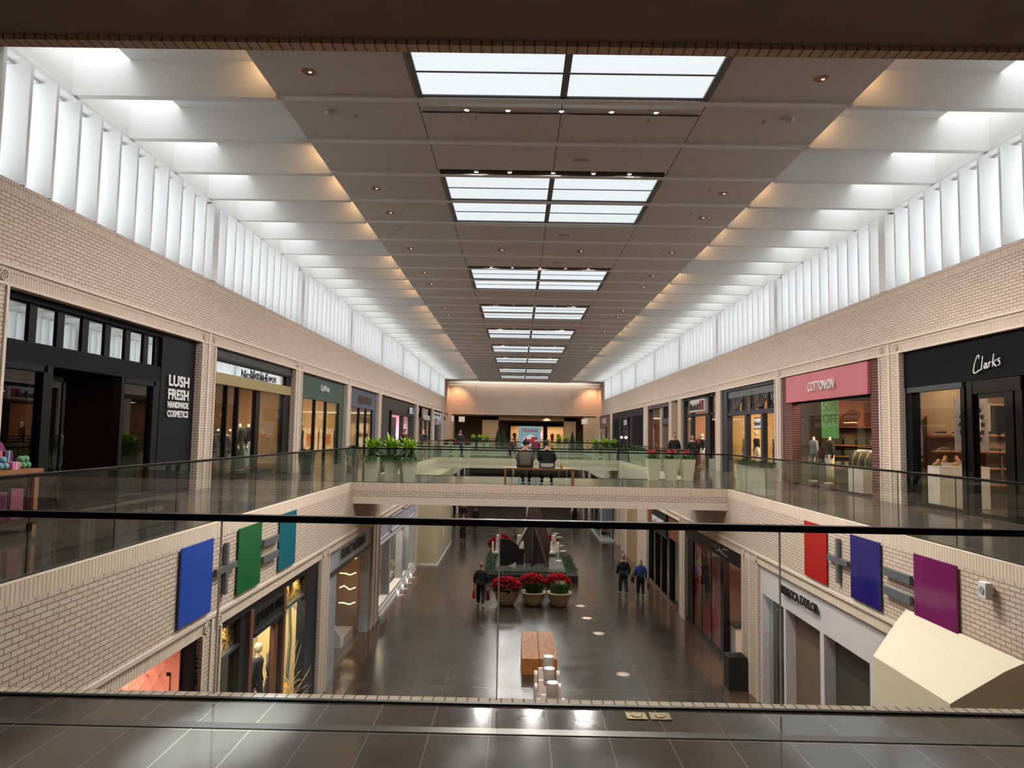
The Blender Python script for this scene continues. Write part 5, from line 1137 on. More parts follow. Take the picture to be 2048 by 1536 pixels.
for i, (x, y, nm) in enumerate([(0.35, 0.55, 'pale dried branches in the near boutique window'), (4.9, 0.42, 'pale dried branches in the far boutique window')]):
    b = MB()
    for k in range(16):
        a = random.uniform(-1, 1); h = random.uniform(0.8, 1.9); p = [(0, 0, 0), (a * 0.3, random.uniform(-.1, .1), h * 0.5), (a * 0.75, random.uniform(-.2, .2), h)]; b.tube(p, [0.008, 0.006, 0.003], 4)
        for j in range(3): b.tube([p[1], (p[1][0] + random.uniform(-.3, .3), p[1][1], p[1][2] + random.uniform(.1, .4))], 0.004, 4)
    o = b.build('dried_branches', mat('dry_branch', (222, 206, 160), 0.7)); o.location = place(t, (x, y, 0.02)); tag(o, nm, 'branches')
o = MB().ball((0, 0, 0), 0.42, 18, 10, (1, 0.6, 1)).build('yellow_pouf', mat('pouf_yellow', (204, 150, 50), 0.6), smooth=True); o.location = place(t, (5.45, 0.6, 0.28)); tag(o, 'round mustard yellow pouf at the bottom of the boutique window', 'pouf')

# marble fronted shop
t, W = shop('lower marble fronted shop with bronze letters and dark glass', -2, 19.1, 24.85, ZL)
MRB = mat('blue_grey_marble', (176, 178, 186), 0.3, var=0.28, vscale=2.2)
bxs(t, 'marble_surround', MRB, [(0, W, 0.06, 0.34, LH - 0.56, LH), (0, 1.05, 0.05, 0.34, 0, LH - 0.56), (5.45, W, 0.06, 0.34, 0, LH - 0.56)])
bxs(t, 'canopy_strip', mat('dull_bronze', (92, 86, 78), 0.4, 0.5), [(0, 5.5, 0.0, 0.2, LH - 0.66, LH - 0.56)]); text('STUART WEITZMAN', mat('bronze_dark', (62, 48, 38), 0.4, 0.5), t, (1.3, 0.0, LH - 0.38), 0.28, 3.2, 0.05, 0.02)
panes(t, [(1.05, 2.6, 0, LH - 0.66), (2.62, 4.1, 0, LH - 0.66), (4.12, 5.45, 0, LH - 0.66)], 0.22)
room(t, W, LH - 0.1, 3.6, (150, 106, 70), (96, 74, 56), y0=0.35, ceilc=(120, 80, 48)); lamp_in(t, (3.4, 2.0, LH - 0.15), 3.0, 0.8, 9, (1.0, 0.66, 0.34))
for i in range(4):
    b = MB(); b.tube([(-0.7, 0, 0), (-0.3, 0, 0.08 * (i % 2)), (0.2, 0, -0.05), (0.7, 0, 0.03)], 0.02, 6); o = b.build('light_strip', emit('gold_strip', (1.0, 0.72, 0.3), 6.0) if i == 0 else MATS['gold_strip']); o.location = (-5.75, 24.5, ZL + 1.0 + i * 0.5); o.scale = (0.4, 1, 1); tag(o, 'thin glowing gold light strip inside the marble fronted shop', 'light', 'gold light strips inside the marble fronted shop')
b = MB(); b.poly([(0, 0, 0), (0.9, 0, 0.0), (0.9, 0, 0.35), (0.45, 0, 0.75), (0.0, 0, 0.4)], (0, 0.3, 0)); o = b.build('folded_display', WL); o.location = (-5.75, 21.6, ZL + 0.36); o.scale = (0.6, 1, 0.8); tag(o, 'white folded-paper shaped display stand in the marble fronted shop window', 'display stand')
o = MB().box(0, 3.8, 0, 0.5, 0, 0.34).build('plinth', mat('white_plinth')); o.location = place(t, (1.1, 0.4, 0.01)); o.rotation_euler = t.rotation_euler; tag(o, 'low pale plinth along the marble fronted shop window', 'plinth')

# lilac panelled shop with stepped sill
t, W = shop('lower shop with lilac grey panelling and a stepped sill, before the cream hoarding', -2, 26.1, 35.5, ZL)
LIL = mat('lilac_grey_paint', (164, 162, 172), 0.45)
bxs(t, 'panelling', LIL, [(0, W, 0.08, 0.34, LH - 0.85, LH), (0, 0.15, 0.05, 0.34, 0, LH), (W - 0.2, W, 0.05, 0.34, 0, LH), (2.4, 2.65, 0.05, 0.34, 0, LH - 0.85), (5.6, 5.8, 0.05, 0.34, 0, LH - 0.85), (7.4, 7.6, 0.05, 0.34, 0, LH - 0.85)])
b = MB()
for x0, x1 in ((0.15, 2.3), (2.6, 5.4), (5.7, 9.1)):
    for a in ((x0, x1, LH - 0.75, LH - 0.70), (x0, x1, LH - 0.16, LH - 0.11), (x0, x0 + 0.06, LH - 0.75, LH - 0.11), (x1 - 0.06, x1, LH - 0.75, LH - 0.11)): b.box(a[0], a[1], 0.02, 0.08, a[2], a[3])
b.box(0, W, 0.0, 0.1, LH - 0.92, LH - 0.85); b.build('moulding', mat('lilac_light', (188, 186, 194), 0.45), t)
bxs(t, 'stepped_sill', mat('sill_white', (196, 192, 190), 0.4), [(0.1, W, 0.04, 0.34, 0.28, 0.40), (0.1, W, -0.02, 0.34, 0.14, 0.28), (0.1, W, -0.08, 0.34, 0.0, 0.14)])
panes(t, [(0.15, 2.4, 0.4, LH - 0.85), (2.65, 5.6, 0.4, LH - 0.85), (5.8, 7.4, 0.4, LH - 0.85), (7.6, 9.2, 0.4, LH - 0.85)], 0.2)
room(t, W, LH - 0.1, 2.4, (130, 132, 124), (90, 84, 76), y0=0.35); lamp_in(t, (4.5, 1.2, LH - 0.15), 5.0, 0.5, 70, WARMW)
mannequin(t, (6.95, 0.5, 0.9), 'mannequin in a black dress with gold lit shoulders in the lilac panelled shop', (30, 26, 24), (20, 20, 22), long=True, scale=1.0)
o = MB().box(-0.4, 0.4, -0.3, 0.3, 0, 0.88).build('plinth', mat('grey_plinth')); o.location = place(t, (6.95, 0.66, 0.02)); o.rotation_euler = t.rotation_euler; tag(o, 'grey plinth under the black dress mannequin', 'plinth')
random.seed(9)
for i in range(26):
    if i == 0: g0 = MB().lathe(0, 0, [(0.03, 0), (0.012, 0.02), (0.012, 0.1), (0.04, 0.16), (0.036, 0.2)], 10).build('glass_goblet', mat('crystal', (220, 224, 226), 0.1, 0.4), smooth=True); o = g0
    else: o = g0.copy(); C.objects.link(o)
    x = random.choice([0.6, 3.4, 4.2, 4.9, 6.0]) + random.uniform(-0.3, 0.3)
    o.location = place(t, (x, 0.5 + random.uniform(-.12, .12), 0.402)); tag(o, 'small glittering glass piece on the sill of the lilac panelled shop', 'glassware', 'glittering pieces on the lilac shop sill')
slab('wall_hoarding', [mat('cream_hoarding', (188, 174, 146), 0.6, var=0.05)], [(AL, -4.04, 36.9, 44.9, ZL + 0.1, -T - 0.01)])
slab('baseboard_hoarding', [WHITE], [(AL, -4.02, 36.88, 44.92, ZL, ZL + 0.1)])
for i, y in enumerate((39.6, 42.2)):
    o = MB().box(-0.01, 0.01, -0.2, 0.2, 0, 0.5).build('notice', WL); o.location = (-4.025, y, -4.2 + 0.4 * i); tag(o, ['small white notice on the cream hoarding, lower one', 'small white notice on the cream hoarding, farther along'][i], 'notice')
# far lower fronts, dim
for i, (a, c, s_, nm) in enumerate([(46, 52, -2, 'dim lower shop with a bright door edge just past the cream hoarding'), (53, 60, -2, 'dim lower shop, second past the cream hoarding'), (61, 68, -2, 'dim lower shop, third past the cream hoarding'), (55, 62, 2, 'dim lower shop beyond the white window platform'), (63, 68, 2, 'dim lower shop, farthest on the window platform side')]):
    t, W = shop(nm, s_, a, c, ZL); bxs(t, 'frame', DARKTRIM, [(0, W, 0.1, 0.34, LH - 0.5, LH), (0, 0.3, 0.1, 0.34, 0, LH), (W - 0.3, W, 0.1, 0.34, 0, LH), (W / 2 - 0.1, W / 2 + 0.1, 0.1, 0.34, 0, LH)])
    panes(t, [(0.3, W / 2 - 0.1, 0, LH - 0.5), (W / 2 + 0.1, W - 0.3, 0, LH - 0.5)], 0.2, SGLASSD); room(t, W, LH - 0.1, 2.2, (140, 120, 104), (80, 66, 56)); bxs(t, 'bright_edge', WL, [(0.32, 0.4, 0.06, 0.1, 0, LH - 0.5)])
    lamp_in(t, (W / 2, 1.2, LH - 0.15), 2.0, 0.4, 30, WARMW)

# lower, other side: pale plaster shop
t, W = shop('lower pale plaster storefront with black block letters and three tall dark openings', 2, 4.5, 18.95, ZL)
PLS = mat('lilac_plaster', (206, 200, 200), 0.6)
OP = [(0.17, 1.64), (1.77, 3.68), (3.87, 5.79), (6.0, 7.9), (8.1, 10.0)]
bs = [(0, W, 0.06, 0.34, ly(-2.49), LH), (0, 0.17, 0.06, 0.34, 0, ly(-2.49))]
for i in range(len(OP) - 1): bs.append((OP[i][1], OP[i + 1][0], 0.06, 0.34, 0, ly(-2.49)))
bs.append((10.0, W, 0.06, 0.34, 0, ly(-2.49))); bxs(t, 'plaster_front', PLS, bs)
bxs(t, 'window_screen', mat('brown_screen', (112, 92, 78), 0.5), [(OP[1][0], OP[1][1], 0.3, 0.34, 0, ly(-2.49))]); bxs(t, 'dark_screen', mat('dark_olive_screen', (66, 62, 54), 0.5), [(OP[2][0] , OP[2][1], 0.3, 0.34, 0, ly(-2.49)), (OP[3][0], OP[3][1], 0.3, 0.34, 0, ly(-2.49)), (OP[4][0], OP[4][1], 0.3, 0.34, 0, ly(-2.49))])
panes(t, [(OP[0][0], OP[0][1], 0, ly(-2.49))], 0.24)
text('REBECCA TAYLOR', BLACK, t, (1.66, 0.0, ly(-2.14)), 0.2, 2.08, 0.06, 0.03)
room(t, W, LH - 0.2, 2.4, (110, 104, 96), (96, 92, 86), y0=0.4); o = MB().box(-0.5, 0.5, -0.04, 0.04, 0, 0.05).build('tube_light', emit('cool_tube', (0.9, 0.95, 1), 9)); o.location = place(t, (0.9, 0.7, ly(-2.85))); o.rotation_euler = t.rotation_euler; tag(o, 'white strip light behind the first opening of the pale plaster storefront', 'light')
# black beauty shop with the large portrait
t, W = shop('lower black beauty storefront with thin silver letters and a large red portrait window', 2, 20.24, 27.0, ZL)
bxs(t, 'fascia', mat('satin_black', (16, 16, 17), 0.35), [(0, W, 0.05, 0.34, LH - 0.44, LH), (0, 0.72, 0.1, 0.34, 0, LH - 0.44)])
bxs(t, 'frame', BLACKG, [(0.72, 0.78, 0.1, 0.3, 0, LH - 0.4), (4.28, 4.6, 0.1, 0.3, 0, LH - 0.4), (0, W, 0.06, 0.3, 0, 0.16)])
b = MB()
def stroke(b, pts, r): b.tube([(x, 0, z) for x, z in pts], r, 6)
SLV = mat('silver_letter', (190, 192, 196), 0.3, 0.6)
for pts in ([(0, 0), (0.05, 1), (0.32, 0.35), (0.62, 1), (0.7, 0)], [(0.8, 0), (1.1, 0.95), (1.42, 0)], [(0.92, 0.3), (1.35, 0.3)], [(2.15, 0.95), (1.75, 0.95), (1.5, 0.5), (1.75, 0.02), (2.2, 0.02)]): stroke(b, [(x * 0.78, z * 0.2) for x, z in pts], 0.014)
o = b.build('lettering', SLV, t); o.location = (3.55, 0.02, LH - 0.31)
pw = thing('portrait_window', 'tall window picture of a dark-haired face and red clothes on the black beauty shop', 'picture', place(t, (0.78, 0.18, 0.16)), t.rotation_euler.z)
PW, PH = 3.5, 2.95
MB().box(0, PW, 0, 0.02, 0, PH).build('backing', mat('rose_backdrop', (176, 92, 92), 0.3, var=0.35, vscale=1.5), pw)
def patch(pts, c, nm, d):
    b = MB(); b.poly([(x, -d, z) for x, z in pts], (0, 0.006, 0)); return b.build(nm, mat('portrait_%d_%d_%d' % c, c, 0.3, var=0.3, vscale=4), pw)
patch([(0, 0), (1.7, 0), (1.5, 1.3), (1.2, 1.7), (0.5, 1.75), (0, 1.5)], (168, 40, 38), 'red_coat', 0.01)
patch([(0.15, 2.0), (0.2, 2.45), (0.5, 2.75), (1.0, 2.7), (1.2, 2.3), (1.15, 1.7), (0.9, 1.55), (0.45, 1.6)], (52, 34, 34), 'hair', 0.012)
patch([(0.35, 1.95 + 0.0), (0.38, 2.25), (0.6, 2.5), (0.9, 2.45), (1.02, 2.2), (0.98, 1.85), (0.8, 1.62), (0.55, 1.65)], (218, 172, 158), 'face', 0.018)
patch([(0.48, 2.16), (0.62, 2.2), (0.62, 2.12), (0.5, 2.1)], (50, 30, 30), 'eye', 0.024); patch([(0.76, 2.14), (0.92, 2.18), (0.92, 2.1), (0.78, 2.08)], (50, 30, 30), 'eye', 0.024); patch([(0.6, 1.78), (0.7, 1.82), (0.8, 1.78), (0.7, 1.72)], (150, 30, 40), 'lips', 0.024)
patch([(1.25, 2.8), (1.6, 2.85), (2.0, 1.6), (1.7, 1.0), (1.2, 0.9), (1.3, 1.7)], (54, 36, 42), 'dark_hair', 0.02)
patch([(2.0, 2.4), (2.5, 2.2), (2.6, 1.2), (2.3, 0.9), (2.1, 1.4)], (206, 140, 140), 'second_face', 0.016)
patch([(1.5, 1.3), (2.7, 1.25), (3.1, 0.6), (2.6, 0.5), (2.4, 0.0), (2.0, 0.5), (1.7, 0.0), (1.5, 0.6)], (176, 24, 36), 'red_dress', 0.014)
patch([(0.6, 0), (0.9, 0), (1.1, 1.1), (0.8, 1.3), (0.5, 0.9)], (84, 62, 36), 'patterned_scarf', 0.02)
patch([(0, 2.75), (1.0, 2.95), (1.6, 2.6), (0.9, 2.45)], (196, 70, 60), 'red_bow', 0.026)
MB().box(0, PW, -0.05, -0.042, 0, PH).build('glass', SGLASS, pw)
for x in (1.15, 2.3): MB().box(x, x + 0.02, -0.06, -0.03, 0, PH).build('mullion', BLACKG, pw)
room(t, W, LH - 0.1, 3.0, (176, 120, 100), (110, 92, 76), y0=0.4, ceilc=(60, 50, 48), x0=0.0); lamp_in(t, (5.6, 1.4, LH - 0.2), 1.6, 0.8, 42, (1.0, 0.84, 0.68)); panes(t, [(4.6, W, 0.16, LH - 0.44)], 0.2)
o = MB().box(-0.55, 0.75, -0.3, 0.3, 0, 1.05).build('counter', mat('white_plinth')); MB().box(-0.57, 0.77, -0.32, 0.32, 1.05, 1.12).build('countertop', BLACKG, o); o.location = (7.35, 22.3, ZL + 0.02); tag(o, 'white cosmetics counter with black top in the black beauty shop', 'counter')
o = MB().box(-0.5, 0.5, -0.02, 0.02, 0, 1.1).build('poster', mat('warm_portrait', (168, 100, 78), 0.5, var=0.4, vscale=2)); MB().box(-0.2, 0.2, -0.03, -0.02, 0.2, 0.9).build('print', mat('warm_face', (200, 140, 116), 0.5, var=0.3, vscale=3), o); o.location = (8.3, 26.9, ZL + 1.7); tag(o, 'warm toned portrait poster on the far end wall of the black beauty shop', 'poster')
# orange brown sports shoe shop
t, W = shop('lower shoe store with rust brown fascia and a black sign box', 2, 27.92, 34.95, ZL)
RST = mat('rust_panel', (124, 66, 44), 0.5, var=0.15)
bxs(t, 'fascia', RST, [(0, 1.6, 0.08, 0.34, LH - 0.95, LH), (4.6, W, 0.08, 0.34, LH - 0.95, LH)]); bxs(t, 'frame', BLACKG, [(0, 0.2, 0.1, 0.34, 0, LH), (W - 0.3, W, 0.1, 0.34, 0, LH), (2.9, 3.2, 0.1, 0.34, 0, LH), (0.2, 6.9, 0.08, 0.3, 0, 0.1), (1.6, 1.75, 0.1, 0.34, 0, LH), (1.6, 4.6, 0.08, 0.34, LH - 1.1, LH - 0.95), (4.6, 4.8, 0.1, 0.34, 0, LH)])
bxs(t, 'sign_box', BLACK, [(1.6, 4.6, -0.04, 0.2, LH - 0.95, LH)]); text('NEW BALANCE', WL, t, (1.85, -0.08, LH - 0.6), 0.3, 2.5, 0.04, 0.02)
panes(t, [(0.2, 1.6, 0.1, LH - 0.95), (4.8, 6.7, 0.1, LH - 0.95), (1.75, 2.9, 0.1, LH - 1.1), (3.2, 4.6, 0.1, LH - 1.1)], 0.22, SGLASSD)
room(t, W, LH - 0.1, 3.0, (60, 62, 62), (70, 66, 60), y0=0.4); lamp_in(t, (3.5, 1.6, LH - 0.2), 2.4, 0.3, 40, WARMW)
for i in range(8): shoe(t, (0.8 + i * 0.75, 0.6, 0.5 + 0.35 * (i % 2)), [(200, 200, 204), (90, 96, 104)][i % 2], 'pale sports shoe on a window shelf of the rust brown shoe store', 'shoes in the rust brown store window', R(80), 'shoe')
for z in (0.5, 0.85): o = MB().box(0.2, 6.7, 0.5, 0.7, z - 0.02, z).build('window_shelf', STEEL, t)
# niche pilasters and white window platform
slab('wall_pilaster', [CONC], [(AR - 0.06, AR, 37.0, 37.2, ZL, LHEAD), (AR - 0.06, AR, 41.0, 41.2, ZL, LHEAD)])
slab('wall_niche_lower', [BNICHE], [(AR - 0.012, AR - 0.001, 37.2, 41.0, ZL, LHEAD)])
vt = thing('window_platform', 'low white platform with glass sides projecting from the lower wall', 'platform', (0, 0, ZL))
MB().box(5.51, AR, 46.3, 53.7, 0, 0.14).build('base', mat('sill_white'), vt); MB().box(5.55, 5.6, 46.3, 46.36, 0.14, 3.2).build('post', WL, vt); MB().box(5.55, 5.6, 53.6, 53.66, 0.14, 3.2).build('post', WL, vt); MB().box(5.52, 5.6, 46.3, 53.66, 3.2, 3.3).build('rail', WL, vt); MB().box(5.56, 5.57, 46.36, 53.6, 0.14, 3.2).build('glass', RGLASS2, vt)
MB().box(6.3, 6.34, 46.4, 53.6, 0.14, 3.3).build('back_panel', mat('blue_grey_backdrop', (120, 128, 144), 0.5), vt)
ch = thing('chair', 'dark metal and tan leather chair standing on the low white platform', 'chair', (6.0, 47.2, ZL + 0.14), 0.3)
MB().box(-0.26, 0.26, -0.26, 0.26, 0.40, 0.45).build('seat', mat('tan_leather', (134, 96, 62), 0.5), ch); MB().box(-0.26, 0.26, 0.22, 0.27, 0.45, 0.95).build('backrest', mat('tan_leather'), ch)
for x in (-0.24, 0.24):
    for y in (-0.24, 0.24): MB().tube([(x, y, 0), (x, y, 0.42)], 0.014, 6).build('leg', BLACK, ch)
tb = thing('side_table', 'long low dark table behind the chair on the white platform', 'table', (6.0, 49.6, ZL + 0.14))
MB().box(-0.25, 0.25, -1.2, 1.2, 0.62, 0.68).build('top', mat('dark_wood'), tb)
for y in (-1.1, 1.1): MB().box(-0.22, 0.22, y - 0.02, y + 0.02, 0, 0.62).build('leg', BLACK, tb)

# pale kiosk roof below the purple panel
kb = MB()
prof = [(AR - 0.02, ZL + 0.01), (5.62, ZL + 0.01), (5.62, -1.78), (6.22, -1.30), (AR - 0.02, -1.17)]
ps = [(x, 9.3 - 0.25 * (x - 5.62) / 0.83, z) for x, z in prof] + [(x, 11.25 + 0.52 * (x - 5.62) / 0.83, z) for x, z in prof]
kb.add(ps, [(4, 3, 2, 1, 0), (5, 6, 7, 8, 9)] + [(i, (i + 1) % 5, 5 + (i + 1) % 5, 5 + i) for i in range(5)])
kz = kb.build('kiosk', mat('pale_kiosk_paint', (214, 202, 176), 0.6, var=0.04)); tag(kz, 'tall pale kiosk with a sloping top against the lower wall, under the purple panel', 'kiosk')
MB().box(5.60, 6.44, 9.35, 11.2, ZL, ZL + 0.01).build('base', BLACK, kz)

# coloured sum panels on the side walls ---------------------------------
def panel(name, x, y0, y1, z0, z1, m, label, cat='panel', group=None):
    s = 1 if x < 0 else -1
    b = MB(); b.box(*sorted((x + s * 0.025, x + s * 0.05)), y0, y1, z0, z1)
    o = b.build(name, m, bevel=0.004); tag(o, label, cat, group)
    MB().box(*sorted((x + s * 0.001, x + s * 0.025)), y0 + 0.2, y1 - 0.2, z0 + 0.2, z1 - 0.2).build('mounting_block', BLACK, o) if z1 - z0 > 0.6 else MB().box(*sorted((x + s * 0.001, x + s * 0.025)), y0 + 0.1, y1 - 0.1, z0 + 0.04, z1 - 0.04).build('mounting_block', BLACK, o)
    return o
gp = lambda n, c, r=0.16: mat(n, c, r, spec=0.6, var=0.02)
panel('wall_panel', AL, 10.52, 11.62, -1.40, -0.22, gp('gloss_blue', (34, 78, 178)), 'glossy royal blue rectangular panel on the brick wall, first of the blue sum', group='coloured panels on the brick')
panel('wall_panel', AL, 12.69, 13.81, -1.40, -0.22, gp('gloss_green', (22, 104, 58)), 'glossy green rectangular panel between the plus and equals signs', group='coloured panels on the brick')
panel('wall_panel', AL, 14.88, 15.96, -1.40, -0.22, gp('gloss_teal', (20, 108, 124)), 'glossy teal rectangular panel after the equals sign, nearest the bridge', group='coloured panels on the brick')
panel('wall_panel', AR, 14.67, 15.77, -1.40, -0.22, gp('gloss_red', (178, 22, 24)), 'glossy bright red rectangular panel, nearest the bridge', group='coloured panels on the brick')
panel('wall_panel', AR, 12.52, 13.62, -1.40, -0.22, gp('gloss_navy', (34, 30, 110), 0.06), 'glossy navy rectangular panel between grey plus and equals signs', group='coloured panels on the brick')
panel('wall_panel', AR, 10.37, 11.47, -1.40, -0.22, gp('gloss_purple', (116, 16, 88), 0.08), 'glossy purple rectangular panel above the pale kiosk', group='coloured panels on the brick')
def plus(x, yc, label):
    s = 1 if x < 0 else -1; b = MB(); a, w_ = 0.43, 0.055
    pts = [(-w_, -a), (w_, -a), (w_, -w_), (a, -w_), (a, w_), (w_, w_), (w_, a), (-w_, a), (-w_, w_), (-a, w_), (-a, -w_), (-w_, -w_)]
    b.poly([(x + s * 0.02, yc + u, -0.81 + v_) for u, v_ in pts], (s * 0.06, 0, 0)); o = b.build('plus_sign', GREYS); tag(o, label, 'sign'); MB().box(*sorted((x, x + s * 0.02)), yc - 0.04, yc + 0.04, -0.85, -0.77).build('mount', BLACK, o)
plus(AL, 12.15, 'grey metal plus sign between the blue and green panels'); plus(AR, 14.13, 'grey metal plus sign between the red and navy panels')
def equals(x, y0, y1, lab):
    s = 1 if x < 0 else -1; t = thing('equals_sign', lab, 'sign', (x, (y0 + y1) / 2, -0.82)); h = (y1 - y0) / 2
    for z in (0.08, -0.24): MB().box(*sorted((s * 0.02, s * 0.08)), -h, h, z, z + 0.14).build('bar', GREYS, t, bevel=0.003); MB().box(*sorted((0, s * 0.02)), -h + 0.2, h - 0.2, z + 0.04, z + 0.1).build('mount', BLACK, t)
equals(AL, 13.9, 14.76, 'grey metal equals sign between the green and teal panels'); equals(AR, 11.54, 12.38, 'grey metal equals sign between the navy and purple panels')
o = MB().box(6.30, 6.40, 9.58, 9.74, -0.52, -0.30).build('wall_speaker', WL, bevel=0.012); MB().lathe(0, 0, [(0.055, 0), (0.05, 0.008), (0, 0.008)], 18).build('cone', mat('speaker_grey', (150, 150, 150), 0.5), o).location = (6.298, 9.66, -0.41)
o.children[0].rotation_euler = (0, R(-90), 0); tag(o, 'small white box speaker on the brick wall beyond the purple panel', 'speaker'); MB().box(6.40, 6.449, 9.62, 9.70, -0.46, -0.36).build('bracket', WL, o)
# brass outlet covers in the near floor
for i, x in enumerate((0.70, 0.835)):
    o = MB().box(-0.058, 0.058, -0.05, 0.05, 0.0, 0.006).build('floor_outlet', mat('old_brass', (120, 104, 62), 0.35, 0.7), bevel=0.002); MB().lathe(0, 0, [(0.03, 0.006), (0.028, 0.009), (0.0, 0.009)], 16).build('cap', mat('old_brass'), o)
    o.location = (x, 4.08, 0.0); tag(o, ['square brass floor outlet cover in the near floor, with a clear round cap', 'square brass floor outlet cover, second of the pair'][i], 'floor outlet')

# ------------------------------------------------------------------ far end beyond the brick lintel
slab('ceiling_far', [mat('far_soffit', (150, 128, 108), 0.8)], [(-16, 18, YE + 0.4, 112, 3.9, 4.0)])
FW = mat('far_plaster', (176, 156, 130), 0.7)
slab('wall_far_room', [FW], [(-16, -1.42, 106, 106.3, 0, 3.9), (8.62, 18, 106, 106.3, 0, 3.9), (-1.42, 8.62, 105.31, 105.6, 3.21, 3.9), (-4.6, 8.6, 111, 111.3, 2.85, 3.9), (-16.3, -16, YE, 112, 0, 4), (18, 18.3, YE, 112, 0, 4), (-4.8, -2.6, 96, 97.5, 0, 3.9), (6.4, 8.0, 96, 97.5, 0, 3.9), (8.8, 11.5, 93, 94, 0, 3.9), (-4.8, 8.0, 96, 97.5, 3.4, 3.9), (-10.5, -8.6, YE + 0.5, 96, 0, 3.9)])
t = thing('storefront', 'wide brightly lit shop window at the far end of the upper floor', 'storefront', (-1.0, 105, 0), 0)
bxs(t, 'frame', DARKTRIM, [(-0.4, 9.6, 0, 0.3, 2.72, 3.2), (-0.4, 0, 0, 0.3, 0, 2.75), (4.9, 5.5, 0, 0.3, 0, 2.75), (8.0, 8.5, 0, 0.3, 0, 2.75), (9.3, 9.6, 0, 0.3, 0, 2.75)])
panes(t, [(0, 4.9, 0, 2.7), (5.5, 8.0, 0, 2.7), (8.5, 9.3, 0, 2.7)], 0.15)
room(t, 9.5, 2.9, 4.0, (226, 196, 150), (170, 140, 110)); lamp_in(t, (4.7, 2.0, 2.8), 8.0, 2.0, 70, (1.0, 0.84, 0.62))
random.seed(21)
for i in range(9):
    x = 0.6 + i * 0.95; c = random.choice([((170, 40, 50), 'red'), ((34, 34, 38), 'black'), ((230, 220, 206), 'white'), ((150, 110, 80), 'tan')])
    mannequin(t, (x, 1.2 + 0.5 * (i % 2), 0.2), 'small %s clothed mannequin, %s from the near end of the far bright shop window' % (c[1], ORD[i]), c[0], random.choice([(30, 30, 34), (120, 40, 46), (90, 90, 96)]))
o = MB().box(-0.5, 0.5, -0.04, 0.04, 0, 1.1).build('screen', emit('magenta_screen', (1, 0.3, 0.8), 2.5)); o.location = place(t, (4.2, 0.6, 0.85)); tag(o, 'glowing magenta screen in the far bright shop window', 'screen')
for i, (x, nm) in enumerate([(-8.2, 'white awning at the far end, nearest the corner'), (-7.0, 'white awning at the far end, second from the corner'), (8.6, 'white hanging sign panel at the far end, pink storefront side')]):
    o = MB().box(-0.5, 0.5, -0.03, 0.03, 2.9, 3.6).build('awning', WL); MB().box(-0.5, 0.5, -0.05, -0.03, 2.9, 2.95).build('valance', GREYS, o); o.location = (x, 86 + i * 2, 0); o.rotation_euler = (0, 0, R(50 if x < 0 else -50)); tag(o, nm, 'awning')
for x, y, p in ((4.0, 95.7, 60), (-6.6, 86, 50), (11, 88, 40)): spot('far_lamp', (x, y, 3.85), (x, y + 0.4, 0), p * 4, (1.0, 0.58, 0.28), 130, 0.9)
for x in (XL + 1.1, XR - 1.1): spot('corner_lamp', (x, 81.2, 7.4), (x + (-0.5 if x < 0 else 0.5), 82.4, 3), 500, (1.0, 0.5, 0.26), 120, 0.8)
area('far_fill', (CX0, 89, 3.85), 22, 11, 1100, WARMW)  # added area light lifting the far room, no fixture of its own
area('cove_wash', (CX0, YE - 1.2, ZS - 0.1), 15, 0.2, 75, (1.0, 0.92, 0.82), (R(50), 0, 0))  # added area light strengthening the cove light's wash on the far brick
area('walkway_fill', (CX0, -1.5, 3.9), 8, 0.4, 130, (1.0, 0.86, 0.72))  # unseen area light added to brighten the near walkway

# ------------------------------------------------------------------ people
def skin_mesh(nodes, edges, subd=1):
    """nodes: list of (pos, radius); returns a smooth limb mesh grown round the skeleton"""
    me = bpy.data.meshes.new('s'); me.from_pydata([n[0] for n in nodes], edges, []); me.update()
    o = bpy.data.objects.new('s', me); C.objects.link(o)
    md = o.modifiers.new('skin', 'SKIN'); md.use_smooth_shade = True
    for i, n in enumerate(nodes):
        r = n[1]; me.skin_vertices[0].data[i].radius = r if isinstance(r, tuple) else (r, r)
    me.skin_vertices[0].data[0].use_root = True
    o.modifiers.new('sub', 'SUBSURF').levels = subd
    out = bpy.data.meshes.new_from_object(o.evaluated_get(bpy.context.evaluated_depsgraph_get()))
    bpy.data.objects.remove(o); bpy.data.meshes.remove(me)
    return out
def skin_part(name, nodes, edges, m, parent, subd=1):
    me = skin_mesh(nodes, edges, subd); me.materials.clear(); me.materials.append(m); me.name = name
    for p in me.polygons: p.use_smooth = True
    o = bpy.data.objects.new(name, me); C.objects.link(o); o.parent = parent; return o
V = Vector
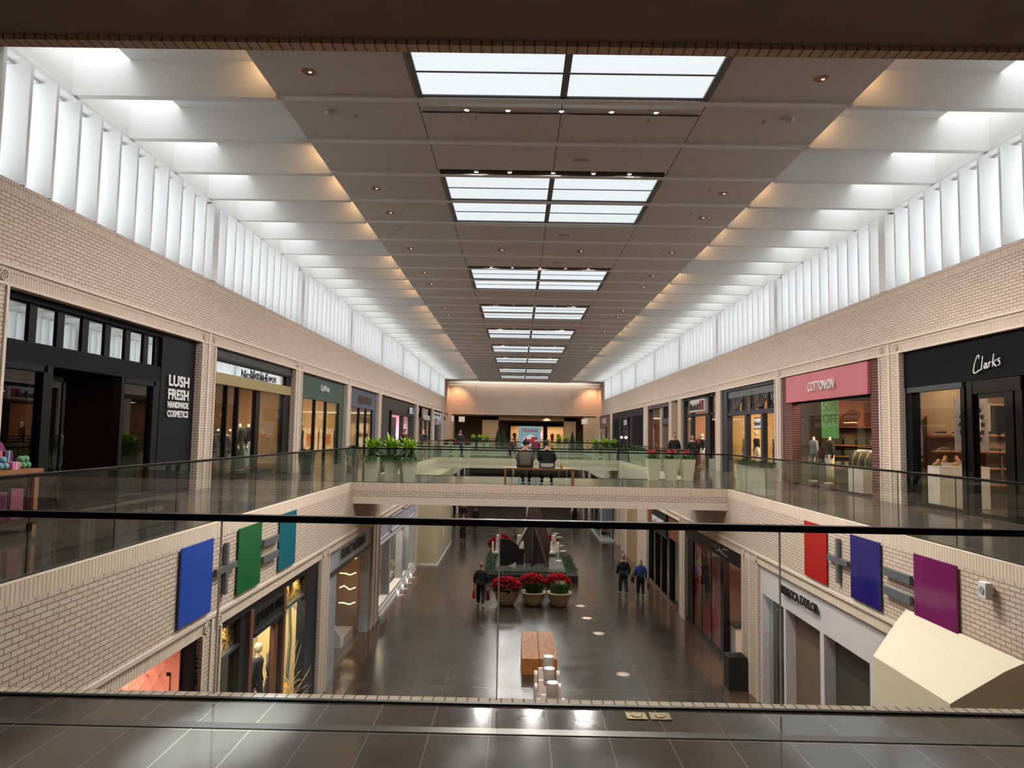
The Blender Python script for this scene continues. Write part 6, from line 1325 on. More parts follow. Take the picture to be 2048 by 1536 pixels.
def person(label, loc, rotz, P, cloth, trous, shoe_c=(30, 28, 28), hair=(40, 30, 26), skinm=None, hairlen=0.0, bald=False, hat=None, skirt_coat=0.0, group=None, scale=1.0):
    """figure facing local -y; P maps joint names to positions"""
    skinm = skinm or SKIN; g = lambda k: V(P[k])
    t = thing('person', label, 'person', loc, rotz, group)
    # body: one surface, torso, neck, head, arms, legs
    hd = g('head'); nk = g('neck'); up = (hd - nk).normalized()
    nodes = [(g('pelvis'), (0.15, 0.11)), ((g('pelvis') + g('chest')) / 2, (0.13, 0.10)), (g('chest'), (0.16, 0.11)), (nk, 0.055), (hd - up * 0.05, 0.06)]
    edges = [(0, 1), (1, 2), (2, 3), (3, 4)]
    for s in 'lr':
        i = len(nodes)
        nodes += [(g('sh' + s), 0.06), (g('el' + s), 0.042), (g('wr' + s), 0.028), (g('ha' + s), (0.036, 0.02))]; edges += [(2, i), (i, i + 1), (i + 1, i + 2), (i + 2, i + 3)]
        i = len(nodes)
        nodes += [(g('hi' + s), 0.09), (g('kn' + s), 0.06), (g('an' + s), 0.04), (g('to' + s), 0.035)]; edges += [(0, i), (i, i + 1), (i + 1, i + 2), (i + 2, i + 3)]
    me = skin_mesh(nodes, edges, 1); b = MB(); b.add([tuple(v.co) for v in me.vertices], [tuple(p.vertices) for p in me.polygons]); bpy.data.meshes.remove(me)
    # head with face, ears
    turn = P.get('turn', 0.0); ct, st = math.cos(turn), math.sin(turn)
    def H(x, y, z): return (hd.x + ct * x - st * y, hd.y + st * x + ct * y, hd.z + z)
    n, k = 16, 12; vs = []
    for i in range(k + 1):
        a = PI * i / k; zz = 0.118 * math.cos(a); r = math.sin(a)
        for j in range(n):
            q = 2 * PI * j / n; x = 0.078 * r * math.cos(q); y = 0.095 * r * math.sin(q)
            if zz < 0: x *= 1 + zz * 2.2; y *= 1 + zz * 1.4
            if y < 0 and abs(x) < 0.03 and -0.045 < zz < 0.02: y -= 0.022 * (1 - abs(x) / 0.03)
            if y < 0 and 0.02 <= zz < 0.045 and 0.012 < abs(x) < 0.05: y += 0.008
            vs.append(H(x, y, zz))
    b.add(vs, [(i * n + j, (i + 1) * n + j, (i + 1) * n + (j + 1) % n, i * n + (j + 1) % n) for i in range(k) for j in range(n)])
    for s in (-1, 1): b.ball(H(s * 0.078, 0.005, -0.005), 0.026, 8, 6, (0.4, 0.7, 1.1))
    for s in 'lr':                                           # five fingers
        ha, wr = g('ha' + s), g('wr' + s); d = (ha - wr).normalized(); side = d.cross(V((0, -1, 0.2))); side = side.normalized() if side.length > 0.1 else V((1, 0, 0)); pal = d.cross(side).normalized()
        if s == 'r': pal = pal
        for f, (o_, L_) in enumerate(((-0.026, 0.06), (-0.009, 0.072), (0.009, 0.068), (0.026, 0.052))):
            p0 = ha + side * o_ + d * 0.012; p1 = p0 + d * L_ * 0.5 + pal * 0.006; p2 = p1 + d * L_ * 0.38 + pal * 0.022
            b.tube([p0, p1, p2], [0.0095, 0.0085, 0.0065], 7)
        p0 = ha - d * 0.02 + pal * 0.014 - side * 0.026; b.tube([p0, p0 - side * 0.018 + d * 0.028 + pal * 0.01, p0 - side * 0.02 + d * 0.052 + pal * 0.016], [0.012, 0.010, 0.007], 7)
    b.build('body', skinm, t, smooth=True)
    eb = MB()
    for s in (-1, 1): eb.ball(H(s * 0.031, -0.083, 0.018), 0.011, 8, 6, (1.2, 0.6, 0.7))
    eb.build('eyes', mat('eye_dark', (30, 22, 20), 0.3), t); lp = MB(); lp.ball(H(0, -0.084, -0.052), 0.02, 8, 6, (1.1, 0.45, 0.3)); lp.build('mouth', mat('lip', (140, 76, 70), 0.5), t)
    if hat:
        h = MB(); h.ball(H(0, 0.008, 0.03), 0.108, 16, 10, (0.86, 1.02, 0.98)); h.lathe(*H(0, 0.008, 0)[:2], [(0.09, hd.z + 0.0), (0.1, hd.z + 0.01), (0.1, hd.z + 0.05), (0.09, hd.z + 0.06)], 18); h.build('knitted_hat', mat('hat_%d' % hat[0], hat, 0.9), t, smooth=True)
    if not bald or hat:
        h = MB(); n, k = 16, 10; vs = []; fs = []
        for i in range(k + 1):
            a = PI * 0.62 * i / k
            for j in range(n):
                q = 2 * PI * j / n; fy = math.sin(q); lim = 1.0 if fy > -0.25 else 0.55; aa = a * lim
                if hairlen and fy > -0.25: aa = a
                x = 0.088 * math.sin(aa) * math.cos(q); y = 0.106 * math.sin(aa) * fy + 0.008; z = 0.126 * math.cos(aa) + 0.004
                if i == k and hairlen and fy > -0.2: z -= hairlen; x *= 1.15; y = y * 1.05 + 0.02
                vs.append(H(x, y, z))
        fs = [(i * n + j, (i + 1) * n + j, (i + 1) * n + (j + 1) % n, i * n + (j + 1) % n) for i in range(k) for j in range(n)]
        h.add(vs, fs)
        if P.get('bun'): h.ball(H(0, 0.10, 0.05), 0.05, 12, 8)
        h.build('hair', mat('hair_%d_%d_%d' % hair, hair, 0.7, var=0.3, vscale=40), t, smooth=True)
    # clothes
    cm = mat('cloth_%d_%d_%d' % cloth, cloth, 0.88, var=0.14, vscale=22, bump=0.3)
    hem = g('pelvis') + V((0, 0, -0.04 - skirt_coat)); mid = (g('pelvis') + g('chest')) / 2
    bulk = P.get('bulk', 1.0)
    nodes = [(g('chest') + V((0, 0, -0.04)), (0.175 * bulk, 0.13 * bulk)), (mid, (0.19 * bulk, 0.15 * bulk)), (g('pelvis') + V((0, 0, 0.02)), (0.185 * bulk, 0.15 * bulk)), (hem, (0.19 * bulk, 0.15 * bulk)), (nk - up * 0.10, 0.10), (nk - up * 0.02, 0.066)]
    edges = [(0, 1), (1, 2), (2, 3), (0, 4), (4, 5)]
    for s in 'lr':
        i = len(nodes); nodes += [(g('sh' + s), 0.078 * bulk), ((g('sh' + s) + g('el' + s)) / 2, 0.078 * bulk), (g('el' + s), 0.068 * bulk), (g('wr' + s), 0.046)]; edges += [(0, i), (i, i + 1), (i + 1, i + 2), (i + 2, i + 3)]
    skin_part('jacket', nodes, edges, cm, t)
    tm = mat('cloth_%d_%d_%d' % trous, trous, 0.9, var=0.14, vscale=22)
    nodes = [(g('pelvis') + V((0, 0, -0.02)), (0.165 * bulk, 0.13 * bulk))]; edges = []
    for s in 'lr':
        i = len(nodes); nodes += [(g('hi' + s), 0.12), ((g('hi' + s) + g('kn' + s)) / 2, 0.115), (g('kn' + s), 0.095), ((g('kn' + s) + g('an' + s)) / 2, 0.088), (g('an' + s) + V((0, 0, 0.03)), 0.078)]; edges += [(0, i)] + [(i + q, i + q + 1) for q in range(4)]
    skin_part('trousers', nodes, edges, tm, t)
    sh_ = MB()
    for s in 'lr':
        a, to = g('an' + s), g('to' + s); d = (to - a); d.z = 0; d.normalize(); sole = min(a.z, to.z) - 0.04
        sh_.tube([V((a.x, a.y, sole + 0.05)) - d * 0.05, V((a.x, a.y, sole + 0.055)) + d * 0.02, V((to.x, to.y, sole + 0.04)), V((to.x, to.y, sole + 0.03)) + d * 0.07], [0.042, 0.05, 0.046, 0.022], 10)
    sh_.build('shoes', mat('shoe_%d' % shoe_c[0], shoe_c, 0.5), t, smooth=True)
    t.scale = (scale,) * 3
    return t
def stand(stride=0.0, arm=0.0, turn=0.0, armx=0.0, bulk=1.0, bun=False):
    P = {'pelvis': (0, 0, 0.96), 'chest': (0, -0.01, 1.32), 'neck': (0, 0, 1.49), 'head': (0, -0.02, 1.635), 'turn': turn, 'bulk': bulk, 'bun': bun}
    for s, k in ((1, 'l'), (-1, 'r')):
        st = stride * s
        P['sh' + k] = (s * 0.165, 0, 1.37); P['el' + k] = (s * (0.25 + armx), 0.03 - arm * s * 0.5, 1.13); P['wr' + k] = (s * (0.25 + armx), -0.04 - arm * s, 0.89); P['ha' + k] = (s * (0.25 + armx), -0.06 - arm * s * 1.1, 0.82)
        P['hi' + k] = (s * 0.09, 0, 0.93); P['kn' + k] = (s * 0.1, -0.03 - st * 0.5 - max(0, -st) * 0.2, 0.50); P['an' + k] = (s * 0.1, 0.02 - st + max(0, -st) * 0.15, 0.09 + max(0, -st) * 0.35); P['to' + k] = (s * 0.115, -0.12 - st + max(0, -st) * 0.12, 0.055 + max(0, -st) * 0.05)
    return P
def sit(turn=0.0, feet=((0.1, -0.42), (-0.1, -0.42)), lean=0.0, bulk=1.15, seat=0.50, bun=False, knees=None, arms=0):
    z = seat + 0.10
    P = {'pelvis': (0, 0, z), 'chest': (0, -0.04 - lean, z + 0.36), 'neck': (0, -0.07 - lean * 1.3, z + 0.53), 'head': (0, -0.12 - lean * 1.5, z + 0.67), 'turn': turn, 'bulk': bulk, 'bun': bun}
    for s, k, f in ((1, 'l', feet[0]), (-1, 'r', feet[1])):
        kx = s * 0.16 if knees is None else knees[0 if s > 0 else 1]
        P['sh' + k] = (s * 0.175, -0.04 - lean, z + 0.40); P['el' + k] = (s * 0.255, -0.10, z + 0.17); P['wr' + k] = (s * 0.15, -0.32, z + 0.08); P['ha' + k] = (s * 0.11, -0.38, z + 0.06)
        P['hi' + k] = (s * 0.10, -0.06, z - 0.02); P['kn' + k] = (kx, -0.42, z - 0.02); P['an' + k] = (f[0], f[1], 0.09); P['to' + k] = (f[0] * 1.15, f[1] - 0.13, 0.055)
    return P

def bench(label, loc, L=2.22, D=0.5, H=0.5):
    t = thing('bench', label, 'bench', loc)
    MB().box(-L / 2, L / 2, -D / 2, D / 2, H - 0.06, H).build('seat', OAK, t, bevel=0.004)
    for s in (-1, 1): MB().box(s * L / 2 - 0.03 - 0.03 * s, s * L / 2 + 0.03 - 0.03 * s, -D / 2, D / 2, 0, H - 0.061).build('leg', OAK, t, bevel=0.003)
    return t
bench('slim oak bench on the first bridge with two people sitting on it', (0.72, 22.55, 0))
# the seated pair, backs to the camera, facing +y
person('seated person in a grey-brown fleece and dark cap, back to the camera', (0.27, 22.50, 0), PI, sit(feet=((0.05, -0.50), (-0.14, -0.42)), lean=0.02, bulk=1.22, knees=(0.2, -0.2)), (112, 98, 90), (34, 34, 38), hair=(24, 22, 26), hat=(26, 26, 36), shoe_c=(40, 36, 34))
person('seated person in a black jacket with dark hair in a bun, head turned', (0.97, 22.50, 0), PI, sit(turn=R(-75), feet=((0.14, -0.30), (-0.16, -0.30)), bulk=1.18, bun=True, knees=(0.16, -0.18)), (20, 20, 22), (24, 24, 28), hair=(22, 18, 18))
sw = MB().lathe(0, 0, [(0.185, 0.0), (0.2, 0.05), (0.195, 0.12)], 20, sy=0.8); o = sw.build('white_shirt_hem', mat('white_cotton', (206, 202, 198), 0.9), [x for x in C.objects if x.name.startswith('person')][-1]); o.location = (0, 0.012, 0.535); o.scale = (1.12, 1.08, 1)
o = MB().lathe(0, 0, [(0.036, 0), (0.042, 0.1), (0.044, 0.135), (0.036, 0.145), (0.0, 0.147)], 20).build('drink_bottle', mat('yellow_plastic', (238, 186, 24), 0.4), smooth=True); o.location = (1.43, 22.42, 0.5); tag(o, 'bright yellow drink cup standing on the oak bench', 'cup'); MB().lathe(0, 0, [(0.046, 0.13), (0.046, 0.142), (0.0, 0.15)], 20).build('lid', mat('yellow_lid', (224, 168, 20), 0.4), o)
o = MB().ball((0, 0, 0.035), 0.035, 12, 8).build('wrapped_snack', mat('pale_yellow_paper', (236, 208, 120), 0.7), smooth=True); o.location = (0.62, 22.36, 0.5); tag(o, 'small crumpled pale yellow wrapper on the oak bench between the two people', 'wrapper')
# second bridge: another bench and pair
bench('dark bench on the second bridge behind the seated pair', (0.5, 45.9, 0), 2.2)
person('person with brown and white hair seated on the second bridge', (-0.30, 45.85, 0), 0.0, sit(bulk=1.1), (70, 48, 42), (40, 40, 44), hair=(150, 130, 116))
person('person in a maroon jacket and hood seated on the second bridge', (1.25, 45.85, 0), PI, sit(bulk=1.2, lean=0.06), (120, 26, 48), (40, 36, 44), hair=(120, 26, 48))
person('person in a dark jacket and blue jeans standing on the second bridge', (-3.75, 46.2, 0), 0.4, stand(0.08), (26, 26, 32), (66, 80, 104), hair=(60, 48, 42), hairlen=0.12)
# standing by the red badge shop
person('smiling man in black standing behind the red flowers, facing the camera', (7.15, 32.0, 0), 0.15, stand(0.05, bulk=1.12), (20, 20, 22), (26, 26, 30), hair=(52, 38, 32))
person('woman in black with long dark hair and a bag strap, facing the camera', (7.9, 31.7, 0), 0.15, stand(0.05, bulk=1.0), (24, 24, 28), (28, 28, 32), hair=(22, 18, 18), hairlen=0.24, scale=0.955)
st = MB().tube([(-0.15, -0.12, 1.44), (0.0, -0.18, 1.25), (0.17, -0.16, 1.02)], 0.012, 6).build('bag_strap', mat('grey_strap', (120, 120, 126), 0.6), [x for x in C.objects if x.name.startswith('person')][-1])
person('person with light hair and a dark coat outside the black shop with pale letters', (-7.0, 52.5, 0), 0.3, stand(0.1), (24, 26, 30), (30, 30, 34), hair=(176, 166, 156))
person('person in a dark patterned top walking before the pink-lit doorway', (-6.9, 43.0, 0), 0.8, stand(0.14), (70, 40, 34), (30, 30, 34), hair=(24, 20, 18))
person('small child in a pale top before the pink-lit doorway', (-7.3, 42.0, 0), 0.8, stand(0.08), (196, 200, 210), (60, 60, 70), hair=(40, 30, 26), scale=0.72)
# on the lower floor
pa = person('person in black walking away with a red shopping bag in each hand', (-1.35, 28.5, ZL), PI, stand(0.16, 0.02, bulk=1.05), (26, 27, 30), (30, 32, 34), hair=(70, 54, 46), bald=True, skinm=SKIND, shoe_c=(214, 206, 196), scale=1.0)
def bag(name, loc, rz, w_, d_, h, m, label, strap=0.25):
    b = MB(); b.taper(0, 0, 0, h, w_, w_ * 0.86, d_, d_ * 0.5); o = b.build(name, m, bevel=0.01); o.location = loc; o.rotation_euler = (0, 0, rz); tag(o, label, 'bag')
    h_ = MB()
    for s in (-1, 1): h_.tube([(-w_ * 0.25, s * d_ * 0.18, h), (-w_ * 0.18, s * 0.01, h + strap * 0.8), (0, 0, h + strap), (w_ * 0.18, s * 0.01, h + strap * 0.8), (w_ * 0.25, s * d_ * 0.18, h)], 0.006, 6)
    h_.build('handles', m, o); return o
REDB = mat('red_bag', (196, 24, 34), 0.35); REDD = mat('dark_red_bag', (110, 14, 30), 0.5)
bag('shopping_bag', (-1.62, 28.52, ZL + 0.34), R(90), 0.34, 0.14, 0.34, REDB, 'bright red paper shopping bag carried by the person in black', 0.14)
bag('shopping_bag', (-1.07, 28.50, ZL + 0.28), R(90), 0.38, 0.18, 0.42, REDD, 'dark red shopping bag carried by the person in black', 0.12)
person('man in a black jacket and jeans walking beside a woman in blue', (4.72, 31.0, ZL), PI + 0.1, stand(0.16, 0.05, bulk=1.08), (16, 17, 20), (34, 44, 60), hair=(120, 108, 98), shoe_c=(120, 110, 104))
person('woman in a bright blue hooded jacket walking beside the man in black', (5.42, 30.7, ZL), PI - 0.05, stand(0.12, 0.04, bulk=1.05), (28, 66, 138), (26, 32, 44), hair=(190, 158, 112), hairlen=0.08, scale=0.93)
bag('handbag', (5.08, 30.72, ZL + 0.62), R(90), 0.34, 0.14, 0.26, mat('black_leather', (20, 20, 22), 0.4), 'black handbag at the side of the woman in blue', 0.16)
bag('shopping_bag', (5.75, 30.62, ZL + 0.42), R(80), 0.32, 0.14, 0.24, REDD, 'dark red bag carried by the woman in blue', 0.14)
person('person in a white top with a black backpack walking far down the lower floor', (4.5, 54.0, ZL), PI, stand(0.14), (206, 202, 198), (28, 28, 32), hair=(60, 46, 40), shoe_c=(220, 214, 206))
o = MB().box(-0.15, 0.15, 0.12, 0.28, 1.0, 1.38).build('backpack', mat('black_nylon', (22, 22, 24), 0.6), bevel=0.03); o.location = (4.5, 54.0, ZL); o.rotation_euler = (0, 0, PI); tag(o, 'black backpack worn by the person in the white top', 'backpack')
person('person in a dark coat and white collar walking towards the camera past the cream hoarding', (-3.35, 45.3, ZL), 0.1, stand(0.15, 0.05), (26, 26, 30), (24, 24, 28), hair=(70, 54, 46), hairlen=0.1)
person('person in dark clothes striding down the far lower floor', (-2.85, 50.0, ZL), PI - 0.3, stand(0.24, 0.05), (40, 34, 34), (34, 26, 28), hair=(90, 70, 56))
person('third distant person in dark clothes on the lower floor', (-3.9, 52.5, ZL), PI, stand(0.1), (30, 28, 30), (28, 28, 32), hair=(30, 24, 22))

# ------------------------------------------------------------------ planters and plants
def tall_pot(parent, w0=0.34, w1=0.49, h=0.77, m=None):
    b = MB(); b.taper(0, 0, 0, h, w0, w1); b.taper(0, 0, h, h + 0.001, w1, w1 - 0.06); MBs = b.build('pot', m or POTC, parent, bevel=0.006)
    MB().taper(0, 0, h - 0.02, h + 0.005, w1 - 0.08, w1 - 0.07).build('soil', SOIL, parent)
def dracaena(seed, h=0.77, n=130, top=0.60, m=None, stems=4, spread=0.36):
    random.seed(seed); b = MB()
    for s in range(stems):
        a = s * 2 * PI / stems + seed; cx, cy = 0.14 * math.cos(a), 0.14 * math.sin(a); hh = h + top * random.uniform(0.45, 0.8)
        for i in range(n // stems):
            q = i / (n / stems); z = h + 0.02 + (hh - h) * q; an = i * 2.4 + s; up = 0.2 + 1.0 * q
            b.leaf((cx, cy, z), (math.cos(an), math.sin(an), 0), up, random.uniform(0.32, 0.48), 0.07, 0.55 - 0.3 * q, m=1 if q < 0.45 else 0)
    for i in range(30):
        an = i * 2.4; b.leaf((0.15 * math.cos(an), 0.15 * math.sin(an), h + 0.03), (math.cos(an), math.sin(an), 0), 0.35, 0.3, 0.07, 0.9, m=1)
    return b.build('foliage', [LEAF, LEAFM], None)
def planter(kind, loc, label, seed, rot=0.0, group=None, **k):
    t = thing({'green': 'potted_dracaena', 'red': 'potted_red_flowers', 'dark': 'potted_shrub'}[kind], label, 'plant', loc, rot, group)
    tall_pot(t, **{q: v_ for q, v_ in k.items() if q in ('w0', 'w1', 'm')})
    if kind == 'green': f = dracaena(seed); f.parent = t
    else:
        random.seed(seed); b = MB()
        for i in range(110 if kind == 'dark' else 60):
            a = random.random() * 6.28; r = random.random() * 0.2; b.leaf((r * math.cos(a), r * math.sin(a), 0.78), (math.cos(a), math.sin(a), 0), random.uniform(0.3, 1.3), random.uniform(0.16, 0.32), 0.06, 0.4, seg=3)
        b.build('foliage', LEAFD if kind == 'dark' else LEAFM, t)
        if kind == 'red':
            b = MB()
            for s in range(4):
                cx, cy = random.uniform(-.16, .16), random.uniform(-.14, .14)
                for i in range(14): a = i * 2.4; b.leaf((cx, cy, 0.92 + i * 0.008), (math.cos(a), math.sin(a), 0), 0.7 + i * 0.04, 0.13, 0.04, 0.1, seg=2)
            b.build('red_bracts', mat('bract_red', (206, 40, 52), 0.5, var=0.2), t)
    return t
for i, (x, y, nm) in enumerate([(-4.50, 22.05, 'nearest the corner of the bridge'), (-3.98, 22.35, 'middle one of the corner trio'), (-3.42, 22.10, 'closest to the oak bench')]):
    planter('green', (x, y, 0), 'green dracaena in a tall cream planter, %s' % nm, 11 + i, R(12 * i), 'dracaenas in cream planters on the first bridge', w1=0.54)
for i, (x, y, nm) in enumerate([(4.92, 25.40, 'closest to the bench'), (5.55, 25.36, 'middle of three'), (6.14, 25.40, 'next to the opening edge')]):
    planter('red', (x, y, 0), 'red bromeliads in a cream planter across the first bridge, %s' % nm, 31 + i, 0, 'red flowers in cream planters')
for i in range(5):
    planter('dark', (6.95, 19.55 + i * 0.52, 0), 'dark leafy shrub in a cream planter by the side railing, number %d towards the bridge' % (i + 1), 51 + i, R(8), 'shrubs in cream planters by the pink storefront side railing', w1=0.43, w0=0.32)
GP = mat('grey_green_planter', (70, 76, 68), 0.5)
planter('dark', (-7.35, 24.6, 0), 'leafy shrub in a dark planter by the pier of the gold framed shop', 61, 0, m=GP); planter('dark', (-7.35, 31.3, 0), 'leafy shrub in a dark planter outside the green boarded shop', 62, 0, m=GP)
for i, (x, y) in enumerate([(5.05, 45.3), (5.7, 45.35), (6.2, 45.3)]): planter('green', (x, y, 0), 'bright dracaena in a cream planter on the second bridge, number %d of three' % (i + 1), 71 + i, 0, 'dracaenas on the second bridge')
for i in range(5): planter('dark', (6.95, 33.0 + i * 0.75 + 6, 0), 'low leafy planter along the second opening, number %d of five' % (i + 1), 81 + i, 0, 'leafy planters along the second opening')
for i, x in enumerate((-4.6, -3.95, -3.2)): planter('red', (x - 0.9 + 0.9, 45.3, 0), 'red bromeliads in a cream planter on the second bridge, number %d of three' % (i + 1), 91 + i, 0, 'red bromeliads on the second bridge')
for i, x in enumerate((-4.4, -3.7, -3.0, 4.2, 4.9)): planter('green', (x, 70.2, 0), 'bright dracaena in a pale planter on the farthest bridge, number %d of five' % (i + 1), 101 + i, 0, 'dracaenas on the farthest bridge')
for i, (x, y) in enumerate([(-2.2, 79), (-1.5, 79), (6.2, 79), (7.0, 79)]):
    b = MB(); b.lathe(0, 0, [(0.22, 0), (0.28, 0.5), (0.24, 0.5)], 14, m=1); b.lathe(0, 0, [(0.32, 0.55), (0.18, 1.3), (0.0, 2.1)], 12)
    o = b.build('cone_topiary', [LEAFD, GP]); o.location = (x, y, 0); tag(o, 'dark cone-shaped topiary in front of the far lintel, number %d of four across' % (i + 1), 'plant', 'cone topiaries at the far end')

# lower floor pots
BOWL = mat('cream_bowl', (206, 188, 152), 0.5, var=0.03)
def bowl(name, label, loc, kind, seed, group):
    t = thing(name, label, 'plant', loc, 0, group)
    MB().lathe(0, 0, [(0.20, 0), (0.30, 0.05), (0.42, 0.28), (0.46, 0.50), (0.50, 0.52), (0.50, 0.56), (0.43, 0.56), (0.42, 0.46), (0.0, 0.46)], 32).build('bowl', BOWL, t, smooth=True)
    MB().lathe(0, 0, [(0.42, 0.49), (0.0, 0.5)], 24).build('soil', SOIL, t)
    random.seed(seed); b = MB()
    if kind == 'red':
        for i in range(150):
            z = 1 - 1.15 * (i + 0.5) / 150; a = i * 2.39996; r = math.sqrt(max(0, 1 - z * z)); jr = random.uniform(0.85, 1.06); c = V((0.48 * jr * r * math.cos(a), 0.48 * jr * r * math.sin(a), 0.70 + 0.34 * jr * z))
            for k in range(6): q = k * PI / 3 + i; b.leaf(c, (math.cos(q) + 0.4 * r * math.cos(a), math.sin(q) + 0.4 * r * math.sin(a), 0), random.uniform(-0.1, 0.7), 0.15, 0.085, 0.3, m=(i * 7 + k) % 3 == 0, seg=2)
        b.build('red_bracts', [REDF, mat('deep_red_bract', (96, 4, 14), 0.85, spec=0.08)], t); b = MB()
        for i in range(90): a = i * 2.4; r = 0.3 + 0.2 * random.random(); b.leaf((r * math.cos(a), r * math.sin(a), 0.55 + 0.2 * random.random()), (math.cos(a), math.sin(a), 0), 0.2, 0.18, 0.09, 0.5, seg=2)
        b.build('foliage', LEAFD, t)
    else:
        for i in range(230): a = random.random() * 6.28; r = 0.40 * random.random() ** 0.5; b.leaf((r * math.cos(a), r * math.sin(a), 0.48), (math.cos(a), math.sin(a), 0), random.uniform(1.2, 1.5), random.uniform(0.34, 0.52), 0.035, 0.05, seg=2)
        b.build('foliage', LEAFM if kind == 'tips' else LEAFD, t)
        if kind == 'tips':
            b = MB()
            for i in range(40): a = random.random() * 6.28; r = 0.3 * random.random(); b.leaf((0.08 + r * math.cos(a), r * math.sin(a), 0.85), (math.cos(a), math.sin(a), 0), 1.3, 0.14, 0.03, 0, seg=1)
            b.build('pale_buds', mat('cream_bud', (220, 214, 170), 0.6), t)
    return t
bowl('poinsettia_bowl', 'biggest cream bowl overflowing with red poinsettias, front row', (-0.32, 28.85, ZL), 'red', 1, 'poinsettia bowls in front of the hedge').scale = (1.06, 1.06, 1.08)
bowl('bulb_bowl', 'cream bowl of dark green bulb shoots in the middle of the front row', (0.77, 28.85, ZL), 'green', 2, 'bulb bowls')
bowl('bulb_bowl', 'cream bowl of green shoots with pale buds, front row by the sunlit patches', (1.82, 28.85, ZL), 'tips', 3, 'bulb bowls')
bowl('poinsettia_bowl', 'red poinsettia bowl behind the dark green bulb bowl', (0.74, 29.95, ZL), 'red', 4, 'poinsettia bowls in front of the hedge')
bowl('poinsettia_bowl', 'red poinsettia bowl behind the bulb bowl with pale buds', (1.80, 29.95, ZL), 'red', 5, 'poinsettia bowls in front of the hedge')
for i, (x, y, k_) in enumerate([(-0.75, 41.0, 'red'), (-1.0, 40.0, 'red'), (1.95, 41.2, 'red'), (-0.9, 48.2, 'red'), (0.3, 48.3, 'green'), (2.1, 48.4, 'green')]):
    bowl('poinsettia_bowl' if k_ == 'red' else 'bulb_bowl', ['red poinsettia bowl behind the sculpture, nearest the seesaw disc', 'red poinsettia bowl beside the white drum figure behind the sculpture', 'red poinsettia bowl behind the sculpture, by the sunlit patches', 'distant red poinsettia bowl under the second bridge', 'distant bowl of green plants beside the white column', 'distant bowl of green plants past the white column'][i], (x, y, ZL), k_, 20 + i, 'bowls behind the sculpture')

# hedge planter with dark platform, sculpture
hp = thing('hedge_planter', 'rectangular dark planter with a clipped hedge round the sculpture', 'planter', (0.75, 35.6, ZL))
HB = [(-2.2, 2.2, -2.5, -2.0), (-2.2, 2.2, 2.0, 2.5), (-2.2, -1.7, -2.0, 2.0), (1.7, 2.2, -2.0, 2.0)]
b = MB()
for a in HB: b.box(*a, 0, 0.36)
b.build('box', mat('dark_planter', (32, 28, 26), 0.5), hp)
random.seed(14); b = MB()
for (x0, x1, y0, y1) in HB:
    for i in range(int((x1 - x0) * (y1 - y0) * 620)):
        x, y, z = random.uniform(x0, x1), random.uniform(y0, y1), random.uniform(0.36, 0.62); a = random.random() * 6.28; b.leaf((x, y, z), (math.cos(a), math.sin(a), 0), random.uniform(-0.2, 1.2), 0.10, 0.06, 0.1, seg=1)
b.build('foliage', LEAFD, hp)
pf = MB().box(-1.68, 1.68, -1.98, 1.98, 0.0, 0.42).build('platform', mat('polished_grey_platform', (92, 88, 86), 0.25)); pf.location = (0.75, 35.6, ZL); tag(pf, 'polished grey platform inside the hedge, under the sculpture', 'platform')
MB().box(-1.66, 1.66, -1.96, 1.96, 0.42, 0.425).build('top_sheet', mat('polished_grey_platform'), pf)
sp = thing('sculpture', 'abstract dark rusty steel sculpture with leaning plates and a crescent disc', 'sculpture', (0.75, 35.7, ZL + 0.425))
RUST = mat('dark_rust_steel', (62, 40, 36), 0.6, 0.3, var=0.35, vscale=3); DST = mat('black_steel', (28, 26, 28), 0.4, 0.5)
MB().poly([(-0.25, 0.0, 0), (0.95, 0.1, 0), (1.0, 0.12, 1.1), (0.42, 0.3, 2.9), (-0.1, 0.3, 2.9), (-0.35, 0.1, 1.2)], (0, 0.06, 0)).build('tall_plate', RUST, sp)
MB().tube([(-0.95, -0.6, 0.35), (-0.05, -0.1, 2.05)], 0.07, 10).build('strut', STEEL, sp); MB().tube([(0.85, -0.8, 0.0), (0.15, -0.1, 2.0)], 0.08, 10).build('strut', RUST, sp); MB().tube([(0.1, -0.9, 0.0), (0.1, -0.1, 2.1)], 0.05, 10).build('strut', DST, sp)
b = MB(); pts = [(-1.55, -0.7, 1.25), (-1.55, -0.7, 0.1)] + [(-1.1 + 0.75 * math.sin(a) * 0.9, -0.7, 0.68 - 0.62 * math.cos(a)) for a in [PI * k / 12 for k in range(0, 13)]]
b.poly([(-1.55, -0.75, 1.3), (-1.55, -0.75, 0.0)] + [(-1.25 + 0.75 * math.sin(PI * k / 12), -0.75, 0.65 - 0.65 * math.cos(PI * k / 12)) for k in range(13)], (0, 0.06, 0)); b.build('crescent_disc', DST, sp)
MB().poly([(0.0, -0.5, 0), (0.25, -0.5, 0), (0.35, -0.3, 1.3), (0.2, -0.3, 1.5)], (0, 0.05, 0)).build('leaning_plate', DST, sp)
MB().box(-0.7, -0.3, -0.3, 0.1, 0.0, 0.75).build('block', DST, sp)

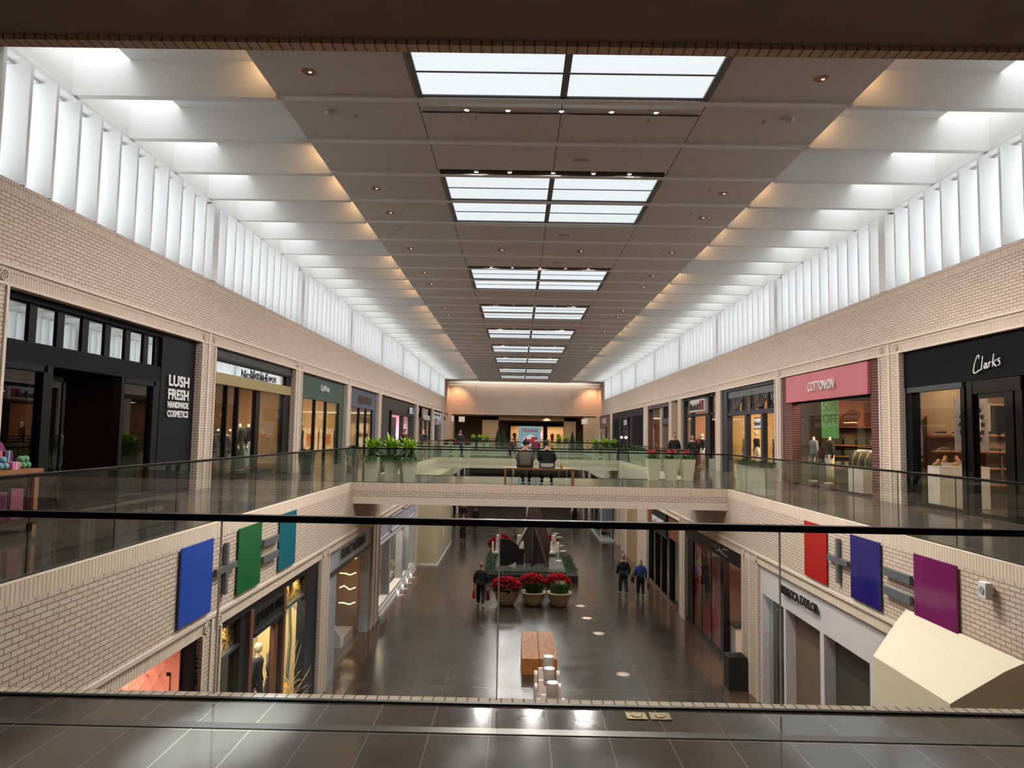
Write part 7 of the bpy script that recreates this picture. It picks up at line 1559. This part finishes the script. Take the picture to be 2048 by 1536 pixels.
# white drum figures: seat, side arms and a round drum on a post
WM = mat('ivory_lacquer', (226, 210, 198), 0.35)
DRM = mat('drum_fabric', (196, 180, 170), 0.6, var=0.05)
def drumfig(label, loc, rz=0.0):
    t = thing('drum_figure', label, 'furniture', loc, rz, 'white drum-headed figures')
    MB().box(-0.19, 0.19, -0.32, 0.28, 0.36, 0.46).build('seat', WM, t, bevel=0.02)
    b = MB(); b.poly([(-0.19, 0.22, 0.4), (-0.19, 0.32, 0.95), (-0.19, 0.38, 0.95), (-0.19, 0.32, 0.4)], (0.38, 0, 0)); b.build('back', WM, t, bevel=0.01)
    for s in (-1, 1):
        b = MB(); pts = [(-0.08, 0.0), (-0.09, 0.9)] + [(-0.0 - 0.09 * math.cos(PI * k / 8), 0.9 + 0.09 * math.sin(PI * k / 8)) for k in range(9)] + [(0.08, 0.0)]
        b.poly([(s * 0.28 - 0.04, y, z) for y, z in pts], (0.08, 0, 0)); b.build('side_arm', WM, t, bevel=0.01)
        MB().box(*sorted((s * 0.19, s * 0.24)), -0.05, 0.05, 0.38, 0.44).build('bracket', WM, t)
    MB().tube([(0.03, -0.05, 0.46), (0.03, -0.05, 1.0)], 0.05, 12).build('post', WM, t)
    d = MB().lathe(0.03, -0.05, [(0.135, 0.98), (0.14, 1.0), (0.13, 1.35), (0.128, 1.36)], 28).build('drum', DRM, t, smooth=True)
    MB().lathe(0.03, -0.05, [(0.128, 1.36), (0.0, 1.362)], 28).build('drum_lid', WL, d); MB().lathe(0.03, -0.05, [(0.139, 1.04), (0.142, 1.045), (0.139, 1.05)], 28).build('piping', WL, d)
    return t
for (x, y, nm) in [(0.86, 16.2, 'nearest of the row under the railing'), (0.83, 17.15, 'middle of the row'), (0.85, 18.05, 'farthest of the row, by the wooden bench')]:
    drumfig('white drum-headed figure with side arms, %s' % nm, (x, y, ZL), R(3))
for (x, y, nm) in [(-0.95, 38.9, 'behind the crescent disc of the sculpture'), (0.2, 39.0, 'half hidden behind the sculpture struts'), (2.1, 39.2, 'behind the tall sculpture plate')]:
    drumfig('white drum-headed figure %s' % nm, (x, y, ZL), R(-10))
bt = thing('wooden_bench', 'solid two-part wooden block bench in the middle of the lower floor', 'bench', (0.76, 22.08, ZL))
for s in (-1, 1): MB().box(*sorted((s * 0.006, s * 0.515)), -1.40, 1.40, 0.0, 0.45).build('block', TEAK, bt, bevel=0.004)
tc_ = MB().box(-0.25, 0.25, -0.25, 0.25, 0, 0.9); o = tc_.build('litter_bin', mat('matt_black_bin', (18, 18, 19), 0.5), bevel=0.006); MB().box(-0.20, 0.20, -0.2, 0.2, 0.88, 0.905).build('opening', mat('bin_inside', (6, 6, 6), 0.9), o); o.location = (6.16, 19.95, ZL); tag(o, 'square black litter bin beside the brick pier, between the two lower shops', 'bin')
o = MB().box(-0.14, 0.14, -0.14, 0.14, ZL, -T).build('white_column', WHITE); o.location = (0.85, 47.4, 0); o['kind'] = 'structure'

# the blue poster board and bits on the second bridge
pk = thing('poster_stand', 'pale blue poster board with a toy train picture and red heading', 'sign', (0.86, 48.3, 0))
MB().box(-0.76, 0.76, -0.06, 0.06, 0.0, 2.10).build('board', mat('poster_blue', (122, 176, 190), 0.5), pk, bevel=0.01)
TR = mat('poster_red', (170, 36, 42), 0.5)
text('TRAINS', TR, pk, (-0.55, -0.075, 1.70), 0.24, 1.1, 0.01, 0.02)
b = MB(); b.box(-0.38, 0.1, -0.072, -0.062, 0.95, 1.22); b.box(0.1, 0.36, -0.072, -0.062, 0.95, 1.38); b.box(-0.3, -0.2, -0.072, -0.062, 1.22, 1.36); b.build('train_print', TR, pk)
b = MB()
for x in (-0.28, -0.06, 0.22): b.poly([(x + 0.09 * math.cos(k * PI / 8), -0.08, 0.92 + 0.09 * math.sin(k * PI / 8)) for k in range(16)], (0, 0.008, 0))
b.build('wheel_print', BLACK, pk); b = MB(); b.poly([(-0.6, -0.068, 0.75), (0.6, -0.068, 0.75), (0.5, -0.068, 1.3), (0.1, -0.068, 1.55), (-0.4, -0.068, 1.35)], (0, 0.004, 0)); b.build('snow_print', WL, pk)
MB().box(-0.6, 0.6, -0.072, -0.062, 0.62, 0.70).build('red_strip', TR, pk)

# added narrow spots imitating sun patches on the lower floor, one on the near floor
for i, (x, y, z) in enumerate([(2.70, 28.95, ZL), (2.76, 27.05, ZL), (2.98, 25.05, ZL), (3.20, 20.9, ZL), (2.95, 47.9, ZL), (2.78, 49.6, ZL), (2.88, 44.3, ZL), (2.86, 42.3, ZL), (2.25, 36.6, ZL + 0.43)]):
    ky = {1: 28.7, 2: 30.4, 3: 17.5, 4: 54.8, 5: 54.9, 8: 34.2}.get(i, y - 0.6)
    spot('sun_patch_spot', (x + 0.25 * ((i % 3) - 1), ky, ZS - 0.04), (x, y, z), 150000 if i != 8 else 40000, (1.0, 0.98, 0.95), 1.9, 0.7, 0.02)
for i, y in enumerate((30.2, 31.4, 32.6, 33.8)): spot('sun_patch_spot', (0.4, y, ZS - 0.04), (-4.75, y, ZL + 0.3), 60000, (0.95, 0.97, 1.0), 2.0, 0.9, 0.02)  # added spots imitating sun stripes on the lilac shop sill
spot('sun_patch_spot', (0.7, 12.5, ZS - 0.1), (-1.5, 3.75, 0), 36000, (0.75, 0.92, 1.0), 4.0, 1.0, 0.02)  # added spot imitating the sun glare on the near floor
